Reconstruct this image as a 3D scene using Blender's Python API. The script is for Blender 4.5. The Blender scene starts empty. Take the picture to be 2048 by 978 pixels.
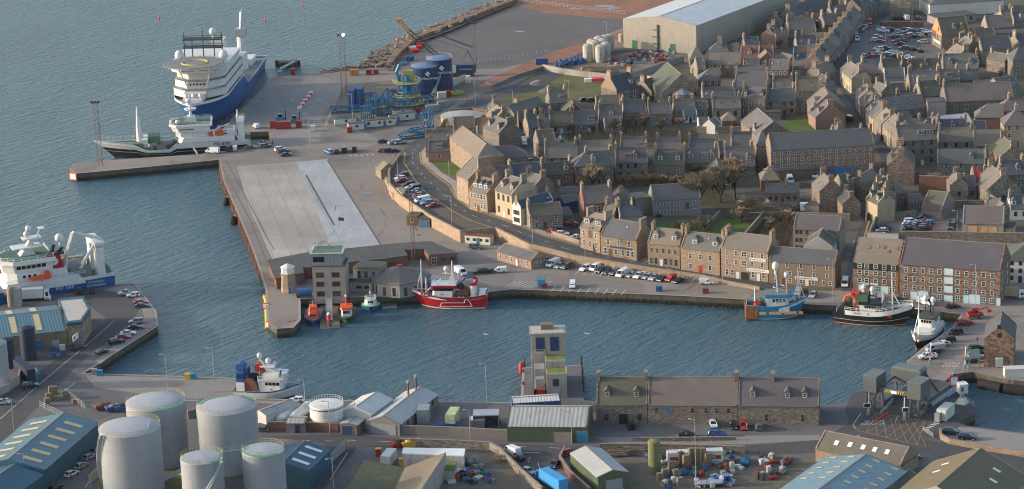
import bpy, bmesh, math, random
from mathutils import Vector, Matrix
R = math.radians
sin, cos, pi = math.sin, math.cos, math.pi
rnd = random.Random(7)
SC = bpy.context.scene
COL = SC.collection
# ------------------------------------------------ camera, sky, sun, exposure
FPX, PITCH, ROLL, CAMZ = 5300.0, R(16.0), R(2.1), 240.0
_f = Vector((0, cos(PITCH), -sin(PITCH))); _u = Vector((0, sin(PITCH), cos(PITCH))); _r = Vector((1, 0, 0))
CR = _r * cos(ROLL) - _u * sin(ROLL); CU = _u * cos(ROLL) + _r * sin(ROLL)
cam = bpy.data.cameras.new('camera'); camo = bpy.data.objects.new('camera', cam); COL.objects.link(camo)
M = Matrix((CR, CU, -_f)).transposed().to_4x4(); M.translation = Vector((0, 0, CAMZ))
camo.matrix_world = M
cam.sensor_width = 36; cam.lens = FPX / 2048 * 36; cam.clip_start = 5; cam.clip_end = 20000
SC.camera = camo
SUN_EL, SUN_AZ = R(15), Vector((-1, 0.05))          # direction towards the sun, on the ground plane
sd = Vector((SUN_AZ.x, SUN_AZ.y, 0)).normalized() * cos(SUN_EL) + Vector((0, 0, sin(SUN_EL)))
W = bpy.data.worlds.new('World'); SC.world = W; W.use_nodes = True
nt = W.node_tree; sky = nt.nodes.new('ShaderNodeTexSky'); sky.sky_type = 'NISHITA'; sky.sun_disc = False
sky.sun_elevation = SUN_EL; sky.sun_rotation = math.atan2(sd.x, sd.y)
sky.dust_density = 2.2; sky.air_density = 1.0; sky.ozone_density = 1.0
bgn = nt.nodes['Background']; nt.links.new(sky.outputs[0], bgn.inputs[0]); bgn.inputs[1].default_value = 0.15
sl = bpy.data.lights.new('sun', 'SUN'); slo = bpy.data.objects.new('sun', sl); COL.objects.link(slo)
sl.energy = 2.0; sl.angle = R(0.6); sl.color = (1.0, 0.88, 0.75)
slo.rotation_mode = 'QUATERNION'; slo.rotation_quaternion = sd.to_track_quat('Z', 'Y')
SC.view_settings.view_transform = 'Standard'; SC.view_settings.look = 'None'
SC.view_settings.exposure = 1.2; SC.view_settings.gamma = 1; SC.cycles.filter_width = 1.1
# ------------------------------------------------ ground height and pixel -> place
QZ = 3.0
def ray(px, py): return _f * FPX + CR * (px - 1024) + CU * (489 - py)
def at0(px, py, z=QZ):
 d = ray(px, py); t = (z - CAMZ) / d.z
 return Vector((d.x * t, d.y * t, z))
WALLPX = [(845,275),(820,292),(800,312),(778,345),(780,388),(802,412),(860,452),(922,485),(992,478),(1060,512),(1150,532),(1267,546),(1401,559),(1454,569),(1520,580)]
WALLW = [at0(*p) for p in WALLPX]
_RW = [(p.x, p.y) for p in WALLW] + [(at0(1560,585).x, at0(1560,585).y), (at0(1560,255).x, at0(1560,255).y), (at0(880,255).x, at0(880,255).y)]
_XA, _XB = at0(1100,500).x, at0(1480,575).x
_YA, _YB = at0(1000,345).y, at0(1000,265).y
def inpoly(x, y, P):
 c = False; j = len(P) - 1
 for i in range(len(P)):
  xi, yi = P[i]; xj, yj = P[j]
  if (yi > y) != (yj > y) and x < (xj - xi) * (y - yi) / (yj - yi) + xi: c = not c
  j = i
 return c
def cl(t): return 0 if t < 0 else 1 if t > 1 else t
def rise(x, y): return 3.0 * cl((_XB - x) / (_XB - _XA)) * cl((_YB - y) / (_YB - _YA))
def hgt(x, y): return QZ + (rise(x, y) if inpoly(x, y, _RW) else 0)
def at(px, py, up=0.0):
 """point on the ground (plus up metres) seen at pixel px,py of the 2048 px photograph"""
 z = QZ
 for _ in range(5):
  p = at0(px, py, z + up); z = hgt(p.x, p.y)
 return Vector((p.x, p.y, z + up))
def P(px, py, z): return at0(px, py, z)
def ang(a, b): return math.atan2(b.y - a.y, b.x - a.x)
def pxm(px, py): return FPX / (at0(px, py) - Vector((0, 0, CAMZ))).length   # pixels per metre
# ------------------------------------------------ materials
MAT = {}
def C(r, g, b):
 f = lambda c: (c / 255 / 12.92) if c / 255 <= 0.04045 else ((c / 255 + 0.055) / 1.055) ** 2.4
 return (f(r), f(g), f(b), 1)
class NB:
 def __init__(s, name):
  s.m = bpy.data.materials.new(name); s.m.use_nodes = True; s.t = s.m.node_tree
  s.b = s.t.nodes['Principled BSDF']; s.co = None
 def n(s, typ, **k):
  x = s.t.nodes.new('ShaderNode' + typ)
  for a, v in k.items(): setattr(x, a, v)
  return x
 def l(s, a, b): s.t.links.new(a, b)
 def coord(s, world=False):
  if world: g = s.n('NewGeometry'); return g.outputs['Position']
  g = s.n('TexCoord'); return g.outputs['Object']
 def mapping(s, vec, scale=(1,1,1), rot=(0,0,0)):
  m = s.n('Mapping'); s.l(vec, m.inputs[0]); m.inputs['Scale'].default_value = scale; m.inputs['Rotation'].default_value = rot
  return m.outputs[0]
 def noise(s, vec, scale, detail=3, rough=0.55, dist=0):
  x = s.n('TexNoise'); s.l(vec, x.inputs['Vector']); x.inputs['Scale'].default_value = scale
  x.inputs['Detail'].default_value = detail; x.inputs['Roughness'].default_value = rough; x.inputs['Distortion'].default_value = dist
  return x.outputs['Fac']
 def ramp(s, fac, a, b, ca=(0,0,0,1), cb=(1,1,1,1)):
  r = s.n('ValToRGB'); s.l(fac, r.inputs[0]); e = r.color_ramp.elements
  e[0].position = a; e[0].color = ca; e[1].position = b; e[1].color = cb
  return r.outputs[0]
 def mix(s, fac, a, b, mode='MIX'):
  x = s.n('Mix', data_type='RGBA', blend_type=mode)
  for i, v in ((0, fac), (6, a), (7, b)):
   if hasattr(v, 'links'): s.l(v, x.inputs[i])
   else: x.inputs[i].default_value = v
  return x.outputs[2]
 def math(s, op, a, b=0.0):
  x = s.n('Math', operation=op)
  for i, v in ((0, a), (1, b)):
   if hasattr(v, 'links'): s.l(v, x.inputs[i])
   else: x.inputs[i].default_value = v
  return x.outputs[0]
 def bump(s, h, strength=0.3, dist=0.05):
  x = s.n('Bump'); s.l(h, x.inputs['Height']); x.inputs['Strength'].default_value = strength; x.inputs['Distance'].default_value = dist
  s.l(x.outputs[0], s.b.inputs['Normal'])
 def done(s, col, rough=0.8, metal=0.0, spec=0.35):
  if hasattr(col, 'links'): s.l(col, s.b.inputs['Base Color'])
  else: s.b.inputs['Base Color'].default_value = col
  if hasattr(rough, 'links'): s.l(rough, s.b.inputs['Roughness'])
  else: s.b.inputs['Roughness'].default_value = rough
  s.b.inputs['Metallic'].default_value = metal; s.b.inputs['Specular IOR Level'].default_value = spec
  return s.m
def scale_c(c, k): return (c[0]*k, c[1]*k, c[2]*k, 1)
def plain(name, c, rough=0.6, metal=0.0, var=0.12, ns=0.7, spec=0.35, dirt=None):
 """painted / cast surface with mottled wear"""
 if name in MAT: return MAT[name]
 b = NB(name); v = b.coord(); n = b.noise(v, ns, 5, 0.6)
 col = b.mix(b.ramp(n, 0.3, 0.72), scale_c(c, 1 - var), scale_c(c, 1 + var))
 if dirt:
  v2 = b.mapping(v, (1.2, 1.2, 0.15)); n2 = b.noise(v2, 1.3, 4, 0.65)
  col = b.mix(b.ramp(n2, 0.52, 0.75), col, dirt)
 MAT[name] = b.done(col, rough, metal, spec); return MAT[name]
def slate(name, c, moss=(0.06,0.075,0.03,1), ma=0.0, scale=1.0):
 b = NB(name); v = b.coord(); oi = b.n('ObjectInfo')
 off = b.n('VectorMath', operation='ADD'); b.l(v, off.inputs[0]); b.l(oi.outputs['Location'], off.inputs[1]); vv = off.outputs[0]
 fine = b.noise(b.mapping(vv, (3.2, 3.2, 5.0)), 1.0, 2, 0.7)
 big = b.noise(vv, 0.16, 4, 0.6)
 band = b.n('TexWave', wave_type='BANDS', bands_direction='Z'); b.l(v, band.inputs['Vector']); band.inputs['Scale'].default_value = 1.1; band.inputs['Distortion'].default_value = 1.5; band.inputs['Detail'].default_value = 1
 col = b.mix(b.ramp(fine, 0.3, 0.72), scale_c(c, 0.68), scale_c(c, 1.3))
 col = b.mix(b.ramp(big, 0.35, 0.7), scale_c(c, 0.8), col)
 col = b.mix(b.math('MULTIPLY', b.ramp(band.outputs['Fac'], 0.0, 0.35, (1,1,1,1), (0,0,0,1)), 0.30), col, scale_c(c, 0.55))
 mo = b.noise(vv, 0.28, 5, 0.65)
 col = b.mix(b.math('MULTIPLY', b.ramp(mo, 0.56, 0.70), 0.25 + ma), col, moss)
 tr = b.ramp(oi.outputs['Random'], 0.0, 1.0, (0.70, 0.74, 0.84, 1), (1.28, 1.15, 1.0, 1)); e_ = tr.node.color_ramp.elements.new(0.5); e_.color = (1, 0.99, 0.97, 1)
 col = b.mix(1.0, col, tr, 'MULTIPLY')
 b.bump(fine, 0.35, 0.05)
 MAT[name] = b.done(col, 0.72, 0, 0.35)
def stone(name, c, bw=0.62, bh=0.30, contrast=0.5, mortar=0.6, rand=0.3, red=None):
 """coursed rubble / ashlar: walls are axis aligned in the object's own frame, so x+y runs along them"""
 b = NB(name); v = b.coord(); oi = b.n('ObjectInfo')
 s = b.n('SeparateXYZ'); b.l(v, s.inputs[0]); cx = b.n('CombineXYZ')
 b.l(b.math('ADD', s.outputs[0], s.outputs[1]), cx.inputs[0]); b.l(s.outputs[2], cx.inputs[1])
 br = b.n('TexBrick'); b.l(cx.outputs[0], br.inputs['Vector']); br.inputs['Scale'].default_value = 1
 br.inputs['Brick Width'].default_value = bw; br.inputs['Row Height'].default_value = bh; br.inputs['Mortar Size'].default_value = 0.03; br.inputs['Mortar Smooth'].default_value = 0.4
 br.inputs['Color1'].default_value = scale_c(c, 1 + contrast); br.inputs['Color2'].default_value = scale_c(red or c, 1 - contrast); br.inputs['Mortar'].default_value = scale_c(c, mortar); br.inputs['Bias'].default_value = 0
 n = b.noise(v, 0.35, 5, 0.65); st = b.noise(b.mapping(v, (1.5, 1.5, 0.12)), 0.8, 4, 0.65)
 col = b.mix(b.ramp(n, 0.3, 0.75), br.outputs[0], b.mix(0.5, br.outputs[0], scale_c(c, 0.75)))
 col = b.mix(b.math('MULTIPLY', b.ramp(st, 0.55, 0.75), 0.45), col, scale_c(c, 0.45))
 hs = b.n('HueSaturation'); b.l(col, hs.inputs['Color'])
 m = b.n('Math', operation='MULTIPLY_ADD'); b.l(oi.outputs['Random'], m.inputs[0]); m.inputs[1].default_value = rand; m.inputs[2].default_value = 1 - rand / 2; b.l(m.outputs[0], hs.inputs['Value'])
 b.bump(br.outputs['Fac'], 0.25, 0.03)
 MAT[name] = b.done(hs.outputs[0], 0.88, 0, 0.25)
def ribbed(name, c, period=0.5, axis='X', rough=0.5, dirt=(0.10,0.09,0.07,1), da=0.35, metal=0.0, var=0.10, lines=0.35):
 """profiled sheet cladding / roofing with streaks"""
 b = NB(name); v = b.coord()
 w = b.n('TexWave', wave_type='BANDS', bands_direction=axis); b.l(v, w.inputs['Vector']); w.inputs['Scale'].default_value = 0.314 / period
 n = b.noise(v, 0.25, 5, 0.6)
 sx = {'X': (2.2, 0.16, 0.16), 'Y': (0.16, 2.2, 0.16), 'Z': (0.3, 0.3, 2)}[axis]
 st = b.noise(b.mapping(v, sx), 1.0, 4, 0.6)
 col = b.mix(b.ramp(n, 0.3, 0.75), scale_c(c, 1 - var), scale_c(c, 1 + var))
 col = b.mix(b.math('MULTIPLY', b.ramp(w.outputs['Fac'], 0.0, 0.5, (1,1,1,1), (0,0,0,1)), lines), col, scale_c(c, 0.6))
 col = b.mix(b.math('MULTIPLY', b.ramp(st, 0.5, 0.72), da), col, dirt)
 b.bump(w.outputs['Fac'], 0.5, 0.08)
 MAT[name] = b.done(col, rough, metal, 0.4)
# ------------------------------------------------ mesh building
class MB:
 def __init__(s): s.v = []; s.f = []; s.mi = []; s.k = 0; s.X = Matrix.Identity(4)
 def mat(s, k): s.k = k; return s
 def xf(s, loc=(0,0,0), rz=0, rx=0, ry=0, sc=1):
  s.X = Matrix.Translation(Vector(loc)) @ Matrix.Rotation(rz, 4, 'Z') @ Matrix.Rotation(ry, 4, 'Y') @ Matrix.Rotation(rx, 4, 'X') @ Matrix.Scale(sc, 4); return s
 def add(s, pts, faces):
  o = len(s.v); s.v += [tuple(s.X @ Vector(p)) for p in pts]
  s.f += [tuple(o + i for i in f) for f in faces]; s.mi += [s.k] * len(faces); return s
 def box(s, x0, x1, y0, y1, z0, z1):
  return s.add([(x0,y0,z0),(x1,y0,z0),(x1,y1,z0),(x0,y1,z0),(x0,y0,z1),(x1,y0,z1),(x1,y1,z1),(x0,y1,z1)],
                     [(0,3,2,1),(4,5,6,7),(0,1,5,4),(1,2,6,5),(2,3,7,6),(3,0,4,7)])
 def cbox(s, c, d): return s.box(c[0]-d[0]/2, c[0]+d[0]/2, c[1]-d[1]/2, c[1]+d[1]/2, c[2]-d[2]/2, c[2]+d[2]/2)
 def prism(s, pts, z0, z1, top=None):
  """vertical prism over a counter-clockwise outline; top: outline scale about its centroid"""
  n = len(pts); a = [(p[0], p[1], z0) for p in pts]
  if top:
   gx = sum(p[0] for p in pts)/n; gy = sum(p[1] for p in pts)/n
   b = [(gx+(p[0]-gx)*top, gy+(p[1]-gy)*top, z1) for p in pts]
  else: b = [(p[0], p[1], z1) for p in pts]
  return s.add(a + b, [tuple(range(n-1, -1, -1)), tuple(range(n, 2*n))] + [(i, (i+1) % n, n+(i+1) % n, n+i) for i in range(n)])
 def sidep(s, pts, y0, y1):
  """outline in x,z (counter-clockwise seen from -y) extruded in y"""
  n = len(pts); a = [(p[0], y0, p[1]) for p in pts]; b = [(p[0], y1, p[1]) for p in pts]
  return s.add(a + b, [tuple(range(n)), tuple(range(2*n-1, n-1, -1))] + [((i+1) % n, i, n+i, n+(i+1) % n) for i in range(n)])
 def cyl(s, p0, p1, r0, r1=None, n=8, cap=True):
  r1 = r0 if r1 is None else r1; p0 = Vector(p0); p1 = Vector(p1); d = (p1 - p0)
  if d.length < 1e-6: return s
  d.normalize(); a = d.orthogonal().normalized(); b = d.cross(a); V = []
  for p, r in ((p0, r0), (p1, r1)):
   for i in range(n):
    t = 2*pi*i/n + pi/n; V.append(tuple(p + (a*cos(t) + b*sin(t))*r))
  F = [(i, (i+1) % n, n+(i+1) % n, n+i) for i in range(n)]
  if cap: F += [tuple(range(n-1, -1, -1)), tuple(range(n, 2*n))]
  return s.add(V, F)
 def path(s, pts, r, n=5):
  for a, b in zip(pts, pts[1:]): s.cyl(a, b, r, r, n)
  return s
 def lathe(s, prof, n=16, c=(0,0,0)):
  V = []; F = []; m = len(prof)
  for r, z in prof:
   for i in range(n):
    t = 2*pi*i/n; V.append((c[0]+r*cos(t), c[1]+r*sin(t), c[2]+z))
  for j in range(m-1):
   for i in range(n): F.append((j*n+i, j*n+(i+1) % n, (j+1)*n+(i+1) % n, (j+1)*n+i))
  if prof[0][0] > 1e-4: F.append(tuple(range(n-1, -1, -1)))
  if prof[-1][0] > 1e-4: F.append(tuple((m-1)*n+i for i in range(n)))
  return s.add(V, F)
 def ball(s, c, r, n=10, sz=1.0):
  k = max(4, n//2); return s.lathe([(max(r*sin(pi*i/k), 1e-5), -r*sz*cos(pi*i/k)) for i in range(k+1)], n, c)
 def torus(s, c, ax, R0, r, n=12, m=6):
  ax = Vector(ax).normalized(); a = ax.orthogonal().normalized(); b = ax.cross(a); V = []; F = []
  for i in range(n):
   t = 2*pi*i/n; d = a*cos(t) + b*sin(t)
   for j in range(m):
    q = 2*pi*j/m; V.append(tuple(Vector(c) + d*(R0 + r*cos(q)) + ax*r*sin(q)))
  for i in range(n):
   for j in range(m): F.append((i*m+j, ((i+1) % n)*m+j, ((i+1) % n)*m+(j+1) % m, i*m+(j+1) % m))
  return s.add(V, F)
 def loft(s, secs, cap=True):
  n = len(secs[0]); V = [p for q in secs for p in q]; F = []
  for j in range(len(secs)-1):
   for i in range(n-1): F.append((j*n+i, j*n+i+1, (j+1)*n+i+1, (j+1)*n+i))
  if cap: F.append(tuple(range(n-1, -1, -1))); F.append(tuple((len(secs)-1)*n+i for i in range(n)))
  return s.add(V, F)
 def mesh(s, name, mats, smooth=False, fix=True):
  me = bpy.data.meshes.new(name); me.from_pydata(s.v, [], s.f)
  for m in (mats if isinstance(mats, (list, tuple)) else [mats]): me.materials.append(MAT[m] if isinstance(m, str) else m)
  me.polygons.foreach_set('material_index', s.mi)
  if smooth: me.polygons.foreach_set('use_smooth', [True] * len(me.polygons))
  if fix:
   bm = bmesh.new(); bm.from_mesh(me); bmesh.ops.recalc_face_normals(bm, faces=bm.faces); bm.to_mesh(me); bm.free()
  me.update()
  if smooth:
   try: me.set_sharp_from_angle(angle=R(40))
   except Exception: pass
  return me
 def build(s, name, mats, parent=None, loc=(0,0,0), rz=0, smooth=False):
  return put(name, s.mesh(name, mats, smooth), parent, loc, rz)
def put(name, me, parent=None, loc=(0,0,0), rz=0):
 o = bpy.data.objects.new(name, me); COL.objects.link(o); o.location = loc; o.rotation_euler = (0, 0, rz)
 if parent: o.parent = parent
 return o
def thing(name, label, cat, loc=(0,0,0), rz=0, group=None):
 o = bpy.data.objects.new(name, None); COL.objects.link(o); o.empty_display_size = 0.5
 o.location = loc; o.rotation_euler = (0, 0, rz); tag(o, label, cat, group); return o
def tag(o, label=None, cat=None, group=None, kind=None):
 if label: o['label'] = label
 if cat: o['category'] = cat
 if group: o['group'] = group
 if kind: o['kind'] = kind
 return o
def copy_tree(o, parent=None):
 c = o.copy(); COL.objects.link(c); c.parent = parent
 for ch in list(o.children): copy_tree(ch, c)
 return c
ORD = 'first second third fourth fifth sixth seventh eighth ninth tenth eleventh twelfth thirteenth fourteenth fifteenth sixteenth seventeenth eighteenth nineteenth twentieth'.split()
ORD += [f'twenty-{w}' for w in ORD[:9]] + ['thirtieth']; ORD += [f'thirty-{w}' for w in ORD[:9]]
TXT = {}
def text(name, s, size, mat, parent=None, loc=(0,0,0), rot=(pi/2,0,0), align='CENTER', shear=0, ext=0.01, sx=1.0):
 """lettering as a mesh"""
 cu = bpy.data.curves.new(name, 'FONT'); cu.body = s; cu.size = size; cu.align_x = align; cu.align_y = 'CENTER'; cu.extrude = ext; cu.shear = shear
 o = bpy.data.objects.new(name, cu); COL.objects.link(o)
 dg = bpy.context.evaluated_depsgraph_get(); me = bpy.data.meshes.new_from_object(o.evaluated_get(dg))
 bpy.data.objects.remove(o); bpy.data.curves.remove(cu)
 me.materials.clear(); me.materials.append(MAT[mat])
 o = put(name, me, parent, loc); o.rotation_euler = rot; o.scale = (sx, 1, 1); return o
# ------------------------------------------------ setting materials
def ground_mats():
 def asphalt(name, c, var=0.25, patch=0.35, patchc=None, crack=0.12, rough=0.9, wet=0.0):
  b = NB(name); v = b.coord(True)
  n1 = b.noise(v, 0.035, 5, 0.6); n2 = b.noise(v, 0.4, 4, 0.7); n3 = b.noise(v, 2.5, 2, 0.6)
  col = b.mix(b.ramp(n1, 0.3, 0.7), scale_c(c, 1-var), scale_c(c, 1+var))
  col = b.mix(b.math('MULTIPLY', b.ramp(n2, 0.35, 0.75), 0.4), col, scale_c(c, 0.7))
  col = b.mix(b.math('MULTIPLY', b.ramp(n3, 0.4, 0.7), 0.25), col, scale_c(c, 1.35))
  n4 = b.noise(b.mapping(b.mapping(v, (1,1,1), (0,0,R(28))), (0.03, 0.35, 1)), 1.0, 4, 0.65); n5 = b.noise(v, 0.11, 4, 0.7)
  col = b.mix(b.math('MULTIPLY', b.ramp(n4, 0.5, 0.68), 0.45), col, scale_c(c, 0.66)); col = b.mix(b.math('MULTIPLY', b.ramp(n5, 0.54, 0.66), 0.4), col, scale_c(c, 1.32))
  vo = b.n('TexVoronoi', feature='F1', distance='CHEBYCHEV'); b.l(b.mapping(v, (0.055, 0.03, 1), (0, 0, 0.25)), vo.inputs['Vector']); vo.inputs['Scale'].default_value = 1
  col = b.mix(b.math('MULTIPLY', b.ramp(vo.outputs['Color'], 0.45, 0.6), patch), col, patchc or scale_c(c, 1.35))
  vc = b.n('TexVoronoi', feature='DISTANCE_TO_EDGE'); b.l(b.mapping(v, (0.11, 0.07, 1)), vc.inputs['Vector']); vc.inputs['Scale'].default_value = 1
  col = b.mix(b.math('MULTIPLY', b.ramp(vc.outputs[0], 0.0, 0.006, (1,1,1,1), (0,0,0,1)), crack), col, scale_c(c, 0.45))
  MAT[name] = b.done(col, rough, 0, 0.3)
 asphalt('quay', C(120,112,104), 0.32, 0.5)
 asphalt('asphalt', C(96,93,92), 0.2, 0.25)
 asphalt('road', C(74,72,72), 0.12, 0.2)
 asphalt('road_far', C(64,64,68), 0.12, 0.15)
 asphalt('tarmac_light', C(126,120,115), 0.15, 0.3)
 asphalt('pavement', C(150,140,128), 0.12, 0.1)
 asphalt('gravel_dark', C(92,88,86), 0.18, 0.12, crack=0.0)
 asphalt('yard', C(112,100,88), 0.25, 0.3)
 asphalt('town', C(92,84,76), 0.3, 0.4, patchc=C(78,80,58))
 # concrete pad with cast strips
 b = NB('concrete_pad'); v = b.coord(True); n1 = b.noise(v, 0.03, 5, 0.6); n2 = b.noise(b.mapping(v, (0.5, 0.06, 1), (0, 0, 0.18)), 1, 4, 0.6)
 col = b.mix(b.ramp(n1, 0.3, 0.7), C(132,125,116), C(172,165,155)); col = b.mix(b.math('MULTIPLY', b.ramp(n2, 0.4, 0.7), 0.5), col, C(140,132,124))
 MAT['concrete_pad'] = b.done(col, 0.85)
 b = NB('concrete_pale'); v = b.coord(True); n1 = b.noise(v, 0.05, 5, 0.6); n2 = b.noise(b.mapping(v, (0.5, 0.06, 1), (0, 0, 0.18)), 1, 4, 0.6)
 col = b.mix(b.ramp(n1, 0.3, 0.7), C(146,147,148), C(168,168,168)); col = b.mix(b.math('MULTIPLY', b.ramp(n2, 0.42, 0.7), 0.5), col, C(132,134,137))
 MAT['concrete_pale'] = b.done(col, 0.7)
 def soil(name, c1, c2, c3, s=0.12):
  b = NB(name); v = b.coord(True); n1 = b.noise(v, s, 6, 0.65); n2 = b.noise(v, s*6, 4, 0.7)
  col = b.mix(b.ramp(n1, 0.35, 0.68), c1, c2); col = b.mix(b.math('MULTIPLY', b.ramp(n2, 0.45, 0.7), 0.6), col, c3)
  b.bump(n2, 0.6, 0.3); MAT[name] = b.done(col, 0.95, 0, 0.15)
 soil('red_earth', C(128,92,74), C(150,112,92), C(110,80,66), 0.05)
 soil('rough_grass', C(92,92,56), C(114,104,72), C(76,80,46), 0.08)
 soil('lawn', C(72,92,40), C(92,108,50), C(62,80,36), 0.2)
 soil('garden', C(70,68,44), C(84,72,56), C(54,58,36), 0.15)
 soil('dirt', C(98,91,81), C(116,107,95), C(86,86,66), 0.1)
 soil('puddle_mud', C(150,140,130), C(180,176,172), C(130,112,98), 0.2)
 # quay wall: stone above, weed band near the water
 b = NB('quay_wall'); v = b.coord(True); s = b.n('SeparateXYZ'); b.l(v, s.inputs[0])
 n1 = b.noise(b.mapping(v, (0.5, 0.5, 0.08)), 1, 5, 0.65); n2 = b.noise(v, 0.6, 4, 0.7)
 col = b.mix(b.ramp(n1, 0.35, 0.7), C(92,84,74), C(64,60,54)); col = b.mix(b.math('MULTIPLY', b.ramp(n2, 0.5, 0.7), 0.5), col, C(88,92,70))
 z = b.math('ADD', s.outputs[2], b.math('MULTIPLY', n2, 0.8)); zz = b.ramp(b.math('MULTIPLY', z, 0.4), 0.55, 0.8)
 col = b.mix(zz, C(34,38,26), col); b.bump(n2, 0.5, 0.2); MAT['quay_wall'] = b.done(col, 0.85)
 # water
 b = NB('water'); v = b.coord(True)
 vr = b.mapping(v, (1,1,1), (0, 0, R(-48)))
 d1 = b.noise(b.mapping(vr, (0.10, 0.42, 1)), 1.0, 4, 0.62, 0.3)
 d2 = b.noise(b.mapping(vr, (0.5, 1.3, 1)), 1.0, 3, 0.65, 0.3)
 d3 = b.noise(b.mapping(v, (0.02, 0.012, 1), (0, 0, 0.3)), 1.0, 3, 0.5)
 h = b.math('ADD', b.math('MULTIPLY', d1, 1.0), b.math('MULTIPLY', d2, 0.4))
 h = b.math('MULTIPLY', h, b.math('ADD', b.math('MULTIPLY', d3, 0.9), 0.45))
 b.bump(h, 1.0, 1.9)
 b.b.inputs['IOR'].default_value = 1.333
 MAT['water'] = b.done(b.mix(b.ramp(d3, 0.3, 0.7), (0.050, 0.104, 0.130, 1), (0.072, 0.140, 0.166, 1)), 0.26, 0, 0.42)
 # rock armour
 b = NB('rock'); v = b.coord(True); n1 = b.noise(v, 0.5, 4, 0.6); n2 = b.noise(v, 3, 3, 0.6); oi = b.n('ObjectInfo')
 vo = b.n('TexVoronoi'); b.l(v, vo.inputs['Vector']); vo.inputs['Scale'].default_value = 0.45
 col = b.mix(b.ramp(n1, 0.35, 0.7), C(104,94,84), C(150,136,122)); col = b.mix(b.math('MULTIPLY', vo.outputs['Color'], 0.35), col, C(80,74,68))
 b.bump(n2, 0.5, 0.2); MAT['rock'] = b.done(col, 0.9)
 plain('line_white', C(200,198,192), 0.8, var=0.2, ns=0.5)
 plain('line_yellow', C(164,132,70), 0.8, var=0.25, ns=0.5)
 plain('joint_dark', C(92,88,83), 0.9)
ground_mats()
def tess(bm, step):
 xs = [v.co.x for v in bm.verts]; ys = [v.co.y for v in bm.verts]
 for lo, hi, ax in ((min(xs), max(xs), 0), (min(ys), max(ys), 1)):
  k = math.floor(lo/step) + 1
  while k*step < hi:
   no = (1,0,0) if ax == 0 else (0,1,0); co = (k*step, 0, 0) if ax == 0 else (0, k*step, 0)
   g = bm.verts[:] + bm.edges[:] + bm.faces[:]
   bmesh.ops.bisect_plane(bm, geom=g, dist=1e-4, plane_co=co, plane_no=no); k += 1
LEV = {}
def sheet(name, px, mat, dz, kind='structure', step=7.0, world=None, raised=None):
 """a ground sheet over a pixel outline, draped dz above the ground"""
 pts = world or [at(*p) for p in px]
 bm = bmesh.new(); vs = [bm.verts.new((p[0], p[1], 0)) for p in pts]; bm.faces.new(vs)
 bmesh.ops.triangulate(bm, faces=bm.faces[:])
 up = raised if raised is not None else any(inpoly(p[0], p[1], _RW) and rise(p[0], p[1]) > 0.01 for p in pts)
 if up: tess(bm, step)
 for v in bm.verts: v.co.z = (QZ + rise(v.co.x, v.co.y) if up else QZ) + dz
 bmesh.ops.recalc_face_normals(bm, faces=bm.faces[:])
 if sum(f.normal.z for f in bm.faces) < 0: bmesh.ops.reverse_faces(bm, faces=bm.faces[:])
 me = bpy.data.meshes.new(name); bm.to_mesh(me); bm.free(); me.materials.append(MAT[mat])
 o = put(name, me);
 if kind: o['kind'] = kind
 if kind == 'stuff': tag(o, 'short green grass lawn among the houses', 'grass')
 return o
def ribbon_pts(pts, w, seg=4.0):
 q = [pts[0]]
 for a, b in zip(pts, pts[1:]):
  n = max(1, int((b - a).length / seg))
  for i in range(1, n+1): q.append(a + (b - a) * (i / n))
 L = []; Rr = []
 for i, p in enumerate(q):
  t = (q[min(i+1, len(q)-1)] - q[max(i-1, 0)]); t.z = 0; t.normalize(); s = Vector((-t.y, t.x, 0)) * w/2
  L.append(p + s); Rr.append(p - s)
 return L, Rr
class Lines:
 """painted lines collected into one marking object"""
 def __init__(s): s.m = MB()
 def line(s, px, w=0.15, dz=0.022, pts=None):
  pts = pts or [at(*p) for p in px]; L, Rr = ribbon_pts(pts, w)
  V = []
  for a, b in zip(L, Rr):
   for p in (a, b): V.append((p.x, p.y, hgt(p.x, p.y) + dz))
  s.m.add(V, [(2*i, 2*i+1, 2*i+3, 2*i+2) for i in range(len(L)-1)])
 def dash(s, px, w=0.15, on=2.0, off=4.0, dz=0.022):
  pts = [at(*p) for p in px]
  for a, b in zip(pts, pts[1:]):
   n = (b - a).length; t = 0; d = (b - a).normalized()
   while t < n: s.line(None, w, dz, [a + d*t, a + d*min(n, t+on)]); t += on + off
 def build(s, name, mat):
  if s.m.v: tag(s.m.build(name, mat), kind='structure')
# ------------------------------------------------ water and land
m = MB(); m.add([(-2600,300,0),(2600,300,0),(2600,5200,0),(-2600,5200,0)], [(0,1,2,3)]); tag(m.build('sea_water', 'water'), kind='structure')
def plate(name, px, mat, wall='quay_wall', depth=5.0):
 pts = [at0(*p) for p in px]; o = sheet(name, None, mat, 0.0, world=pts, raised=False)
 mb = MB(); n = len(pts)
 for i in range(n):
  a, b = pts[i], pts[(i+1) % n]; mb.add([(a.x,a.y,QZ-depth),(b.x,b.y,QZ-depth),(b.x,b.y,QZ-0.001),(a.x,a.y,QZ-0.001)], [(0,1,2,3)])
 tag(mb.build('quay_wall_face', wall), kind='structure'); return o
NORTH = [(2500,775),(2048,762),(2016,759),(1946,744),(1905,748),(1882,770),(1850,752),(1816,737),(1814,724),(1823,717),(1850,694),(1906,655),(1925,628),(1833,617),(1616,608),(1491,598),(1357,591),(1191,584),(1024,578),(979,583),(812,591),(599,597),(599,640),(585,655),(553,657),(536,645),(533,580),(524,550),(512,516),(500,483),(477,429),(447,359),(440,319),(300,333),(152,347),(140,337),(145,328),(207,321),(400,308),(548,289),(537,263),(440,266),(467,232),(487,214),(512,190),(545,154),(640,147),(772,133),(789,110),(825,80),(942,35),(1024,5),(1240,-100),(1400,-260),(2600,-260),(2600,400)]
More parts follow.
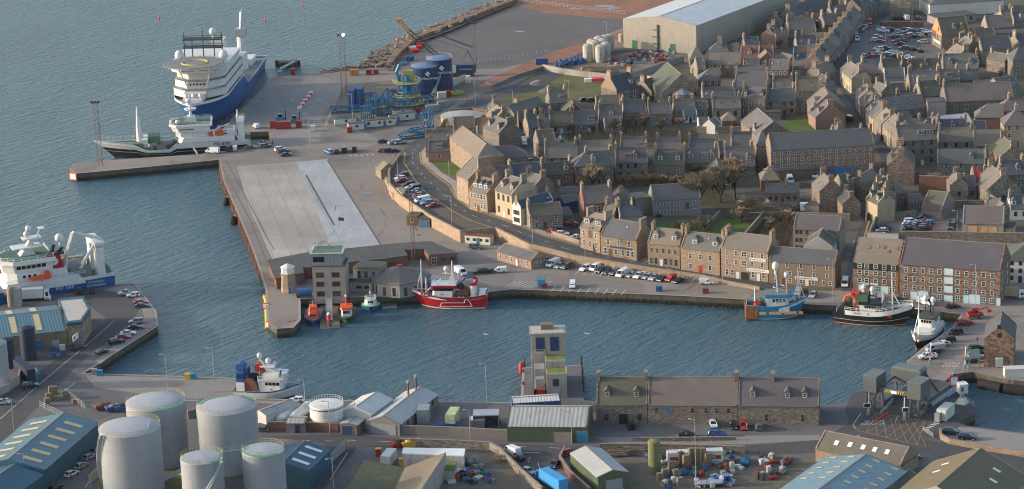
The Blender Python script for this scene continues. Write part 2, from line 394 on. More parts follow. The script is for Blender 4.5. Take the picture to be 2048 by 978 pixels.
SOUTH = [(-300,640),(0,611),(88,587),(200,573),(255,567),(270,568),(310,622),(315,651),(165,747),(300,751),(473,757),(482,797),(610,800),(852,803),(1024,806),(1044,800),(1047,736),(1162,731),(1168,800),(1185,802),(1640,811),(1690,806),(1703,785),(1726,781),(1790,800),(1866,790),(1919,797),(1949,816),(1950,828),(1915,844),(1936,852),(2048,866),(2500,905),(2500,1300),(-300,1300)]
plate('quay_ground', NORTH, 'quay')
plate('harbour_ground', SOUTH, 'asphalt')
# raised town ground behind the retaining wall
sheet('town_ground', None, 'town', 0.006, world=[Vector((x, y, 0)) for x, y in _RW], raised=True)
sheet('town_ground', [(1560,585),(1700,580),(1706,480),(2100,470),(2500,-250),(1480,-250),(1400,100),(1210,150),(1060,190),(950,215),(880,255),(1560,255)], 'town', 0.003, raised=False)
# quay surfaces
sheet('concrete_apron', [(474,333),(655,318),(765,498),(545,518),(500,420)], 'concrete_pad', 0.008)
sheet('concrete_strip', [(592,324),(655,318),(765,498),(668,507),(632,420)], 'concrete_pale', 0.012)
sheet('quay_surface', [(545,160),(640,150),(690,170),(668,240),(640,275),(560,285),(548,286),(538,262),(500,262),(480,230)], 'tarmac_light', 0.008)
sheet('gravel_lot', [(795,130),(830,80),(950,32),(1030,12),(1250,32),(1248,55),(1090,118),(1000,137),(880,140)], 'gravel_dark', 0.008)
sheet('red_earth_ground', [(1030,8),(1240,-100),(1560,-140),(1450,0),(1250,40),(1090,26)], 'red_earth', 0.010)
sheet('red_earth_ground', [(960,165),(1100,105),(1245,62),(1246,75),(1110,128),(985,175),(900,188)], 'red_earth', 0.010)
sheet('red_earth_ground', [(775,133),(790,108),(828,80),(942,35),(1026,4),(1050,8),(950,42),(840,86),(812,112),(800,133)], 'red_earth', 0.012)
sheet('rough_grass', [(985,190),(1030,168),(1085,140),(1200,155),(1215,170),(1195,190),(1060,210),(960,215)], 'rough_grass', 0.010)
sheet('yard_ground', [(1090,140),(1165,110),(1245,98),(1395,108),(1400,128),(1290,150),(1200,155)], 'yard', 0.014)
sheet('depot_ground', [(640,240),(690,170),(780,160),(930,165),(1000,180),(930,205),(860,230),(700,262)], 'yard', 0.012)
# the curved shore road, and roads of the town
ROADL = [(905,225),(880,252),(850,270),(822,288),(808,305),(806,326),(825,358),(846,384),(905,424),(945,444),(1024,469),(1091,499),(1167,521),(1264,536),(1357,549),(1457,566),(1560,582)]
ROADR = [(925,228),(908,254),(876,274),(852,292),(842,305),(845,326),(872,349),(902,370),(912,394),(942,417),(995,434),(1024,444),(1091,472),(1157,491),(1211,505),(1291,523),(1374,537),(1457,549),(1560,566)]
sheet('road', ROADL + ROADR[::-1], 'road', 0.012)
PAVR = [(866,292),(856,305),(858,322),(884,346),(912,362),(920,388),(952,412),(1000,428),(1030,438),(1094,465),(1160,484),(1215,498),(1294,517),(1378,532),(1460,544),(1560,558)]
sheet('pavement', ROADR[3:] + PAVR[::-1], 'pavement', 0.10)
sheet('road', [(905,225),(925,228),(990,200),(1080,178),(1170,120),(1300,98),(1400,110),(1480,105),(1480,95),(1400,96),(1300,88),(1160,105),(1060,160),(960,188)], 'road', 0.018)
sheet('road', [(700,255),(740,268),(860,230),(905,225),(1060,214),(1060,206),(900,205),(850,215)], 'asphalt', 0.016)
sheet('street', [(1683,582),(1712,476),(1729,426),(1753,353),(1764,326),(1749,277),(1723,247),(1703,210),(1686,187),(1666,157),(1656,147),(1669,123),(1689,93),(1716,63),(1749,37),(1769,13),(1800,-20),(1812,-20),(1781,13),(1769,40),(1733,73),(1709,97),(1681,143),(1696,190),(1713,202),(1728,227),(1752,260),(1785,300),(1776,328),(1768,353),(1757,393),(1751,433),(1736,476),(1703,582)], 'road_far', 0.014)
sheet('street', [(1036,345),(1090,345),(1062,285),(1050,262),(1040,262),(1046,290)], 'road_far', 0.014)
sheet('car_park_ground', [(1716,66),(1760,52),(1860,52),(1878,90),(1890,100),(1840,135),(1700,135),(1690,110)], 'asphalt', 0.018)
sheet('car_park_ground', [(1742,476),(1752,434),(1835,425),(1850,412),(1920,410),(1932,424),(2048,465),(2048,475)], 'yard', 0.012)
sheet('courtyard_ground', [(1545,370),(1750,350),(1752,358),(1650,400),(1545,395)], 'yard', 0.012)
# lawns and gardens
for p in ([(858,322),(880,316),(905,325),(920,338),(912,352),(895,348)],): sheet('lawn_grass', p, 'lawn', 0.03, kind='stuff')
sheet('lawn_grass', [(1300,452),(1345,440),(1380,438),(1420,450),(1432,478),(1395,490),(1330,475)], 'lawn', 0.02, kind='stuff')
sheet('lawn_grass', [(1412,446),(1465,440),(1500,445),(1488,485),(1440,490),(1415,475)], 'lawn', 0.02, kind='stuff')
sheet('lawn_grass', [(1566,238),(1618,236),(1690,252),(1668,270),(1580,268)], 'lawn', 0.02, kind='stuff')
sheet('garden_ground', [(1130,352),(1150,344),(1320,350),(1480,395),(1560,420),(1590,440),(1575,505),(1490,470),(1440,430),(1380,400),(1290,372),(1150,378)], 'garden', 0.018, kind='structure')
sheet('garden_ground', [(1130,262),(1395,262),(1400,292),(1350,300),(1140,292)], 'garden', 0.018, kind='structure')
# south side roads
sheet('road', [(-40,830),(0,790),(90,735),(215,640),(165,600),(168,588),(200,580),(262,590),(280,615),(268,640),(150,735),(60,830),(0,890),(-60,900)], 'road', 0.010)
sheet('road', [(520,872),(700,868),(850,882),(1000,888),(1270,895),(1500,890),(1640,880),(1700,845),(1790,850),(1860,880),(2048,915),(2300,950),(2300,990),(2048,955),(1960,940),(1850,905),(1780,915),(1640,905),(1500,912),(1270,915),(1000,908),(850,898),(690,892)], 'road', 0.010)
sheet('road', [(300,1010),(600,905),(660,885),(720,885),(705,910),(620,1010)], 'road', 0.014)
sheet('road', [(1050,1010),(1075,990),(1050,950),(1010,905),(1020,898),(1150,902),(1120,920),(1110,950),(1130,1010)], 'road', 0.014)
sheet('road', [(1790,800),(1866,790),(1919,797),(1949,816),(1950,828),(1915,844),(1936,852),(1880,880),(1800,865),(1700,850),(1690,820),(1703,786),(1726,782)], 'road', 0.016)
sheet('apron_ground', [(1185,875),(1640,870),(1640,880),(1500,888),(1240,892)], 'tarmac_light', 0.018)
sheet('dirt_ground', [(700,930),(1000,905),(1040,960),(1060,1010),(690,1010)], 'dirt', 0.012)
sheet('dirt_ground', [(1240,918),(1640,918),(1640,1010),(1180,1010)], 'dirt', 0.012)
sheet('earth_ground', [(380,905),(470,890),(500,990),(380,1000),(200,1010),(190,970)], 'rough_grass', 0.012)
sheet('concrete_quay', [(170,750),(470,759),(478,800),(600,803),(600,812),(300,790),(190,775)], 'tarmac_light', 0.008)
sheet('concrete_quay', [(1920,853),(2048,868),(2300,895),(2300,935),(2048,905),(1885,874)], 'tarmac_light', 0.02)
sheet('concrete_quay', [(205,580),(255,569),(268,572),(306,622),(312,648),(200,728),(190,722),(290,640),(282,612),(262,588)], 'tarmac_light', 0.02)
# ------------------------------------------------ building materials
slate('slate', C(104,102,100)); slate('slate_warm', C(116,110,102)); slate('slate_purple', C(104,97,97)); slate('slate_blue', C(86,90,94))
slate('slate_moss', C(94,92,78), ma=0.35); slate('slate_green', C(84,88,78), C(62,80,56), 0.3); slate('slate_dark', C(78,80,84))
slate('tile_red', C(122,84,74)); slate('tile_brown', C(106,92,84)); slate('asbestos_moss', C(120,112,96), C(96,98,52), 0.45)
stone('granite', C(138,128,116), red=C(124,112,100)); stone('granite_pink', C(134,117,104), red=C(124,102,90)); stone('granite_dark', C(120,109,98)); stone('harled', C(132,120,108), 3, 3, 0.03, 0.97)
stone('granite_warm', C(146,126,107), 0.7, 0.32, 0.28, 0.7); stone('brick_red', C(122,86,74), 0.45, 0.16, 0.3); stone('granary_stone', C(124,100,86), 0.8, 0.42, 0.5, 0.6, 0.1, C(102,82,70))
stone('harl_cream', C(164,148,124), 3, 3, 0.03, 0.97); stone('harl_white', C(206,202,194), 3, 3, 0.02, 0.98, 0.1); stone('harl_brown', C(122,98,82), 3, 3, 0.05, 0.95); stone('harl_pink', C(146,118,104), 3, 3, 0.04, 0.97)
stone('harl_orange', C(188,132,96), 3, 3, 0.04, 0.97, 0.05); stone('harl_grey', C(142,134,128), 4, 2.4, 0.05, 0.93); stone('rubble_red', C(128,92,78), 0.5, 0.3, 0.5, 0.7); stone('blockwork', C(132,124,118), 0.45, 0.22, 0.12, 0.85)
plain('paint_white', C(192,192,190), 0.5, var=0.05); plain('paint_black', C(36,36,38), 0.5); plain('paint_blue', C(40,110,160), 0.5, var=0.15); plain('paint_navy', C(34,54,92), 0.5, var=0.15)
plain('paint_green', C(34,96,66), 0.55); plain('paint_red', C(166,44,42), 0.5); plain('paint_brown', C(84,58,46), 0.6); plain('paint_teal', C(174,196,200), 0.5); plain('paint_yellow', C(206,164,52), 0.5)
plain('coping', C(132,122,108), 0.85, var=0.2); plain('terracotta', C(164,124,92), 0.8, var=0.2); plain('lead', C(120,124,130), 0.5); plain('wood_board', C(190,150,106), 0.8, var=0.15); plain('concrete', C(150,144,136), 0.85, var=0.15, ns=0.5, dirt=C(110,104,96)); plain('concrete_pale_wall', C(172,166,158), 0.85, var=0.1, dirt=C(128,120,112))
plain('steel', C(120,124,128), 0.45, 0.3); plain('steel_dark', C(60,62,64), 0.5, 0.2); plain('galv', C(158,162,166), 0.4, 0.3); plain('rust', C(120,72,52), 0.85, var=0.35, ns=1.5); plain('timber', C(116,100,84), 0.85, var=0.25); plain('rubber', C(26,26,27), 0.8); plain('moss', C(104,112,52), 0.95, var=0.3, ns=0.8); plain('felt', C(76,75,74), 0.9, var=0.2, ns=0.4)
def glass_mat(name, c, rough=0.08):
 b = NB(name); oi = b.n('ObjectInfo'); MAT[name] = b.done(b.mix(oi.outputs['Random'], scale_c(c, 0.6), scale_c(c, 1.8)), rough, 0, 0.6)
slate('slate_navy', C(62,76,96)); slate('rust_roof', C(128,84,68)); slate('red_sheet', C(170,52,52)); ribbed('pale_sheet', C(176,180,186), 0.4); stone('harl_brown_pale', C(122,106,88), 3, 3, 0.06, 0.95, 0.05); stone('harl_grey_pale', C(178,172,164), 3, 3, 0.03, 0.97, 0.05); stone('white_panel', C(196,190,182), 3.6, 9, 0.06, 0.5, 0.05)
glass_mat('glass', (0.03,0.035,0.04,1)); glass_mat('glass_pale', (0.16,0.17,0.17,1))
# ------------------------------------------------ windows, doors, chimneys (shared meshes)
ME = {}
def win_mesh(w, h, st):
 k = ('win', round(w,1), round(h,1), st)
 if k in ME: return ME[k]
 fr = {'w':'paint_white','d':'steel_dark','b':'paint_brown','n':'coping','t':'paint_teal'}[st[0]]; t = 0.085 if len(st) < 2 else 0.17
 m = MB(); m.mat(1).box(-w/2, w/2, -0.01, 0.05, 0, h); m.mat(0)
 m.box(-w/2-0.04, w/2+0.04, -0.06, 0.03, -0.02, t).box(-w/2-0.04, w/2+0.04, -0.06, 0.03, h-t, h+0.02).box(-w/2-0.04, -w/2+t, -0.055, 0.03, 0, h).box(w/2-t, w/2+0.04, -0.055, 0.03, 0, h)
 m.box(-w/2, w/2, -0.05, 0.03, h*0.5-0.04, h*0.5+0.05)
 if w > 1.25: m.box(-0.06, 0.06, -0.05, 0.03, 0, h)
 if st[0] == 'w' or st[0] == 'n': m.mat(2).box(-w/2-0.1, w/2+0.1, -0.1, 0.02, -0.12, -0.02)
 ME[k] = m.mesh('window', [fr, 'glass', 'coping']); return ME[k]
def door_mesh(w, h, mt):
 k = ('door', round(w,1), round(h,1), mt)
 if k in ME: return ME[k]
 m = MB(); m.box(-w/2, w/2, -0.05, 0.05, 0, h); m.mat(1).box(-w/2-0.12, -w/2, -0.08, 0.03, 0, h+0.12).box(w/2, w/2+0.12, -0.08, 0.03, 0, h+0.12).box(-w/2, w/2, -0.08, 0.03, h, h+0.12)
 ME[k] = m.mesh('door', [mt, 'coping']); return ME[k]
def chimney_mesh(wx, wy, hh, wall, pots):
 k = ('ch', round(wx,1), round(wy,1), round(hh,1), wall, pots)
 if k in ME: return ME[k]
 m = MB(); m.box(-wx/2, wx/2, -wy/2, wy/2, -1.6, hh); m.mat(1).box(-wx/2-0.1, wx/2+0.1, -wy/2-0.1, wy/2+0.1, hh, hh+0.18); m.mat(2)
 for i in range(pots):
  y = (i - (pots-1)/2) * (wy - 0.4) / max(1, pots-1) if pots > 1 else 0
  m.cyl((0, y, hh+0.18), (0, y, hh+0.85), 0.17, 0.13, 6)
 ME[k] = m.mesh('chimney', [wall, 'coping', 'terracotta']); return ME[k]
def dormer_mesh(kind, wall, roof):
 """kinds: g gabled, b box, h hipped bay; sits with its face at y=0, running back into the slope"""
 k = ('dm', kind, wall, roof)
 if k in ME: return ME[k]
 m = MB(); w = 1.5 if kind != 'b' else 2.6; h = 1.5
 m.box(-w/2, w/2, 0, 2.6, -0.5, h); m.mat(1)
 if kind == 'b': m.box(-w/2-0.15, w/2+0.15, -0.2, 3.0, h, h+0.15)
 elif kind == 'g': m.add([(-w/2-0.15,-0.15,h),(w/2+0.15,-0.15,h),(0,-0.15,h+0.9),(-w/2-0.15,3.2,h),(w/2+0.15,3.2,h),(0,3.6,h+0.9)], [(0,1,2),(0,2,5,3),(1,4,5,2),(0,3,4,1),(3,5,4)])
 else: m.add([(-w/2-0.15,-0.15,h),(w/2+0.15,-0.15,h),(0,0.9,h+0.95),(-w/2-0.15,3.2,h),(w/2+0.15,3.2,h),(0,3.6,h+0.95)], [(0,1,2),(0,2,5,3),(1,4,5,2),(0,3,4,1),(3,5,4)])
 ME[k] = m.mesh('dormer', [wall, roof]); return ME[k]
def skylight_mesh():
 if 'sk' not in ME:
  m = MB(); m.box(-0.4, 0.4, -0.55, 0.55, 0, 0.08); m.mat(1).box(-0.3, 0.3, -0.45, 0.45, 0.08, 0.10); ME['sk'] = m.mesh('skylight', ['steel_dark', 'glass_pale'])
 return ME['sk']
def fascia(root, u, z, w, h, mat, fc='F', marks=None):
 bb = [c for o in root.children if o.name.startswith('wall') for c in o.bound_box]; x = max(abs(c[0]) for c in bb); y = max(abs(c[1]) for c in bb)
 s = MB().box(-w/2, w/2, -.1, .02, -h/2, h/2).build('sign_board', mat, root, (u*x, -y-.01, z) if fc == 'F' else (-x-.02, -u*y, z), 0 if fc == 'F' else -pi/2)
 if marks: MB().box(-w*.46, -w*.4, -.13, -.1, -h*.3, h*.3).mat(0).box(-w*.34, w*.3, -.13, -.1, -h*.12, h*.1).build('sign_marks', marks, s)
def house(p0, p1, h, d, label, wall='granite', roof='slate', pitch=41, kind='x', ch=(1,1), dorm='', sky=0, wf=None, ws=None, gable=False, wst='w', base=False, name='stone_house', cat='house', group=None, win=(), doors=(), pots=4, ww=1.0, chw=None, up=0.0, gwall=None, wh=None, skew=0.22, wing=0):
 """p0, p1: pixels of the ends of the visible eaves (or of the wall foot, base=True); h eaves height; d depth away from the viewer"""
 if base: A, B = at(*p0), at(*p1); g = (A.z + B.z)/2
 else:
  pm = ((p0[0]+p1[0])/2, (p0[1]+p1[1])/2); g = QZ
  for _ in range(4):
   q = at0(pm[0], pm[1], g + h); g = hgt(q.x, q.y)
  A, B = at0(*p0, g + h), at0(*p1, g + h)
 A.z = B.z = g; a = ang(A, B); wd = (B - A).length; n = Vector((-sin(a), cos(a), 0)); mid = (A + B)/2 + n * d/2
 if gable: L, D, rz = d, wd, a + pi/2
 else: L, D, rz = wd, d, a
 root = thing(name, label, cat, (mid.x, mid.y, g + up), rz, group)
 rise = math.tan(R(pitch)) * D/2; x0, x1, y0, y1 = -L/2, L/2, -D/2, D/2; zr = h + rise
 m = MB(); m.box(x0, x1, y0, y1, -1.5, h)
 xa = x0 + (D/2 if kind in ('h','hl') else 0); xb = x1 - (D/2 if kind in ('h','hr') else 0)
 if kind in ('h','hl','hr') and xa > xb: xa = xb = (x0+x1)/2
 t = 0.36; s = skew; sl = s / cos(R(pitch))
 for on, xe, dx in ((kind in ('x','hr'), x0, t), (kind in ('x','hl'), x1, -t)):
  if on and kind != 'flat':
   xs = sorted((xe, xe + dx)); xs = (xs[0]-0.003, xs[1])
   P_ = [(y0-0.03, h-0.4), (y1+0.03, h-0.4), (y1+0.03, h+sl), (0, zr+sl), (y0-0.03, h+sl)]
   m.mat(1 if gwall else 0).add([(xs[0],)+p for p in P_] + [(xs[1],)+p for p in P_], [(0,1,2,3,4),(9,8,7,6,5)] + [(i,(i+1) % 5,5+(i+1) % 5,5+i) for i in range(5)])
 m.build('wall', [wall, gwall or wall], root)
 r = MB()
 if kind == 'flat':
  r.box(x0-0.15, x1+0.15, y0-0.15, y1+0.15, h, h+0.25); r.mat(1).box(x0+0.2, x1-0.2, y0+0.2, y1-0.2, h+0.25, h+0.27)
 else:
  o = 0.28; oz = o * math.tan(R(pitch)); ea = x0 + (t if kind in ('x','hr') else -o); eb = x1 - (t if kind in ('x','hl') else -o)
  if kind in ('x','hr'): xa = ea
  if kind in ('x','hl'): xb = eb
  r.add([(ea,y0-o,h-oz+0.08),(eb,y0-o,h-oz+0.08),(eb,y1+o,h-oz+0.08),(ea,y1+o,h-oz+0.08),(xa,0,zr+0.08),(xb,0,zr+0.08),(ea,y0-o,h-oz-0.06),(eb,y0-o,h-oz-0.06),(eb,y1+o,h-oz-0.06),(ea,y1+o,h-oz-0.06)],
              [(0,1,5,4),(2,3,4,5),(0,4,3),(1,2,5),(0,6,7,1),(1,7,8,2),(2,8,9,3),(3,9,6,0),(6,9,8,7)])
  if kind == 'x' or xb - xa > 1: r.mat(1).box(xa, xb, -0.14, 0.14, zr+0.02, zr+0.17)
 ro = r.build('roof', [roof, 'coping' if kind != 'flat' else 'felt'], root)
 if kind != 'flat':
  for i, xe in ((0, xa if kind in ('h','hl') else x0+0.4), (1, xb if kind in ('h','hr') else x1-0.4)):
   if i < len(ch) and ch[i]: put('chimney', chimney_mesh(0.85, chw or min(2.2, D*0.24), 1.5, gwall or wall if wall.startswith('gran') or wall.startswith('brick') else 'granite', pots), root, (xe, 0, zr))
  for f in ch[2:]: put('chimney', chimney_mesh(0.85, chw or 1.8, 1.4, 'granite', pots), root, (x0 + L*f, 0, zr))
 if wing:
  u, ww2, dd, hh = rnd.uniform(-.25,.25)*L, rnd.uniform(3.8,5), rnd.uniform(4,6.5), h*rnd.uniform(.55,.8); rr2 = ww2*.42; q = MB(); q.sidep([(u-ww2/2,-1),(u+ww2/2,-1),(u+ww2/2,hh),(u,hh+rr2),(u-ww2/2,hh)], y1-.3, y1+dd); q.build('rear_wing', wall, root)
  q = MB(); e = .25; q.add([(u-ww2/2-e,y1-1.5,hh-e*.8+.1),(u,y1-1.5,hh+rr2+.12),(u+ww2/2+e,y1-1.5,hh-e*.8+.1),(u-ww2/2-e,y1+dd+.2,hh-e*.8+.1),(u,y1+dd+.2,hh+rr2+.12),(u+ww2/2+e,y1+dd+.2,hh-e*.8+.1),(u,y1-1.5,hh+rr2-.05),(u,y1+dd+.2,hh+rr2-.05)], [(0,1,4,3),(1,2,5,4),(0,3,7,6),(6,7,5,2)]); q.build('wing_roof', roof, root)
  if rnd.random() < .6: put('chimney', chimney_mesh(.8, .8, 1.0, 'granite', 2), root, (u, y1+dd-.5, hh+rr2))
 # window grids on the faces: F front (-y), L left end (-x), R right end, B back
 def face(fc, u, z, me, nm='window', inset=0.0):
  if fc == 'F': return put(nm, me, root, (u, y0-0.002, z), 0)
  if fc == 'B': return put(nm, me, root, (-u, y1+0.002, z), pi)
  if fc == 'L': return put(nm, me, root, (x0-0.036, -u, z), -pi/2)
  return put(nm, me, root, (x1+0.036, u, z), pi/2)
 main, side = ('L','B') if gable else ('F','L')
 def grid(fc, cr, span):
  if not cr or not cr[0] or not cr[1]: return
  c, rw = cr; st = h / rw; hh = wh or min(1.55, st*0.56)
  for j in range(rw):
   for i in range(c):
    u = (i + 0.5) / c * span - span/2
    if rnd.random() < 0.06: continue
    if j == 0 and c > 2 and i == c//2 and fc == main: face(fc, u, 0.0, door_mesh(1.0, 2.05, rnd.choice(['paint_brown','paint_white','paint_green','paint_navy'])), 'door'); continue
    face(fc, u, j*st + st*0.34, win_mesh(ww, hh, wst))
 span = D if main == 'L' else L
 grid(main, wf if wf is not None else (max(1, int(span/3.4)), max(1, round(h/2.9))), span - 1.0)
 grid(side, ws, (L if side == 'B' else D) - 1.0)
 for w_ in win: face(w_[0], w_[1]*(L if w_[0] in 'FB' else D)/2, w_[2], win_mesh(w_[3], w_[4], w_[5] if len(w_) > 5 else wst))
 for w_ in doors: face(w_[0], w_[1]*(L if w_[0] in 'FB' else D)/2, w_[2], door_mesh(w_[3], w_[4], w_[5]), 'door')
 # dormers and skylights on the slope seen
 fy = -1 if side == 'L' else 1; rzz = 0 if fy < 0 else pi
 nd = len(dorm)
 for i, k in enumerate(dorm):
  if k == '-': continue
  u = (i + 0.5)/nd * L*0.86 - L*0.43; yy = fy * (D/2) * 0.72; zz = h + rise * 0.28
  dm = put('dormer', dormer_mesh(k, {'g': wall, 'b': 'lead', 'h': 'paint_white'}[k], roof), root, (u, yy, zz), rzz)
  put('window', win_mesh(1.0 if k != 'b' else 1.9, 1.15, 'w'), dm, (0, -0.004, 0.15))
 for i in range(sky):
  u = rnd.uniform(-0.4, 0.4) * L; f = rnd.uniform(0.3, 0.75)
  o = put('skylight', skylight_mesh(), root, (u, fy*(D/2)*(1-f), h + rise*f + 0.10), 0); o.rotation_euler = (-fy*R(pitch), 0, 0)
 return root
def block(where, rows, **kw):
 """a run of houses; labels count along the run in the order given"""
 n = len(rows); des = {}
 def look(r):
  o = r[4] if len(r) > 4 else {}
  wl = {'granite':'grey stone','granite_pink':'pinkish stone','granite_dark':'dark stone','harled':'beige harled','granite_warm':'warm stone','brick_red':'red brick','harl_cream':'cream','harl_white':'white walled','harl_brown':'brown rendered','harl_pink':'pink rendered','harl_grey':'grey rendered','blockwork':'blockwork','rubble_red':'reddish rubble'}.get(o.get('wall','granite'),'stone')
  rf = {'slate':'grey slates','slate_warm':'pale slates','slate_purple':'purple slates','slate_blue':'blue slates','slate_moss':'mossy slates','slate_green':'green stained slates','slate_dark':'dark slates','tile_red':'red tiles','tile_brown':'brown tiles','asbestos_moss':'mossy sheets'}.get(o.get('roof','slate'),'a flat roof' if o.get('kind') == 'flat' else 'slates')
  return wl, rf
 looks = [look(r) for r in rows]; xs = [(r[0][0] + r[1][0]) / 2 for r in rows]
 for i, r in enumerate(rows):
  o = dict(kw); o.update(r[4] if len(r) > 4 else {}); wl, rf = looks[i]
  same = sorted(x for x, l in zip(xs, looks) if l == looks[i]); k = same.index(xs[i])
  which = '' if len(same) == 1 else f", {ORD[k]} such from left"
  extra = (', dormers' if o.get('dorm', '').strip('-') else '')
  lab = o.pop('lab', None) or f"{wl} house, {rf}{extra}{which} {where}"
  if not o.get('dorm') and not o.get('sky') and r[2] >= 3.5 and o.get('kind','x') != 'flat':
   q = rnd.random(); o['sky'] = int(q*4) if q < .75 else 0; o['dorm'] = ['g-h','-b-','h','-g'][int(q*40) % 4] if q > .72 and not o.get('gable') else ''
  if not o.get('gable') and o.get('kind','x') != 'flat' and r[2] >= 4 and rnd.random() < .65: o['wing'] = 1
  house(r[0], r[1], r[2], r[3], lab, **o)
G = dict(gable=True)
def o(**k): return k
# ---- rows of the town: (eaves left px, eaves right px, eaves height, depth, options)
block('above the road bend', [
 ((851,288),(898,286),5,9,o(ch=(1,1,0.5))), ((856,303),(900,301),4,7,o(wall='harl_pink',wf=(1,1))),
 ((907,257),(950,255),3.2,8,o(roof='tile_brown',ch=(0,0),wf=(0,0))), ((955,259),(991,258),4,8,o(roof='rust_roof',wall='rust_roof',ch=(0,0),wf=(0,0))),
 ((953,267),(984,266),3,5,o(wall='harl_white',roof='slate_moss',ch=(0,0),wf=(1,1),wst='d')), ((983,274),(1002,273),3,6,o(wall='harl_grey',kind='flat',roof='felt')),
 ((998,268),(1042,261),6.5,13,o(gable=True,dorm='g-g',pots=0,wf=(0,0),wall='granite_dark')), ((990,240),(1028,236),6.5,12,o(gable=True,dorm='g-',wf=(0,0),roof='slate_warm')),
 ((985,222),(1010,220),5,10,o(gable=True,wf=(0,0)))], group='houses above the shore road bend')
tn = house((899,274),(954,317),8.6,10,'long warm stone tenement with tall wallhead chimneys and red ridge tiles by the lawn','granite_warm','slate_warm',36,'hr',(0,0),wf=(6,3),name='tenement',cat='tenement',ww=0.9)
house((963,319),(1057,313),5.6,10,'tenement wing with red ridge tiles, hipped end and pale stair window','granite_dark','slate_purple',33,'hr',(0,0),wf=(5,2),name='tenement',cat='tenement',ww=1.3)
block('by the narrow lane', [
 ((1038,244),(1055,243),3,8,o(wall='granite_dark',roof='tile_brown',ch=(0,0),wf=(0,0))), ((1057,256),(1079,254),5,9,o(roof='slate_blue')), ((1066,251),(1098,250),5,9,o(gable=True,wf=(1,1))),
 ((1077,287),(1113,284),6,9,o(ws=(1,2),roof='slate_moss',ch=(0,0))), ((1113,290),(1134,289),4,8,o(roof='slate_blue',ch=(0,0),gable=True,wf=(0,0))),
 ((1091,316),(1156,313),6,9,o(wf=(3,2),wall='granite_pink',wst='d')), ((1087,351),(1147,346),4,8,o(roof='slate_moss',dorm='--h',wf=(3,1),wall='rubble_red'))], group='lane houses')
block('above the bramble garden', [
 ((1028,357),(1087,351),5,9,o(roof='slate_blue',wf=(3,1),ch=(0,0),wall='harled')), ((985,363),(1030,358),5,9,o(roof='slate_blue',ch=(1,1),wf=(0,0))),
 ((1157,309),(1224,308),7,9,o(wall='granite')), ((1149,333),(1227,328),7,9,o(kind='hl',wf=(4,2),ch=(0,1,0.35),wall='granite_dark')),
 ((1240,299),(1294,298),6,8,o(roof='slate_purple',pots=3)), ((1231,326),(1296,324),6,10,o(roof='slate_purple',dorm='-bg-',wf=(4,2),wst='d')),
 ((1313,300),(1362,299),6,8,o(roof='slate_purple')), ((1307,329),(1368,329),5,10,o(roof='slate_moss',dorm='h-h',wf=(3,1))),
 ((1377,301),(1437,300),6,8,o()), ((1371,325),(1437,322),5,9,o(dorm='h-bh',wf=(3,1),wall='harled')),
 ((1463,291),(1505,290),5,9,o(roof='slate_blue')), ((1440,310),(1456,309),5,9,o(ch=(0,0),wall='granite_dark')),
 ((1454,334),(1511,331),3.6,13,o(dorm='h-h',wf=(2,1))), ((1412,331),(1419,358),3.6,7,o(ch=(0,0),roof='slate_warm',wf=(0,0),wall='granite_dark'))], group='terrace houses above the back garden')
house((1514,291),(1540,290),9.2,10,'square stone tower house with hipped slate roof at the end of the long mill','granite_pink','slate_warm',42,'h',(0,0),wf=(0,0),ws=(0,0),name='tower_house')
house((1542,300),(1749,289),10.2,11,'long three storey stone mill with rows of small windows above blue doors','granite_pink','slate',40,'x',(0,1),name='mill',cat='mill',wf=(0,0),wst='w',
   win=[('F',-0.93+i*0.1325,z,0.75,1.3) for z in (8.1,5.8,3.5) for i in range(15)], doors=[('F',-0.55,0,5,2.4,'paint_blue'),('F',-0.3,0,3,2.4,'paint_blue'),('F',-0.18,0,1.6,2.4,'paint_blue'),('F',0.12,0,2,2.2,'paint_blue'),('F',0.22,0.2,1.6,2,'paint_blue'),('F',0.34,0,2.8,2.9,'paint_blue'),('F',0.5,0.6,1.9,1.8,'paint_blue'),('F',0.64,0.6,1.4,1.8,'paint_blue')])
house((1546,342),(1656,336),3.4,4,'dark lean-to canopy roof along the foot of the mill','harl_brown','slate_dark',8,'x',(0,0),wf=(0,0),skew=0.02,name='lean_to',cat='lean-to',up=0)
block('round the mill yard', [
 ((1522,360),(1559,359),3.6,9,o(kind='h',roof='asbestos_moss',ch=(0,0),sky=4,wf=(0,0),wall='rubble_red')), ((1531,385),(1599,384),3.8,5.5,o(wf=(5,1),wall='granite_pink',ch=(0.3,0,0.62),wst='d',wh=1.1,pots=1)),
 ((1639,384),(1686,381),7.2,12,o(gable=True,wall='granite_pink',wf=(0,0),pots=5,sky=4)), ((1684,372),(1709,369),6,7,o(roof='slate_moss',ch=(0,0),wf=(0,0))),
 ((1704,363),(1733,366),6.3,11,o(gable=True,wall='granite_pink',wf=(0,0),pots=0)), ((1685,409),(1721,407),5,9,o(gable=True,wall='granite_pink',wf=(0,0),pots=0,roof='slate_green')),
 ((1610,410),(1638,412),2.6,4,o(kind='flat',roof='felt',wf=(0,0),wall='blockwork'))], group='buildings round the mill yard')
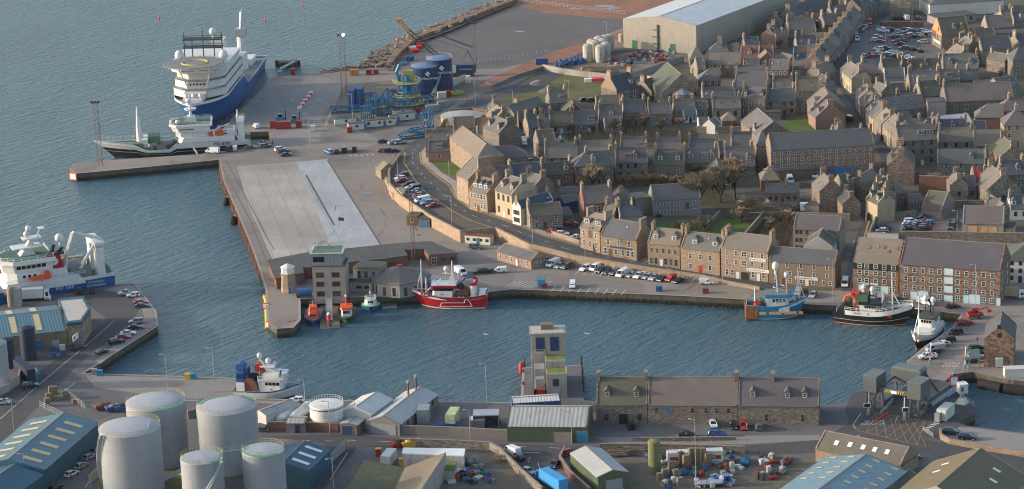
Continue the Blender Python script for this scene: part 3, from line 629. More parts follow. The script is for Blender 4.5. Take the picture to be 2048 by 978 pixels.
block('by the steep street', [
 ((1755,408),(1790,403),6.5,8,o(gable=True,wall='harl_cream',wf=(0,0),pots=5,roof='slate_green',dorm='g-g',lab='cream gabled house with cluster of chimney pots above the car park by the steep street')), ((1758,392),(1793,388),6.6,8,o(gable=True,wf=(0,0),pots=6,roof='slate_green',dorm='g')), ((1762,377),(1796,374),6.6,8,o(gable=True,wf=(0,0),pots=6,roof='slate_green',dorm='g-')),
 ((1791,387),(1816,384),5,8,o(kind='hr',ch=(0,0),wf=(1,1),wall='harl_brown')), ((1816,405),(1844,404),3,5,o(wf=(2,1),ch=(0,0),wall='rubble_red')), ((1843,416),(1883,421),3,11,o(roof='slate_moss',ch=(0,0),wf=(0,0),wall='blockwork'))], group='houses by the steep street')
block('near the brick ruin', [
 ((1775,331),(1829,331),7,15,o(gable=True,wall='granite_pink',roof='slate_green',wf=(0,0),pots=7,dorm='g-g')), ((1797,281),(1875,277),9.5,10,o(wf=(4,3),wst='d',dorm='--bb',wall='granite_dark')),
 ((1875,327),(1970,327),5.2,9,o(roof='slate_blue',ch=(0,0),wf=(3,2),wst='t')), ((1900,372),(1936,371),5.4,9,o(gable=True,wall='granite',wf=(1,1),wst='d',pots=0)), ((1934,374),(1954,373),4.5,7,o(ch=(0,0),wall='granite_dark',wf=(1,1),wst='d')),
 ((1948,359),(1977,358),6,8,o(roof='red_sheet',ch=(0,0),wf=(1,2),kind='hr',wst='d',lab='derelict stone house with a bright red sheet roof')), ((1973,382),(2042,377),5.2,14,o(gable=True,wf=(1,1),pots=5,wst='d')),
 ((1970,415),(1997,417),3.4,6,o(ch=(1,0),wf=(0,0),wall='harled')), ((1996,420),(2020,418),3.6,13,o(gable=True,wf=(0,0),roof='slate_warm',ch=(0,0))), ((2020,418),(2060,417),3.8,8,o(wall='harl_white',wf=(2,1),wst='d')),
 ((1970,363),(2006,362),5,7,o()), ((2004,350),(2052,348),5,9,o(roof='slate_blue'))], group='houses by the brick ruin')
house((1925,446),(2007,448),4.5,11,'rendered hall with purple slates, red ridge and boarded windows above the car park','harl_grey','slate_purple',38,'x',(0,0),name='hall',cat='hall',wf=(0,0),doors=[('F',-0.5,1.2,3.2,2.4,'wood_board'),('F',-0.02,1.2,3.2,2.4,'wood_board'),('F',0.46,1.2,3.0,2.4,'wood_board')])
house((2007,455),(2026,456),3,6,'low annexe with boarded window beside the rendered hall','harl_grey','felt',20,'flat',(0,0),name='annexe',cat='annexe',wf=(0,0),doors=[('F',0,0.8,2,1.6,'wood_board')])
block('behind the long slate roof', [
 ((1878,283),(1947,282),6.5,9,o(wf=(3,2),wst='d',roof='slate_warm')), ((1949,291),(2008,290),6,10,o(wf=(2,2),ch=(0,0))), ((1971,317),(2001,317),4,9,o(roof='slate_moss',ch=(0,0),wf=(2,1),wst='d')),
 ((2001,315),(2054,312),6.2,14,o(gable=True,wf=(0,0),pots=6,roof='slate_green',wall='granite_pink')), ((2008,251),(2062,250),8,11,o(kind='h',wall='harl_cream',wf=(3,3),roof='slate_purple',ch=(1,0))),
 ((1949,266),(1975,265),5,8,o(ch=(0,0))), ((1797,262),(1870,260),7,8,o(ch=(1,1,0.6),dorm='g-g')), ((1878,263),(1936,261),6,8,o(roof='slate_purple',dorm='-g-')),
 ((1950,234),(2008,234),5.2,9,o(kind='hl',ch=(0,0),wall='brick_red',wf=(0,0))), ((1998,222),(2058,220),5,9,o(kind='hl',roof='slate_purple',ch=(1,0)))], group='houses behind the long slate roof')
house((1855,205),(1892,204),8.4,7,'tall plain concrete box with flat roof beside the long slate roof','harl_grey','felt',5,'flat',(0,0),wf=(0,0),name='lift_tower',cat='tower')
house((1872,249),(1945,243),3.4,10,'low shed with pale metal roof behind chimneyed roofs','harl_grey','pale_sheet',22,'x',(0,0),wf=(0,0),sky=2,name='shed',cat='shed')
block('in the sunlit street row', [
 ((1711,184),(1719,198),6,8,o(wf=(2,2),dorm='g')), ((1719,199),(1729,215),6,8,o(wf=(2,2),dorm='g',wall='granite_pink')), ((1731,220),(1746,236),5.6,9,o(wall='harl_cream',wf=(3,2),dorm='g-')), ((1747,236),(1762,250),5.6,9,o(wall='granite_warm',wf=(3,2),dorm='-h',roof='slate_warm')),
 ((1763,247),(1777,262),5.8,9,o(wall='harl_cream',wf=(3,2),roof='slate_warm',sky=3,ch=(0,1))), ((1778,262),(1790,277),6,8,o(wall='harl_cream',wf=(2,2),roof='slate_warm'))], group='lit houses on the sloping street')
block('by the street corner cluster', [
 ((1775,222),(1852,214),6,9,o(wf=(0,0),sky=6,ch=(0,0),wall='granite_dark')), ((1843,193),(1885,190),5,11,o(roof='slate_moss',wf=(2,1),wst='d',sky=3)), ((1819,172),(1881,170),5,11,o(wf=(2,1),sky=3)),
 ((1892,203),(2028,197),6,12,o(wf=(0,0),ch=(1,0),wall='granite_dark',win=[('F',-0.7,2.5,1.4,1.9,'w'),('F',-0.4,2.5,1.4,1.9,'w'),('F',0.25,2.5,1.4,1.9,'w')],roof='slate_purple',lab='long purple slate roofed building with three white windows')),
 ((1769,161),(1811,160),5,9,o(wall='harl_white',wst='d',wf=(3,1),ch=(0,0))), ((1777,184),(1815,181),3,6,o(roof='slate_blue',ch=(0,0),wf=(0,0),wall='harl_cream')), ((1763,185),(1788,182),5,9,o(gable=True,wf=(0,0))), ((1796,207),(1836,205),4,7,o(wall='granite_dark',ch=(1,1))),
 ((1880,161),(1920,159),5,8,o()), ((1921,160),(1960,158),4,8,o(kind='hr',ch=(0,1))), ((1958,170),(1998,167),4,8,o(kind='flat',roof='felt',wall='granite_dark')), ((1998,178),(2040,172),4,8,o(ch=(0,0)))], group='cluster houses by the long slate roof')
house((1705,149),(1767,145),7.2,11,'square stone corner house with hipped purple roof and tall side chimneys','granite','slate_purple',36,'h',(1,0),wf=(3,3),wst='d',pots=5)
house((1680,139),(1703,158),6,8,'shopfront house on the street corner with pale slates lit by the sun','harl_cream','slate_warm',41,'x',(1,1),wf=(4,2))
block('round the crowded car park', [
 ((1766,139),(1803,137),5,8,o(roof='slate_green',wf=(2,1))), ((1806,137),(1884,134),4,7,o(roof='slate_moss',dorm='g-g-',ch=(1,1),wf=(0,0))), ((1822,157),(1880,155),4,7,o(wf=(0,0),dorm='gg',ch=(1,1,0.4))),
 ((1886,137),(1957,136),6,11,o(dorm='g-g',wf=(5,2),lab='grey stone mansion with two white dormers and central pediment')), ((2026,121),(2062,119),7,10,o(kind='h',wf=(2,2),wall='harled',ch=(0,0))), ((2010,123),(2027,118),5,9,o(ch=(1,1),roof='slate_warm',wf=(0,0),gable=True)),
 ((1931,100),(1964,95),6.2,9,o(gable=True,wf=(0,0),wall='granite_dark')), ((1964,100),(2026,96),6.6,10,o(roof='slate_blue',wf=(0,0),ch=(0,0),wall='granite')), ((1890,106),(1912,118),4,9,o(roof='slate_warm',wf=(0,0))), ((1908,92),(1925,96),4,9,o(roof='slate_warm',wf=(0,0))),
 ((1925,80),(1975,76),4,9,o(roof='slate_purple',ch=(0,0))), ((1953,78),(1993,75),4,8,o(roof='slate_moss',ch=(0,0),wf=(0,0),wall='harl_orange')), ((1975,56),(2030,53),5,10,o(kind='hr',ch=(0,0))), ((1980,70),(2060,66),4,9,o(kind='flat',roof='felt')),
 ((2004,38),(2026,37),5.5,8,o(wf=(0,0),wall='harl_cream')), ((2028,42),(2062,40),5,8,o(roof='slate_blue',dorm='-h-',wf=(2,1))), ((2040,92),(2070,88),6,9,o(ch=(1,0),roof='slate_blue'))], group='buildings round the crowded car park')
hs = house((1883,70),(1940,66),6.4,13,'orange rendered shop with mossy mansard roof and red lettering beside the car park','granite_dark','slate_moss',44,'x',(0,0),wf=(2,1),gwall='harl_orange',skew=0.05,name='shop',cat='shop',dorm='-gg'); fascia(hs,.12,2.5,9,1.0,'paint_white','L'); fascia(hs,-.45,6.2,5,.7,'paint_red','L'); [put('window',win_mesh(.8,1.6,'d'),hs,(min(c[0] for o in hs.children if o.name.startswith('wall') for c in o.bound_box)-.02,y_,z_),-pi/2) for y_,z_ in ((5,3.9),(3.4,3.9),(1.8,3.9),(-1.6,3.9),(-2.6,7.4))]
house((1860,9),(2007,0),5.8,17,'long white panelled warehouse beyond the crowded car park','white_panel','slate_warm',24,'hl',(0,0),wf=(0,0),name='warehouse',cat='warehouse')
house((1875,37),(1953,29),3.2,10,'flat roofed grey depot in front of the white warehouse','harl_grey','felt',5,'flat',(0,0),wf=(4,1),name='depot',cat='depot',wst='d')
house((1780,9),(1821,9),5.6,14,'broad stone gable beside the top of the car park','granite','slate',40,'x',(0,0),gable=True,wf=(0,0))
block('in the straight street terrace', [((1647+i*8.7, 127-i*10.8),(1647+(i+1)*8.7, 127-(i+1)*10.8),5.6,8.5,o(wf=(3,2),ch=(1,0),pots=6,dorm=['-','g','-'][i%3],roof=['slate','slate_blue','slate_green'][i%3],wall=['granite_pink','granite','harled'][i%3],wst='d')) for i in range(9)], group='terrace of the long straight street')
block('behind the straight street terrace', [
 ((1522,70),(1552,71),5.4,9,o(gable=True,wf=(0,0),wall='harl_pink')), ((1552,74),(1576,72),5,8,o(kind='hr',wall='harl_pink',ch=(0,0),wf=(1,1))), ((1600,42),(1658,15),4,12,o(roof='slate_dark',ch=(1,0,0.5),wf=(6,1))), ((1578,60),(1632,57),5,9,o(ch=(1,1))),
 ((1594,94),(1636,92),4,9,o(roof='slate_purple',wf=(2,1),ch=(1,0))), ((1588,105),(1620,104),2.6,5,o(roof='tile_brown',wall='paint_blue',ch=(0,0),wf=(2,1),lab='small bright blue walled hut with red roof among the back yards')), ((1630,44),(1652,43),5,7,o(wall='rubble_red',ch=(0,0),wf=(1,2))), ((1650,50),(1682,47),5,9,o(wf=(0,0),ch=(1,1),pots=6,roof='slate_warm')),
 ((1664,30),(1700,27),5,8,o(pots=6,wf=(0,0))), ((1540,45),(1566,44),5,8,o(gable=True,wf=(0,0),pots=5)), ((1577,77),(1606,75),3,6,o(kind='flat',roof='felt',wf=(0,0))), ((1606,76),(1628,75),3,7,o(ch=(0,0),wf=(0,0))), ((1690,6),(1722,3),5.5,12,o(wf=(0,0),ch=(0,0),gable=True)), ((1722,19),(1758,6),5.5,9,o(wf=(4,2),roof='slate_blue',ch=(0,0),wall='granite_dark')), ((1663,8),(1700,4),4,8,o(wall='harl_cream',roof='slate_moss'))], group='back houses by the long straight street')
block('between warehouse and church', [
 ((1480,115),(1518,115),5,9,o(roof='tile_red',wall='harl_cream',ch=(0,0),wf=(0,0))), ((1515,113),(1548,112),5,8,o(roof='tile_red',wall='harl_cream',ch=(0,0),wf=(0,0))), ((1417,102),(1459,102),4.5,8,o(kind='h',wall='harl_pink',ch=(1,1),pots=2)), ((1460,104),(1478,104),4,7,o(wall='brick_red',ch=(0,0))), ((1490,92),(1520,90),4,7,o(ch=(1,0))),
 ((1396,161),(1441,160),5.2,9,o(wall='harl_brown',ch=(0,0),wf=(3,2),wst='w2',ww=1.4,roof='slate_warm',kind='hl')), ((1411,128),(1482,128),5.2,9,o(wall='harl_brown',ch=(0,0),wf=(4,2),wst='w2',ww=1.4)), ((1380,118),(1408,117),4,10,o(kind='h',ch=(0,0),wf=(0,0),roof='slate_warm')), ((1395,140),(1412,139),4,10,o(ch=(0,0),wf=(0,0),roof='slate_warm')),
 ((1488,137),(1520,136),5,8,o(ch=(0,0),wall='harl_brown',wf=(0,0))), ((1518,121),(1550,120),5.4,9,o(gable=True,wall='harl_brown',wf=(2,2),ch=(0,0),wst='w2',ww=1.3,roof='slate_warm')), ((1550,122),(1572,128),4,7,o(ch=(0,0),wf=(1,1),wst='w2')), ((1536,139),(1577,140),6.5,8,o(wall='harl_brown',wf=(4,2),ch=(0,0),wst='w2')), ((1587,139),(1607,139),6,6,o(kind='flat',roof='felt',wall='granite_dark'))], group='roofs between the big warehouse and the church')
block('between church and corner', [
 ((1470,152),(1532,152),6,8,o(ch=(1,1))), ((1467,179),(1533,180),6,13,o(sky=2,wf=(0,0),pots=5)), ((1546,182),(1587,181),6,9,o(sky=1,wf=(0,0))), ((1592,182),(1640,181),9,10,o(roof='slate_moss',wf=(4,3),wall='harled',ch=(1,0),pots=4)),
 ((1531,204),(1593,201),5.6,9,o(sky=2,wf=(4,2),ch=(0,1),wst='b')), ((1481,198),(1530,200),7,9,o(dorm='g--g',wf=(4,2),ch=(1,1),wall='granite_dark')), ((1495,206),(1520,204),5.6,5,o(gable=True,wf=(2,2),ch=(0,0),wall='granite_warm')), ((1425,217),(1482,215),4.8,8,o(sky=2,wf=(3,1),wst='d',wall='harled',wh=2)),
 ((1406,197),(1472,194),5,8,o(wf=(0,0))), ((1380,219),(1416,218),4,8,o(wf=(2,1))), ((1444,241),(1473,240),2.6,6,o(kind='h',roof='asbestos_moss',ch=(0,0),wf=(0,0),wall='timber')), ((1514,271),(1581,266),5,24,o(gable=True,roof='slate_warm',ch=(0,0),wf=(0,0),wall='granite_pink',pitch=36)),
 ((1631,236),(1691,232),4.6,11,o(gable=True,wall='harl_pink',wf=(0,0),dorm='g-g',win=[('L',0.35,2.4,1.2,1.8,'d')],ch=(1,0),pots=0)), ((1614,201),(1622,219),6,13,o(wall='harl_pink',wf=(0,0),ch=(1,0),pots=0)), ((1611,147),(1645,151),4.6,11,o(gable=True,wf=(0,0),roof='slate_warm')), ((1640,172),(1673,169),6,9,o(gable=True,wf=(0,0),roof='slate_moss')),
 ((1527,226),(1562,225),3,6,o(kind='flat',roof='slate_dark',wall='blockwork')), ((1430,253),(1442,246),3,5,o(roof='slate_warm',ch=(0,0),wf=(0,0),wall='harl_white')), ((1397,250),(1420,249),3,5,o(wall='harl_white',ch=(0,0),wf=(1,1))), ((1512,272),(1538,270),4,6,o(wall='harl_white',roof='slate',ch=(1,0),wf=(2,1))), ((1660,272),(1700,270),4,6,o(gable=True,roof='slate_warm',wf=(0,0))), ((1666,282),(1728,279),5,7,o(ch=(1,1),wf=(0,0)))], group='old houses from the church to the corner')
block('below the grass plot', [
 ((1148,250),(1198,247),3.2,10,o(roof='slate_blue',dorm='-b',wf=(4,1),ch=(1,1))), ((1100,252),(1146,250),3.2,10,o(roof='slate_moss',wf=(3,1),wst='d')), ((1200,240),(1246,238),4.2,10,o(roof='slate_purple',wf=(0,0))), ((1192,208),(1241,206),4,6,o(roof='slate_moss',wall='harl_cream',ch=(0,0),wf=(0,0))), ((1248,226),(1294,223),5,9,o(roof='slate_blue',wf=(3,1))), ((1210,252),(1244,250),3,6,o(kind='x',ch=(0,0),wf=(2,1))),
 ((1297,228),(1344,226),4.6,8,o(roof='slate_purple',wf=(3,1))), ((1349,221),(1391,219),4.6,8,o(wf=(0,0))), ((1367,232),(1395,230),2.8,4,o(wall='harl_white',ch=(0,0),wf=(3,1))), ((1255,232),(1290,230),3,5,o(roof='slate_moss',ch=(0,0))), ((1126,227),(1168,225),3,9,o(gable=True,roof='slate_moss',ch=(0,0),wf=(0,0),wall='paint_brown')), ((1101,206),(1137,203),4,9,o(kind='x',dorm='-b',ch=(1,1))), ((1028,229),(1090,209),3.6,7,o(ch=(0,0,0.3),sky=1,wf=(0,0))), ((1078,217),(1106,213),3.4,6,o(kind='flat',roof='felt',wall='harl_pink',wf=(2,1))),
 ((1275,188),(1300,184),3,6,o(ch=(0,0),wf=(0,0),roof='slate_moss')), ((1303,185),(1322,180),3.4,10,o(roof='slate_green',ch=(1,0),wf=(0,0))), ((1316,158),(1352,152),3.5,8,o(kind='flat',roof='moss',wall='harl_cream')), ((1322,215),(1342,213),2.8,5,o(wf=(2,1),ch=(0,0)))], group='low roofs near the grass plot')
house((1233,181),(1277,173),8,10.5,'tall dark stone house with sunlit pink gable and broad yellow chimneys by the grass plot','granite_dark','slate_dark',44,'x',(1,1),wf=(3,3),gwall='granite_warm',dorm='--h',pots=7,chw=2.6)
# ---- shore road front, in more detail
house((913,348),(936,360),8.8,13,'tall narrow four storey stone house at the road junction with broad blank chimney','granite_warm','slate_warm',40,'x',(0,1),wf=(0,0),pots=0,chw=5,win=[('F',-0.6,z,0.8,1.3) for z in (7.2,4.6,1.5)]+[('F',0,z,0.8,1.5) for z in (7.2,4.3,1.5)]+[('F',0.6,z,0.8,1.3) for z in (7.2,4.6,1.5)],sky=3)
house((938,381),(974,388),6.6,9.5,'stone terrace house with three white dormers beside the tall narrow house','granite_warm','slate',40,'x',(1,1),wf=(5,2),dorm='hhh',pots=5)
house((990,380),(1023,390),8.6,11,'cream ashlar house with outside stair and two stone dormers','harl_cream','slate_warm',38,'x',(1,1),wf=(3,2),dorm='g-g',ww=1.1,wh=2.1,wst='d',pots=3,sky=1)
house((1037,368),(1067,377),6.5,9,'rear wing with pale lit roof behind the cream ashlar house','granite_dark','slate_warm',38,'x',(1,1),wf=(0,0),sky=1)
house((1024,412),(1041,416),6,15,'white harled house with navy slates, its sunlit gable to the shore road','harl_white','slate_navy',46,'x',(1,1),gable=True,wf=(0,0),pots=2,win=[('L',u,z,0.7,1.5,'d') for z in (0.9,3.4) for u in (-0.5,-0.15,0.2,0.5)])
house((1060,433),(1126,427),4.4,8,'low stone house with mossy hips facing the small car park','granite','slate_moss',36,'x',(1,0),wf=(0,0),win=[('F',-0.62,2.9,1.1,1.5),('F',-0.62,0.6,1.1,1.5),('F',0.55,2.9,1.1,1.5),('F',0.5,0.6,1.5,1.5)],doors=[('F',-0.1,0,1.2,2.2,'paint_brown')])
house((1127,431),(1146,428),3,6,'small stone store beside the low mossy house','granite_dark','slate',30,'x',(0,0),wf=(0,0)); house((1110,401),(1126,406),4,8,'small blue walled shed with a pale lit roof','paint_navy','slate_warm',36,'x',(0,0),gable=True,wf=(0,0),name='shed',cat='shed')
house((1168,407),(1228,402),7,9,'red granite villa with sunlit pointed gable and white bay windows','rubble_red','slate',42,'x',(1,1),wf=(0,0),win=[('F',-0.25,3.8,1.2,1.9),('F',0.0,3.8,1.2,1.9),('L',0,4.2,1.2,2),('L',0,1.2,1.2,2)])
house((1226,401),(1260,400),6.4,9,'beige gabled house behind the red granite villa','harled','slate_blue',44,'x',(1,0),gable=True,wf=(0,0)); house((1240,434),(1286,431),5.2,9,'grey rendered house with hipped roof behind the crow-stepped house','harl_grey','slate_blue',36,'hr',(1,0),wf=(0,0),pots=3)
house((1204,428),(1228,430),5,7,'stone wing with broad chimney between the villa and the grey rendered house','granite','slate',40,'x',(1,1),wf=(0,0),pots=2)
house((1271,400),(1301,396),5,8,'flat roofed rendered link block with green stained roof','harl_grey','moss',5,'flat',(0,0),wf=(0,0),name='link_block',cat='annexe')
house((1306,401),(1402,395),5.8,10,'long grey rendered block with two rows of small windows above the lawn','harl_grey','slate_blue',38,'x',(0,0),wf=(0,0),win=[('F',u,z,0.9,1.3) for z in (0.9,3.6) for u in (-0.8,-0.5,-0.22,0.05,0.72,0.93)],doors=[('F',0.42,2.2,1.2,2.2,'paint_brown')])
house((1160,453),(1199,462),7.2,9,'sandstone house with crow-stepped front gable beside the small car park','granite_warm','slate_warm',42,'x',(1,1),wf=(0,0),dorm='b-b',pots=0,chw=3,win=[('F',u,z,0.9,2,'w') for z in (1.2,4.4) for u in (-0.62,0.6)]+[('F',0,1.2,0.9,2,'w')],doors=[('F',0.42,0,1.1,2.4,'paint_black'),('F',0.05,4.2,1.5,3.6,'paint_brown')])
h2 = house((1201,470),(1273,480),6.6,9.5,'sandstone pub with blue lettered fascia and chimneyed wallhead gable','granite_warm','slate',42,'x',(0,1),wf=(0,0),pots=0,chw=3.4,sky=1,name='pub',cat='pub',win=[('F',u,3.9,1.0,1.8) for u in (-0.58,0.0,0.6)]+[('F',u,0.8,1.1,1.9) for u in (-0.74,-0.17,0.22,0.5,0.76)],doors=[('F',-0.47,0,1.2,2.4,'paint_brown')]); fascia(h2,.14,3.3,8.0,.5,'paint_navy')
house((1295,485),(1359,491),7.3,8.5,'pale stone house with two white bay dormers and a white door','granite_warm','slate_warm',42,'x',(1,1),wf=(0,0),dorm='h-h',sky=1,pots=4,win=[('F',u,4.3,0.9,1.4,'n') for u in (-0.75,-0.4,-0.02,0.36,0.72)]+[('F',u,0.6,1.1,2.0,'n') for u in (-0.78,-0.48,0.12,0.44,0.76)],doors=[('F',-0.16,0,1.1,2.3,'paint_white')])
house((1361,495),(1439,503),7.5,9,'pale stone house with two boxed dormers and a red door','granite_warm','slate',42,'x',(1,1),wf=(0,0),dorm='-h--h',sky=1,pots=5,win=[('F',u,z,1.0,1.7) for z in (1.0,4.3) for u in (-0.5,0.5)]+[('F',0.02,4.3,1.0,1.7)],doors=[('F',0.02,0,1.1,2.4,'paint_red')])
h5 = house((1442,494),(1536,504),9.6,9,'three storey stone house with archway pend and two white shop signs','granite_warm','slate_warm',40,'x',(1,1),wf=(0,0),pots=3,chw=3,win=[('F',u,z,0.9,1.6) for z in (4.4,7.3) for u in (-0.76,-0.37,0.33,0.75)]+[('F',-0.02,z,1.7,1.6) for z in (4.4,7.3)]+[('F',u,1.0,1.0,1.8) for u in (-0.75,-0.52,0.35,0.8)],doors=[('F',-0.3,0,1.1,2.2,'paint_white'),('F',0.02,0,2.6,2.4,'paint_black'),('F',0.58,0,1.1,2.4,'paint_white')]); fascia(h5,.56,6.75,5.4,.95,'paint_white',marks='lead'); fascia(h5,.57,3.35,7.4,1.0,'paint_white',marks='lead')
h6 = house((1538,521),(1670,530),7.2,8,'long brown harled inn with worn plaster and a white name board','harl_brown_pale','slate',40,'x',(0,0),wf=(0,0),name='inn',cat='inn',sky=0,win=[('F',u,5.4,0.9,1.5) for u in (-0.76,-0.45,-0.03,0.36,0.76)]+[('F',u,2.9,0.9,1.4) for u in (-0.8,-0.36,0.36,0.76)]+[('F',-0.03,2.9,1.5,1.4)]+[('F',u,0.6,0.9,1.4) for u in (-0.8,-0.36,-0.02,0.34,0.66,0.85)],doors=[('F',-0.55,0,1.0,2.1,'paint_brown'),('F',0.15,0,1.1,2.1,'paint_white')]); fascia(h6,.14,2.35,7.2,.95,'paint_white',marks='paint_red')
house((1586,457),(1679,462),7.6,9,'three storey beige tenement with purple slates behind the inn','harled','slate_purple',38,'x',(0,0),wf=(0,0),name='tenement',cat='tenement',wst='b',win=[('F',u,z,0.9,1.3,'b') for z in (0.8,3.3,5.9) for u in (-0.84,-0.66,-0.4)]+[('F',0.3,5.9,1,1.4,'d')])
house((1608,493),(1665,495),5,10,'white rendered gable with dark slate roof behind the inn','harl_grey_pale','slate_green',36,'x',(0,0),gable=True,wf=(0,0),win=[('L',0.1,0.8,1.2,1.5,'d')])
# granary
gw = [('F',u,z,1.1,1.5,'t') for z in (2.9,5.6,8.3) for u in (-0.87,-0.70,-0.53,-0.365,-0.2,0.16,0.33,0.5,0.67,0.84)] + [('F',u,0.5,1.3,1.6,'t') for u in (-0.87,-0.365,-0.2,0.16,0.67,0.84)] + [('R',u,z,1.1,1.4,'t') for z in (1.0,3.6,6.2,8.6) for u in (-0.6,0.35)]
gr = house((1799,527),(2001,541),10.8,16,'long four storey red stone granary with pale blue doors and window frames','granary_stone','slate_purple',36,'x',(0,0),wf=(0,0),name='granary',cat='granary',win=gw,doors=[('F',-0.02,z,2.6,2.0,'paint_teal') for z in (0.02,2.9,5.6,8.3)]+[('F',-0.70,0,2.2,2.4,'paint_teal'),('F',-0.53,0,3.2,2.7,'paint_teal'),('F',0.33,0,1.6,2.5,'paint_teal'),('F',0.5,0,3.2,2.8,'paint_teal'),('F',0.965,0,1.2,2.3,'paint_teal')])
gr2 = house((1706,523),(1797,529),9.4,15,'granary end block with black clad top storey and grey slates at the street corner','granary_stone','slate_warm',36,'x',(0,0),wf=(0,0),name='granary',cat='granary',sky=5,skew=0.1,win=[('F',u,z,1.2,1.5,'t') for z in (2.9,5.4) for u in (-0.7,-0.4,0.0,0.38,0.78)]+[('F',u,0.6,1.5,1.6,'t') for u in (0.12,0.72)],doors=[('F',-0.62,0,1.8,2.3,'paint_teal'),('F',0.4,0,2.2,2.3,'paint_teal')]); fascia(gr2,-.28,2.75,5.2,.6,'paint_white',marks='paint_navy')
m = MB(); wd2 = (at0(1797,529,12.4) - at0(1706,523,12.4)).length/2
m.box(-wd2-0.05, wd2-0.3, -7.62, -7.45, 7.2, 9.4); cb = m.build('cladding', 'paint_black', gr2)
for u in (-0.7,-0.4,0.0,0.38,0.78): put('window', win_mesh(1.2,1.4,'t'), gr2, (u*wd2, -7.63, 7.6))
ch_ = house((1324,185),(1403,179),6.2,24,'grey stone church with pointed arch windows, half round apse and green stained roof','granite','slate_green',40,'x',(0,0),gable=True,wf=(0,0),name='church',cat='church',skew=.15,doors=[('L',u,1.2,1.5,4.2,'paint_black') for u in (-.62,.62)])
m = MB(); m.lathe([(3.6,-1),(3.6,5.6)],8,(-12.4,0,0)); m.build('apse','granite',ch_); m = MB(); m.lathe([(3.9,5.5),(.1,7.6)],8,(-12.4,0,0)); m.build('apse_roof','lead',ch_)
for a in (-1,0,1): put('window',door_mesh(1.2,3.8,'paint_black'),ch_,(-12.4-3.4*cos(a*.7),3.4*sin(a*.7),1.0),-pi/2-a*.7)
# ------------------------------------------------ the air
m = MB(); m.box(-2800, 2800, -60, 5400, -7, 246); hz = m.build('haze', []); hz['kind'] = 'stuff'; hz['label'] = 'thin pale sea haze over the whole harbour and town'
b = NB('haze_air'); b.t.nodes.remove(b.b); pv = b.n('VolumePrincipled'); pv.inputs['Color'].default_value = (0.88, 0.93, 1, 1); pv.inputs['Density'].default_value = 0.000014; pv.inputs['Anisotropy'].default_value = 0.2
b.l(pv.outputs[0], b.t.nodes['Material Output'].inputs['Volume']); hz.data.materials.append(b.m)
# ------------------------------------------------ vehicles
CARC = {'white':C(214,214,212),'silver':C(150,156,162),'grey':C(88,92,96),'black':C(22,23,25),'navy':C(30,40,62),'blue':C(44,92,150),'pale blue':C(104,150,186),'red':C(158,26,30),'dark red':C(92,24,28),'orange':C(196,104,40),'green':C(30,70,50),'beige':C(164,152,132),'cream':C(206,196,170),'purple':C(58,52,96)}
def paint(c):
 k = 'car paint ' + c
 if k not in MAT:
  b = NB(k); MAT[k] = b.done(CARC[c], 0.28, 0.0, 0.6); b.b.inputs['Coat Weight'].default_value = 0.4
 return k
plain('tyre', C(24,24,25), 0.85); plain('car_dark', C(18,19,22), 0.12, var=0.0, spec=0.6); plain('lamp_lens', C(220,220,214), 0.2, var=0); plain('tail_lens', C(140,16,16), 0.3, var=0)
KIND = {  # length, width, side outline of body, glasshouse base x0,x1, roof x0,x1, sill z, roof z
 'car': (4.2,1.78,[(-2.1,.32),(2.0,.3),(2.1,.5),(2.05,.72),(1.7,.84),(.95,.95),(-1.95,.98),(-2.1,.85)],(-2.0,1.0),(-1.55,.1),.93,1.46),
 'saloon': (4.6,1.8,[(-2.3,.34),(2.2,.3),(2.3,.5),(2.22,.7),(1.8,.8),(.9,.92),(-1.6,.95),(-2.25,.92),(-2.3,.8)],(-1.75,1.0),(-1.0,.15),.9,1.42),
 'estate': (4.7,1.85,[(-2.35,.36),(2.25,.34),(2.35,.6),(2.28,.85),(1.8,.98),(.95,1.08),(-2.25,1.1),(-2.35,.95)],(-2.25,1.1),(-2.0,.35),1.05,1.70),
 'small van': (4.4,1.85,[(-2.2,.34),(2.1,.32),(2.2,.55),(2.12,.85),(1.7,1.0),(1.15,1.08),(.55,1.8),(-2.1,1.86),(-2.2,1.7)],(.35,1.16),(.2,.58),1.05,1.80),
 'van': (5.4,2.05,[(-2.7,.38),(2.6,.36),(2.7,.6),(2.62,1.05),(2.2,1.22),(1.3,2.15),(-2.6,2.3),(-2.7,2.1)],(1.15,2.2),(.95,1.42),1.2,2.16),
 'pickup': (5.2,1.88,[(-2.6,.5),(2.5,.45),(2.6,.7),(2.52,.95),(2.0,1.08),(1.2,1.16),(-2.6,1.12)],(-.75,1.25),(-.45,.55),1.12,1.78)}
def wheel_mesh(r=0.33, w=0.24):
 k = ('wh', r)
 if k not in ME:
  m = MB(); m.cyl((0,-w/2,0),(0,w/2,0),r,r,14); m.mat(1).cyl((0,-w/2-0.012,0),(0,w/2+0.012,0),r*0.62,r*0.62,10); ME[k] = m.mesh('wheel', ['tyre','galv'])
 return ME[k]
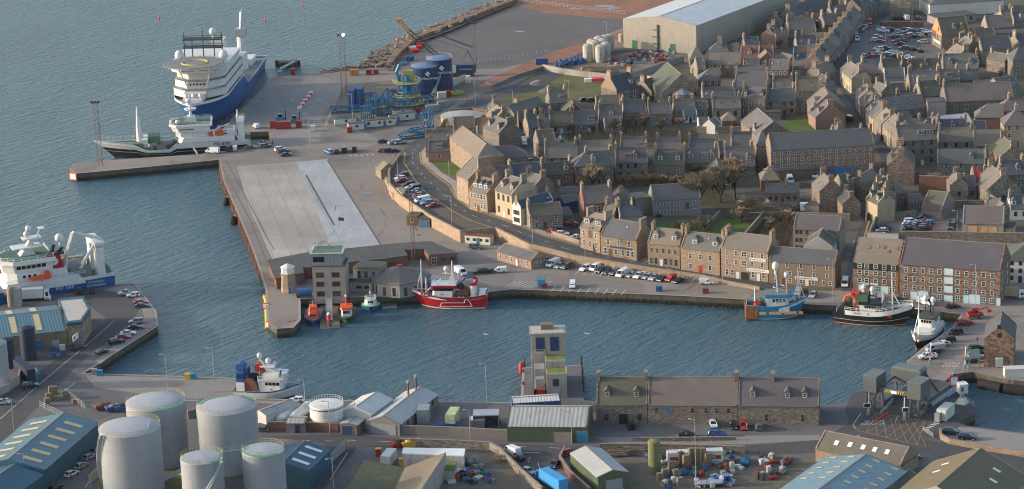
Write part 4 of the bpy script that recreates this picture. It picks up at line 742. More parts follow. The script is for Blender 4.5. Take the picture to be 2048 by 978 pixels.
def body_mesh(kind, col):
 k = ('body', kind, col)
 if k in ME: return ME[k]
 L, Wd, out, gb, gt, zs, zr = KIND[kind]; w = Wd/2; m = MB(); n = len(out)
 ins = lambda p: w * (0.90 if p[1] < 0.4 else 1.0 if p[1] < 0.9 else 0.97 if p[1] < 1.3 else 0.86)
 V = [(p[0], -ins(p), p[1]) for p in out] + [(p[0], ins(p), p[1]) for p in out]
 m.add(V, [tuple(range(n)), tuple(range(2*n-1, n-1, -1))] + [((i+1) % n, i, n+i, n+(i+1) % n) for i in range(n)])
 if kind not in ('van','small van'):
  t = w*0.74; m.add([(gt[0]-.05,-t,zr),(gt[1]+.05,-t,zr),(gt[1]+.05,t,zr),(gt[0]-.05,t,zr),(gt[0]+.1,-t*.9,zr+.06),(gt[1]-.1,-t*.9,zr+.06),(gt[1]-.1,t*.9,zr+.06),(gt[0]+.1,t*.9,zr+.06)], [(0,3,2,1),(4,5,6,7),(0,1,5,4),(1,2,6,5),(2,3,7,6),(3,0,4,7)])
  for s in (-1, 1):  # pillars
   for xb, xt in ((gb[0],gt[0]),((gb[0]+gb[1])/2-.15,(gt[0]+gt[1])/2),(gb[1]-.02,gt[1])): m.cyl((xb, s*w*.93, zs), (xt, s*t*1.0, zr+.02), .06, .05, 4)
 if kind == 'pickup': m.mat(1).box(-2.5, -.95, -w*.8, w*.8, 1.125, 1.13); m.mat(0).box(-2.6, -.9, -w*.97, -w*.85, 1.1, 1.3).box(-2.6, -.9, w*.85, w*.97, 1.1, 1.3).box(-2.6, -2.5, -w*.97, w*.97, 1.1, 1.3)
 for xw in (-L*.29, L*.31): m.mat(1).cyl((xw,-w*1.005,.36),(xw,w*1.005,.36),.42,.42,12)
 ME[k] = m.mesh('body', [paint(col), 'car_dark']); return ME[k]
def glass_mesh(kind):
 k = ('glass', kind)
 if k in ME: return ME[k]
 L, Wd, out, gb, gt, zs, zr = KIND[kind]; w = Wd/2; m = MB()
 if kind in ('van','small van'):
  f = 0.985 if kind == 'van' else .97
  m.add([(gb[1]+.02,-w*.86,zs+.02),(gb[1]+.02,w*.86,zs+.02),(gt[1]+.03,w*.8,zr-.12),(gt[1]+.03,-w*.8,zr-.12),(gb[1]-.1,-w*.86,zs),(gb[1]-.1,w*.86,zs),(gt[1]-.1,w*.8,zr-.15),(gt[1]-.1,-w*.8,zr-.15)], [(0,1,2,3),(5,4,7,6),(0,3,7,4),(1,5,6,2),(2,6,7,3),(0,4,5,1)])
  for s in (-1,1): m.add([(gb[0]-.3,s*w*.985,zs+.1),(gb[1]-.25,s*w*.985,zs+.1),(gt[1]-.1,s*w*.9,zr-.2),(gb[0]-.3,s*w*.92,zr-.2)], [(0,1,2,3)])
 else:
  a, t = w*.94, w*.735
  m.add([(gb[0],-a,zs),(gb[1],-a,zs),(gb[1],a,zs),(gb[0],a,zs),(gt[0],-t,zr),(gt[1],-t,zr),(gt[1],t,zr),(gt[0],t,zr)], [(0,3,2,1),(4,5,6,7),(0,1,5,4),(1,2,6,5),(2,3,7,6),(3,0,4,7)])
 ME[k] = m.mesh('window', 'car_dark'); return ME[k]
def lamp_mesh(mt):
 if ('lm', mt) not in ME: ME['lm', mt] = MB().cbox((0,0,0),(.12,.36,.16)).mesh('headlight', mt)
 return ME['lm', mt]
PROTO = {}
def vehicle(kind, col, loc, rz, label, group, sc=1.0):
 k = (kind, col)
 nm, cat = {'car':('parked_car','car'),'saloon':('parked_car','car'),'estate':('parked_car','car'),'small van':('parked_van','van'),'van':('parked_van','van'),'pickup':('pickup_truck','pickup')}[kind]
 if k not in PROTO:
  r = thing(nm, label, cat, loc, rz, group); PROTO[k] = r; L, Wd, out, gb, gt, zs, zr = KIND[kind]
  put('body', body_mesh(kind, col), r); put('window', glass_mesh(kind), r)
  for xw in (-L*.29, L*.31):
   for s in (-1, 1): put('wheel', wheel_mesh(0.33 if kind in ('car','saloon','estate') else .37), r, (xw, s*(Wd/2-.11), .34))
  for s in (-1, 1): put('headlight', lamp_mesh('lamp_lens'), r, (L/2-.06, s*Wd*.36, .66)); put('tail_light', lamp_mesh('tail_lens'), r, (-L/2+.03, s*Wd*.38, .8))
  return r
 r = copy_tree(PROTO[k]); r.location = loc; r.rotation_euler = (0,0,rz); tag(r, label, cat, group); return r
def hdpx(px, py, dx, dy):
 a, b = at(px, py), at(px+dx, py+dy); return ang(a, b)
CARN = [0]
def cars(where, group, conv, rows, head, jit=4, flip=0.0):
 """rows: (tile x, tile y, 'colour kind'[, heading in degrees])"""
 lst = []
 for r in rows:
  px, py = conv(r[0], r[1]); k = next((q for q in ('small van','van','pickup','saloon','estate') if r[2].endswith(q)), None)
  c = r[2][:-len(k)].strip() if k else r[2]; kind = k or rnd.choice(['car','car','estate','saloon']); lst.append((px, py, c, kind, r[3] if len(r) > 3 else head))
 w = {'car':'hatchback','saloon':'saloon car','estate':'estate car','small van':'small van','van':'panel van','pickup':'pickup'}
 for px, py, c, kind, h in lst:
  same = sorted(l[0] for l in lst if l[2] == c and l[3] == kind); k = same.index(px)
  which = '' if len(same) == 1 else f", {ORD[k]} such from left"
  p = at(px, py); a = R(h + rnd.uniform(-jit, jit)) + (pi if rnd.random() < flip else 0)
  vehicle(kind, c, (p.x, p.y, p.z + 0.02), a, f"{c} {w[kind]}{which} {where}", group); CARN[0] += 1
def T_(x0, y0, k): return lambda x, y: (x0 + x/k, y0 + y/k)
Z1, Z2, Z3, Z4, Z5, Z6, Z7, Z8, Z9, Z10, Z11, Z12 = [T_(x, y, 3) for y in (0, 326, 652) for x in (0, 512, 1024, 1536)]
cars('in the row below the shore road wall', 'vehicles below the shore road wall', Z7, [(443,643,'white car'.replace(' car','')),(507,642,'white van'),(540,655,'black pickup'),(580,664,'navy pickup'),(613,668,'grey estate'),(663,678,'white van'),(718,682,'silver'),(765,688,'white pickup'),(812,693,'silver'),(857,700,'silver pickup'),(905,706,'black saloon'),(952,706,'red small van'),(998,716,'black saloon'),(185,602,'white estate'),(247,618,'white van'),(285,627,'silver'),(328,632,'grey estate')], 232)
cars('alone on the open quay', 'vehicles on the open quay', Z7, [(363,745,'white small van',265),(1168,728,'white small van',-8)], 0)
cars('in the row above the retaining wall', 'cars above the retaining wall', Z6, [(880,84,'navy'),(866,101,'white'),(873,114,'red'),(912,140,'navy estate'),(930,154,'silver'),(950,160,'navy small van'),(957,178,'pale blue'),(957,192,'silver'),(970,203,'red'),(975,216,'navy'),(998,236,'white van'),(1027,250,'pale blue'),(1060,264,'red')], 205)
cars('by the polygonal visitor building', 'vehicles by the visitor building', Z6, [(1228,668,'white van',300),(1343,662,'black estate',200),(1397,660,'black saloon',170),(1463,657,'white small van',180),(1320,515,'grey estate',-15)], 200)
cars('on the quay between white ship and fenced yard', 'vehicles on the long quay', Z2, [(50,868,'grey saloon'),(58,885,'grey estate'),(150,905,'white estate'),(165,918,'navy'),(180,936,'navy saloon'),(437,920,'pale blue',120),(485,916,'black',100),(530,912,'black van',95),(590,908,'black pickup',95),(760,856,'navy'),(828,863,'silver saloon'),(865,863,'silver'),(762,910,'red',20),(797,913,'purple',20),(832,913,'black',20)], 25)
cars('beside the white ship on the pier road', 'vehicles beside the white ship', Z1, [(1277,918,'white van',160),(1370,905,'navy van',100),(1410,900,'white small van',95),(1505,892,'grey saloon',15),(1537,768,'white small van',110)], 100)
cars('on the quay corner by the teal roofed works', 'cars by the teal roofed works', Z5, [(478,783,'black pickup',100),(552,777,'navy pickup',100),(758,792,'silver pickup',190),(800,803,'white',190),(845,846,'red saloon',10),(855,866,'navy saloon',5),(820,963,'silver estate',185)], 190)
cars('along the kerb of the works road', 'cars along the works road', Z9, [(815,18,'black saloon',0),(770,53,'white saloon',5),(740,77,'red',8),(700,106,'black estate',30),(612,165,'black',50),(463,143,'navy saloon',25),(185,370,'navy estate',15),(15,468,'silver',-5)], 20)
cars('in the lane beside the blue depot', 'cars by the blue depot', Z9, [(540,797,'silver',60),(490,850,'silver',58),(432,898,'white',58),(575,762,'grey',60),(335,985,'black',58)], 58)
cars('in front of the long harbour store', 'cars by the harbour store', Z11, [(713,612,'black small van',92),(1207,602,'white',272),(1330,612,'black',270),(1388,614,'red',268),(1477,618,'grey estate',90),(1055,664,'black saloon',-4),(1230,661,'blue estate',2)], 90)
cars('at the road junction by the green shed', 'cars at the junction', Z11, [(35,800,'black estate',125),(100,885,'silver',305),(255,843,'navy',250),(3,768,'white van',120),(345,772,'red',30)], 120)
cars('on the quay beside the fish trailer and the white cabin', 'cars on the cabin quay', Z10, [(245,455,'white',175)], 175)
cars('on the bridge approach quay', 'cars on the bridge approach', Z12, [(1120,52,'black estate',190),(1075,97,'black estate',195),(1047,119,'white saloon',195),(1010,130,'silver',200),(1005,152,'silver van',190),(988,175,'navy estate',200),(957,196,'white pickup',195),(1255,146,'black estate',10),(1262,170,'black',10),(1250,196,'silver estate',0),(1225,219,'black saloon',0),(950,494,'black',60),(1100,648,'navy estate',-15),(1200,680,'navy estate',-15),(862,798,'red saloon',10)], 190)
cars('on the street in front of the red granary', 'vehicles before the granary', Z8, [(180,790,'silver small van',260),(230,795,'black',265),(270,803,'silver',245),(463,735,'white van',262),(627,816,'silver estate',250),(675,838,'silver van',250),(790,838,'black estate',10),(942,848,'white van',-50),(1118,820,'white',170),(1108,870,'black saloon',5),(1180,972,'red estate',10)], 200)
T1748 = T_(1748, 330, 5.753)
cars('in the car park below the brick ruin', 'cars below the brick ruin', T1748, [(110,735,'navy'),(115,755,'black'),(88,775,'white'),(78,795,'black'),(70,815,'grey'),(60,845,'white estate'),(430,668,'white'),(410,693,'white'),(405,718,'blue'),(390,752,'black saloon'),(615,568,'pale blue'),(590,590,'blue estate'),(560,620,'black saloon'),(590,655,'dark red'),(620,682,'pale blue'),(570,698,'black'),(598,722,'red'),(580,755,'black'),(925,680,'black',60),(897,724,'navy',60),(885,775,'navy',60),(1100,800,'grey saloon',-4),(1290,810,'red',-2)], 8, flip=0.5)
T7 = T_(1748, 0, 6.52); T6 = T_(1480, 0, 6.52)
cars('in the crowded upper car park', 'cars in the crowded car park', T7, [(90,400,'white'),(130,420,'white pickup'),(170,403,'black'),(235,403,'black'),(340,427,'silver'),(360,400,'navy'),(428,402,'white'),(470,427,'blue'),(610,423,'grey'),(690,427,'white'),(490,466,'white'),(465,482,'red'),(555,472,'grey'),(540,493,'black'),(605,488,'beige'),(640,466,'dark red'),(285,470,'black'),(265,497,'black'),(330,497,'silver'),(45,495,'silver'),(25,543,'white'),(90,557,'red'),(300,552,'red'),(375,545,'grey'),(630,562,'silver'),(335,588,'black saloon'),(390,643,'grey estate'),(530,665,'black estate'),(55,657,'white'),(155,647,'black'),(215,697,'white'),(75,710,'white'),(110,738,'blue'),(185,728,'white'),(310,710,'white'),(10,722,'orange'),(290,747,'black'),(365,778,'red'),(425,763,'white'),(470,788,'white'),(415,858,'white'),(480,850,'silver'),(625,838,'navy'),(700,838,'white'),(765,828,'silver'),(820,810,'white'),(-100,755,'silver'),(-38,755,'red'),(-70,722,'black')], 165, jit=12, flip=0.4)
cars('in the small yard above the crowded car park', 'cars above the crowded car park', T7, [(260,253,'black'),(340,253,'black'),(420,255,'white van'),(570,248,'grey')], 95)
cars('in the back court right of the mansion', 'cars by the mansion', T7, [(1580,862,'white',10),(1640,808,'silver estate',0),(1450,828,'red van',0),(1340,835,'white van',90),(1710,912,'silver saloon',0)], 0)
cars('parked on the long straight street', 'cars on the long straight street', T6, [(1690,312,'red van'),(1640,358,'white'),(1610,378,'silver'),(1580,412,'black'),(1510,472,'white'),(1490,502,'black'),(1450,528,'red'),(1415,562,'black saloon'),(1532,528,'white pickup'),(1350,616,'silver'),(1322,648,'silver'),(1300,678,'black'),(1280,708,'black'),(1258,746,'white'),(1252,770,'red'),(1228,806,'silver'),(1215,836,'black'),(1192,876,'silver'),(1172,918,'silver')], 81, jit=2, flip=0.5)
T1 = T_(840, 200, 6.52)
cars('in the narrow lane', 'cars in the narrow lane', T1, [(1340,490,'navy'),(1357,532,'silver'),(1367,582,'white small van'),(1435,808,'grey')], 95, flip=0.3)
cars('on the street beside the beige gabled flats', 'vehicles on the sloping street', T_(1660,120,5.04), [(183,585,'navy'),(192,612,'dark red van'),(510,800,'navy van')], 100)
cars('behind the mossy barn roof', 'cars behind the mossy barn', T_(1100,120,6.52), [(455,540,'black'),(545,545,'black')], 30)
cars('in the small car park beside the crow-stepped house', 'cars beside the crow-stepped house', Z7, [(355,372,'red estate',-5),(335,358,'silver',-5),(250,420,'red saloon',-10),(305,433,'white',-15),(380,455,'white',170)], 0)
cars('in the cobbled mill yard', 'vans in the mill yard', T_(1370,220,4.89), [(1258,655,'white van',275),(1028,705,'white van',270)], 270)
cars('behind the stone wall by the white camper', 'cars by the camper', T_(1560,330,6.52), [(215,585,'grey',20)], 20)
def boxtruck(px, py, h, L, W_, H_, cab, box, label, name='box_truck', cat='truck', z0=1.0, cabH=2.6):
 p = at(px, py); r = thing(name, label, cat, (p.x, p.y, p.z+0.02), R(h))
 m = MB(); m.box(-L/2, L/2-2.2, -W_/2, W_/2, z0, H_); m.mat(1).box(-L/2+.1, L/2-2.3, -W_/2+.1, W_/2-.1, z0-.25, z0); m.build('cargo_box', [box, 'steel_dark'], r)
 m = MB(); m.sidep([(L/2-2.0,.5),(L/2,.5),(L/2,1.3),(L/2-.45,cabH),(L/2-2.0,cabH)], -W_/2+.05, W_/2-.05); m.build('cab', paint(cab), r)
 m = MB(); m.add([(L/2+.02,-W_/2+.25,1.4),(L/2+.02,W_/2-.25,1.4),(L/2-.36,W_/2-.3,cabH-.25),(L/2-.36,-W_/2+.3,cabH-.25)], [(0,1,2,3)]); m.box(L/2-1.5, L/2-.7, -W_/2+.02, W_/2-.02, 1.5, cabH-.35); m.build('window', 'car_dark', r)
 for x in (-L*.3, L/2-1.1):
  for s in (-1,1): put('wheel', wheel_mesh(0.48), r, (x, s*(W_/2-.15), .48))
 return r
boxtruck(2026, 597, -12, 7.5, 2.4, 3.4, 'white', 'harl_cream', 'cream box lorry parked at the end of the red granary')
boxtruck(60, 601, 4, 13, 2.6, 4.0, 'white', 'paint_white', 'white articulated trailer with a dark blue diamond emblem beside the blue hulled trawler', 'trailer_truck', cabH=3.2)
r = boxtruck(527, 858, 80, 6.5, 2.5, 1.6, 'red', 'steel_dark', 'red lorry cab behind the storage tanks', 'lorry', cabH=3.5)
r = boxtruck(1103, 975, 118, 12, 2.55, 4.0, 'blue', 'trailer_blue', 'blue and white curtain sided trailer at the bottom road junction', 'trailer_truck', cabH=3.2) if plain('trailer_blue', C(60,140,190), 0.5) else None
# camper van
p = at(1621, 422); r = thing('camper_van', 'long white motorhome parked behind the stone garden wall', 'camper', (p.x, p.y, p.z), R(-2))
m = MB(); m.sidep([(-3.4,.4),(3.2,.4),(3.4,1.0),(3.0,1.5),(2.4,2.8),(-3.3,2.9),(-3.4,2.6)], -1.1, 1.1); m.build('body', paint('white'), r)
m = MB(); m.add([(3.05,-.95,1.55),(3.05,.95,1.55),(2.5,.9,2.6),(2.5,-.9,2.6)], [(0,1,2,3)]); m.build('window', 'car_dark', r); m = MB(); m.box(-2.4,-.6,-1.13,-1.11,1.6,2.2); m.build('window', 'car_dark', r); m = MB(); m.box(.4,1.6,-1.13,-1.11,1.6,2.2); m.build('window', 'car_dark', r)
for x in (-1.9, 2.3):
 for s in (-1,1): put('wheel', wheel_mesh(.37), r, (x, s*.98, .37))
# red telehandler on the quay
p = at(1950, 636); r = thing('telehandler', 'red telescopic handler with raised boom on the quay by the white moored boat', 'telehandler', (p.x, p.y, p.z), R(15))
m = MB(); m.box(-2.3,2.2,-1.0,1.0,.7,1.5).sidep([(-2.3,1.5),(-.6,1.5),(-.6,1.9),(-2.3,2.1)],.1,1.0); m.build('body', 'paint_red', r)
m = MB(); m.box(-.6,1.0,.1,1.0,1.5,2.7); m.mat(1).box(-.7,1.1,.05,1.05,2.7,2.8); m.build('cab', ['car_dark','paint_red'], r)
m = MB(); m.cyl((-2.1,-.5,2.2),(3.6,-.5,3.0),.22,.18,6).cyl((3.6,-.5,3.0),(4.0,-.5,1.8),.15,.15,6).box(3.8,4.6,-1.1,.3,1.5,2.2); m.build('boom', 'paint_red', r)
for x in (-1.5,1.5):
 for s in (-1,1): put('wheel', wheel_mesh(.6,.4), r, (x, s*1.0, .6))
# ------------------------------------------------ people
def person(px, py, rz, top, legs, label, step=0.22, up=0.0):
 p = at(px, py); me = bpy.data.meshes.new('person')
 V = [(0,0,.95),(0,0,1.2),(0,0,1.42),(0,0,1.52),(0,0,1.66),(0,.1,.92),(step,.11,.5),(step*.8,.12,.08),(step*.8+.16,.12,.04),(0,-.1,.92),(-step*.4,-.11,.5),(-step*1.3,-.12,.1),(-step*1.3+.15,-.12,.04),(0,.2,1.4),(-.08,.27,1.12),(.06,.28,.86),(0,-.2,1.4),(.08,-.27,1.12),(.22,-.27,.9)]
 E = [(0,1),(1,2),(2,3),(3,4),(0,5),(5,6),(6,7),(7,8),(0,9),(9,10),(10,11),(11,12),(2,13),(13,14),(14,15),(2,16),(16,17),(17,18)]
 rad = [.15,.15,.14,.06,.11,.10,.075,.05,.05,.10,.075,.05,.05,.07,.055,.045,.07,.055,.045]
 me.from_pydata(V, E, []); o = bpy.data.objects.new('person', me); COL.objects.link(o)
 sk = o.modifiers.new('skin', 'SKIN'); sub = o.modifiers.new('sub', 'SUBSURF'); sub.levels = 1
 for i, v in enumerate(me.skin_vertices[0].data): v.radius = (rad[i], rad[i]); v.use_root = i == 0
 me2 = bpy.data.meshes.new_from_object(o.evaluated_get(bpy.context.evaluated_depsgraph_get())); bpy.data.objects.remove(o)
 for mt in (legs, top, 'skin', 'hair'): me2.materials.append(MAT[mt])
 for f in me2.polygons:
  z = f.center.z; f.material_index = 0 if z < .93 and abs(f.center.y) < .2 else 3 if z > 1.70 or (z > 1.6 and f.center.x < -.02) else 2 if z > 1.5 or (z < .93 and abs(f.center.y) > .2) else 1
 me2.name = 'person'; r = put('person', me2, None, (p.x, p.y, p.z+up), rz); tag(r, label, 'person'); return r
plain('skin', C(190,140,116), 0.6); plain('hair', C(48,36,28), 0.8); plain('hivis', C(214,190,50), 0.6); plain('hivis_orange', C(220,100,40), 0.6); plain('cloth_dark', C(34,36,42), 0.9); plain('cloth_blue', C(40,96,140), 0.9)
person(1955, 685, 2.0, 'cloth_dark', 'cloth_dark', 'person in dark clothes walking on the quay before the stone gable')
person(526, 199, 0.5, 'hivis', 'cloth_dark', 'person in yellow jacket standing on the quay beside the blue ship')
person(2038, 473, 1.0, 'cloth_blue', 'cloth_dark', 'person in blue beside the boarded annexe')
person(1774, 85, 1.0, 'cloth_dark', 'cloth_dark', 'person in dark clothes at the wall of the crowded car park'); person(1816, 110, 0.4, 'cloth_dark', 'cloth_dark', 'person in dark clothes walking among white cars near the flower bed')
# ------------------------------------------------ ships and boats
plain('ship_white', C(196,197,196), 0.4, var=0.06, dirt=C(190,176,156)); plain('ship_blue', C(20,80,136), 0.4, var=0.12); plain('ship_blue_pale', C(28,104,156), 0.4, var=0.15); plain('ship_black', C(26,28,32), 0.4); plain('ship_red', C(150,18,30), 0.35, var=0.12)
plain('ship_teal', C(24,124,160), 0.45, var=0.15, dirt=C(90,92,80)); plain('antifoul', C(104,44,36), 0.8, var=0.2); plain('deck_green', C(78,104,88), 0.8, var=0.15); plain('deck_grey', C(116,118,118), 0.8, var=0.15); plain('rust_hull', C(150,96,66), 0.85, var=0.4, ns=1.2, dirt=C(86,56,42)); plain('deck_dark', C(70,68,66), 0.85, var=0.2)
plain('boat_orange', C(206,82,40), 0.5); plain('crane_blue', C(36,74,128), 0.5); plain('net_brown', C(112,74,62), 0.95, var=0.35, ns=3); plain('net_green', C(44,100,84), 0.95, var=0.3, ns=3); plain('net_dark', C(44,42,44), 0.95, var=0.3, ns=3); plain('boat_grey', C(112,118,126), 0.5); plain('boat_green', C(58,86,64), 0.6); plain('lime', C(166,196,106), 0.5); plain('buoy_yellow', C(206,178,40), 0.6, var=0.15); plain('ochre_strip', C(206,160,96), 0.6, var=0.2, dirt=C(150,84,50))
def ss(t): t = cl(t); return t*t*(3-2*t)
def hull(root, L, B, zd, fr, mats, rake=3.0, stern=0.82, entry=0.62, wl=0.86, bul=0.9, deck='deck_grey', inner='ship_white', n=26, bowp=1.7, fl=1.3, name='hull', draft=1.6):
 """fr: rising fractions of the side height; mats: a material for each band, the first below the waterline"""
 T = [i/n for i in range(n+1)]
 def bd(t):
  a = stern + (1-stern)*ss(t/0.28); return max(0.02, B/2 * a * (1 - max(0, (t-entry)/(1-entry))**bowp))
 def bw(t):
  a = stern*0.94 + (1-stern*0.94)*ss(t/0.35); e = entry-0.14; return max(0.02, B/2 * wl * a * (1 - min(1, max(0, (t-e)/(0.985-e)))**1.55))
 lv = [None] + list(fr); uniq = []
 for q in mats:
  if q not in uniq: uniq.append(q)
 m = MB(); V = []; F = []; MI = []; nl = len(lv)
 def X(t, z): h = zd(1.0); return -L/2 + L*t - rake*(1 - max(-.3, z/h))*t**4 + (0.6*(1-max(0, z/h))*(1-t)**6)
 for sgn in (-1, 1):
  for t in T:
   for s in lv:
    if s is None: z = -draft; b = bw(t)*0.72
    else: z = zd(t)*s; b = bw(t) + (bd(t)-bw(t))*max(0,s)**fl
    V.append((X(t, z), sgn*b, z))
 N = (n+1)*nl
 for k in (0, 1):
  for i in range(n):
   for j in range(nl-1):
    a = k*N + i*nl + j; F.append((a, a+nl, a+nl+1, a+1)); MI.append(uniq.index(mats[j]))
 for j in range(nl-1): F.append((j, j+1, N+j+1, N+j)); MI.append(uniq.index(mats[j])); a = n*nl+j; F.append((a, a+1, N+a+1, N+a)); MI.append(uniq.index(mats[j]))
 if inner not in uniq: uniq.append(inner)
 o = len(V);
 for sgn in (-1, 1):
  for t in T:
   b = max(.01, bd(t)-0.16); x = X(t, zd(t)) - (0.2 if t > .97 else 0); V.append((x, sgn*b, zd(t))); V.append((x, sgn*b, zd(t)-bul-.05))
 M2 = (n+1)*2
 for k in (0, 1):
  for i in range(n):
   a = o + k*M2 + i*2; F.append((a, a+2, a+3, a+1)); MI.append(uniq.index(inner)); c = k*N + i*nl + nl-1; F.append((c, c+nl, a+2, a)); MI.append(uniq.index(inner))
 a = o; F.append((a, a+1, a+M2+1, a+M2)); MI.append(uniq.index(inner)); F.append((nl-1, o, o+M2, N+nl-1)); MI.append(uniq.index(inner))
 m.v = V; m.f = F; m.mi = MI; h = m.build(name, uniq, root, smooth=True)
 d = MB(); VV = []
 for t in T: b = max(.01, bd(t)-0.12); x = X(t, zd(t)) - (0.2 if t > .97 else 0); VV += [(x, -b, zd(t)-bul), (x, b, zd(t)-bul)]
 d.add(VV, [(2*i, 2*i+1, 2*i+3, 2*i+2) for i in range(n)]); d.build('deck', deck, root)
 h['bd'] = 0; return X, bd
def moor(name, label, stern, bow, cat='boat', group=None, L=None):
 a, b = at0(*stern, 0), at0(*bow, 0); mid = (a+b)/2; Ln = (b-a).length
 if L: mid = b - (b-a).normalized()*L/2; Ln = L
 return thing(name, label, cat, (mid.x, mid.y, 0), ang(a, b), group), Ln
def blk(root, name, x0, x1, hw, z0, z1, mat, fs=0.0, bs=0.0, ts=0.0, cham=0.0, hw1=None):
 """deckhouse: front slope fs, back slope bs, side slope ts, chamfered front corners"""
 h1 = hw if hw1 is None else hw1; c = cham; m = MB()
 lo = [(x0,-hw),(x1-c,-hw),(x1,-hw+c),(x1,hw-c),(x1-c,hw),(x0,hw)]; hi = [(x0+bs,-h1+ts),(x1-c-fs,-h1+ts),(x1-fs,-h1+c+ts),(x1-fs,h1-c-ts),(x1-c-fs,h1-ts),(x0+bs,h1-ts)]
 m.add([p+(z0,) for p in lo] + [p+(z1,) for p in hi], [(5,4,3,2,1,0),(6,7,8,9,10,11)] + [(i,(i+1) % 6,6+(i+1) % 6,6+i) for i in range(6)])
 return m.build(name, mat, root)
def wins(root, pts, n, h, w, mat='car_dark'):
 """a row of windows from pts[0] to pts[1] on a wall"""
 a, b = Vector(pts[0]), Vector(pts[1]); d = (b-a); d.z = 0; rz = math.atan2(d.y, d.x); k = ('sw', round(w,2), round(h,2), mat)
 if k not in ME: ME[k] = MB().box(-w/2, w/2, -0.05, 0.05, -h/2, h/2).mesh('window', mat)
 for i in range(n): put('window', ME[k], root, a + (b-a)*((i+.5)/n), rz)
def rail(root, pts, h=1.0, r=0.045, mat='ship_white', closed=False, bars=2):
 m = MB(); q = [Vector(p) for p in pts] + ([Vector(pts[0])] if closed else [])
 for k in range(bars): m.path([p + Vector((0,0,h*(k+1)/bars)) for p in q], r, 4)
 for a, b in zip(q, q[1:]):
  n = max(1, int((b-a).length/2.2))
  for i in range(n): p = a + (b-a)*(i/n); m.cyl(p, p + Vector((0,0,h)), r, r, 4)
 m.cyl(q[-1], q[-1] + Vector((0,0,h)), r, r, 4); return m.build('railing', mat, root)
def dome(root, c, r, mat='ship_white'): m = MB(); m.ball(c, r, 12, 1.15).cyl((c[0],c[1],c[2]-r*2), c, r*.3, r*.3, 6); return m.build('radar_dome', mat, root, smooth=True)
def mast(root, pts, r0, r1, mat='ship_white', arms=(), name='mast'):
 m = MB(); m.cyl(pts[0], pts[1], r0, r1, 8); d = Vector(pts[1]) - Vector(pts[0])
 for f, w in arms: p = Vector(pts[0]) + d*f; m.cyl(p + Vector((0,-w,0)), p + Vector((0,w,0)), r1*.7, r1*.7, 5); m.cbox(p, (.5,.5,.3))
 return m.build(name, mat, root)
def frame_mast(root, x, hw, z0, z1, top, mat='ship_white', r=.13, name='gantry', lean=0.0):
 m = MB()
 for s in (-1,1): m.cyl((x, s*hw, z0), (x+lean, s*top, z1), r, r, 6)
 for f in (.45,.72,1.0): w = hw + (top-hw)*f; m.cyl((x+lean*f, -w, z0+(z1-z0)*f), (x+lean*f, w, z0+(z1-z0)*f), r*.8, r*.8, 5)
 return m.build(name, mat, root)
q0, q1 = at0(462, 250), at0(541, 154); u = (q0-q1).normalized(); nrm = Vector((u.y, -u.x, 0));
if nrm.x > 0: nrm = -nrm
bow = at0(362, 246, 0); off = (bow - q0).dot(nrm); cl_ = q0 + nrm*11.5; cl_.z = 0
tb = (bow - cl_).dot(u); sternp = at0(541, 140, 0); ts_ = (sternp - cl_).dot(u); Lo = tb - ts_
mid = cl_ + u*((tb+ts_)/2)
0 and print('offshore', round(Lo,1), 'off', round(off,1))
rt = thing('offshore_ship', 'large offshore vessel with blue hull, white accommodation and round helideck', 'ship', (mid.x, mid.y, 0), math.atan2(u.y, u.x))
a_, b_ = at0(488,138,0), at0(384,270,0); u = (b_-a_).normalized(); Lo = (b_-a_).length; mid = (a_+b_)/2; rt.location = mid; rt.rotation_euler = (0,0,math.atan2(u.y,u.x)); hb = 11.6; zb = 12.4
zdf = lambda t: 6.5 + (zb-6.5)*ss((t-.42)/.10) + 1.0*max(0, (t-.8)/.2)**2
X_, bd_ = hull(rt, Lo, 2*hb, zdf, [0,.06,.55,.93,1], ['antifoul','antifoul','ship_blue','ship_blue','ship_white'], rake=7, stern=.95, entry=.78, wl=.93, bul=1.1, deck='deck_grey', bowp=2.0, n=40)
hx = Lo/2
blk(rt,'accommodation',hx-62,hx-15,10.8,12.4,16.0,'ship_white',0,0,0,6); blk(rt,'accommodation',hx-62,hx-17,10.4,16.0,19.4,'ship_white',0.4,0,0,6); blk(rt,'accommodation',hx-60,hx-20,10.0,19.4,22.4,'ship_white',0.4,0,0,6)
[blk(rt,'deck_edge',hx-62.2,x_-.3,w_-.2,z_,z_+.1,'deck_grey',0,0,0,6) for x_,w_,z_ in ((hx-13.6,11.3,15.95),(hx-15.6,11.0,19.35),(hx-18.4,10.6,22.3))]; blk(rt,'bridge',hx-50,hx-18,11.6,22.4,25.4,'ship_white',-.8,0,0,5); blk(rt,'bridge_roof',hx-52,hx-17,12.2,25.4,25.9,'ship_white',0,0,0,5)
for z, n, x1, hw in ((14.4,5,hx-15,4.4),(17.8,5,hx-17,3.6)): wins(rt, [(x1+.02,-hw,z),(x1+.02,hw,z)], n, .8, .8)
for sy in (-1,):
 wins(rt, [(hx-60,sy*10.82,14.4),(hx-23,sy*10.82,14.4)], 9, .8, .8); wins(rt, [(hx-60,sy*10.42,17.8),(hx-25,sy*10.42,17.8)], 8, .8, .8); wins(rt, [(hx-48,sy*11.62,24.2),(hx-23.6,sy*11.62,24.2)], 12, 1.3, 1.4)
wins(rt, [(hx-17.7,-6.4,24.1),(hx-17.7,6.4,24.1)], 9, 1.3, 1.2); wins(rt, [(hx-22.6,-11.4,24.1),(hx-17.9,-6.8,24.1)], 4, 1.3, 1.3); wins(rt, [(hx-22.6,11.4,24.1),(hx-17.9,6.8,24.1)], 4, 1.3, 1.3)
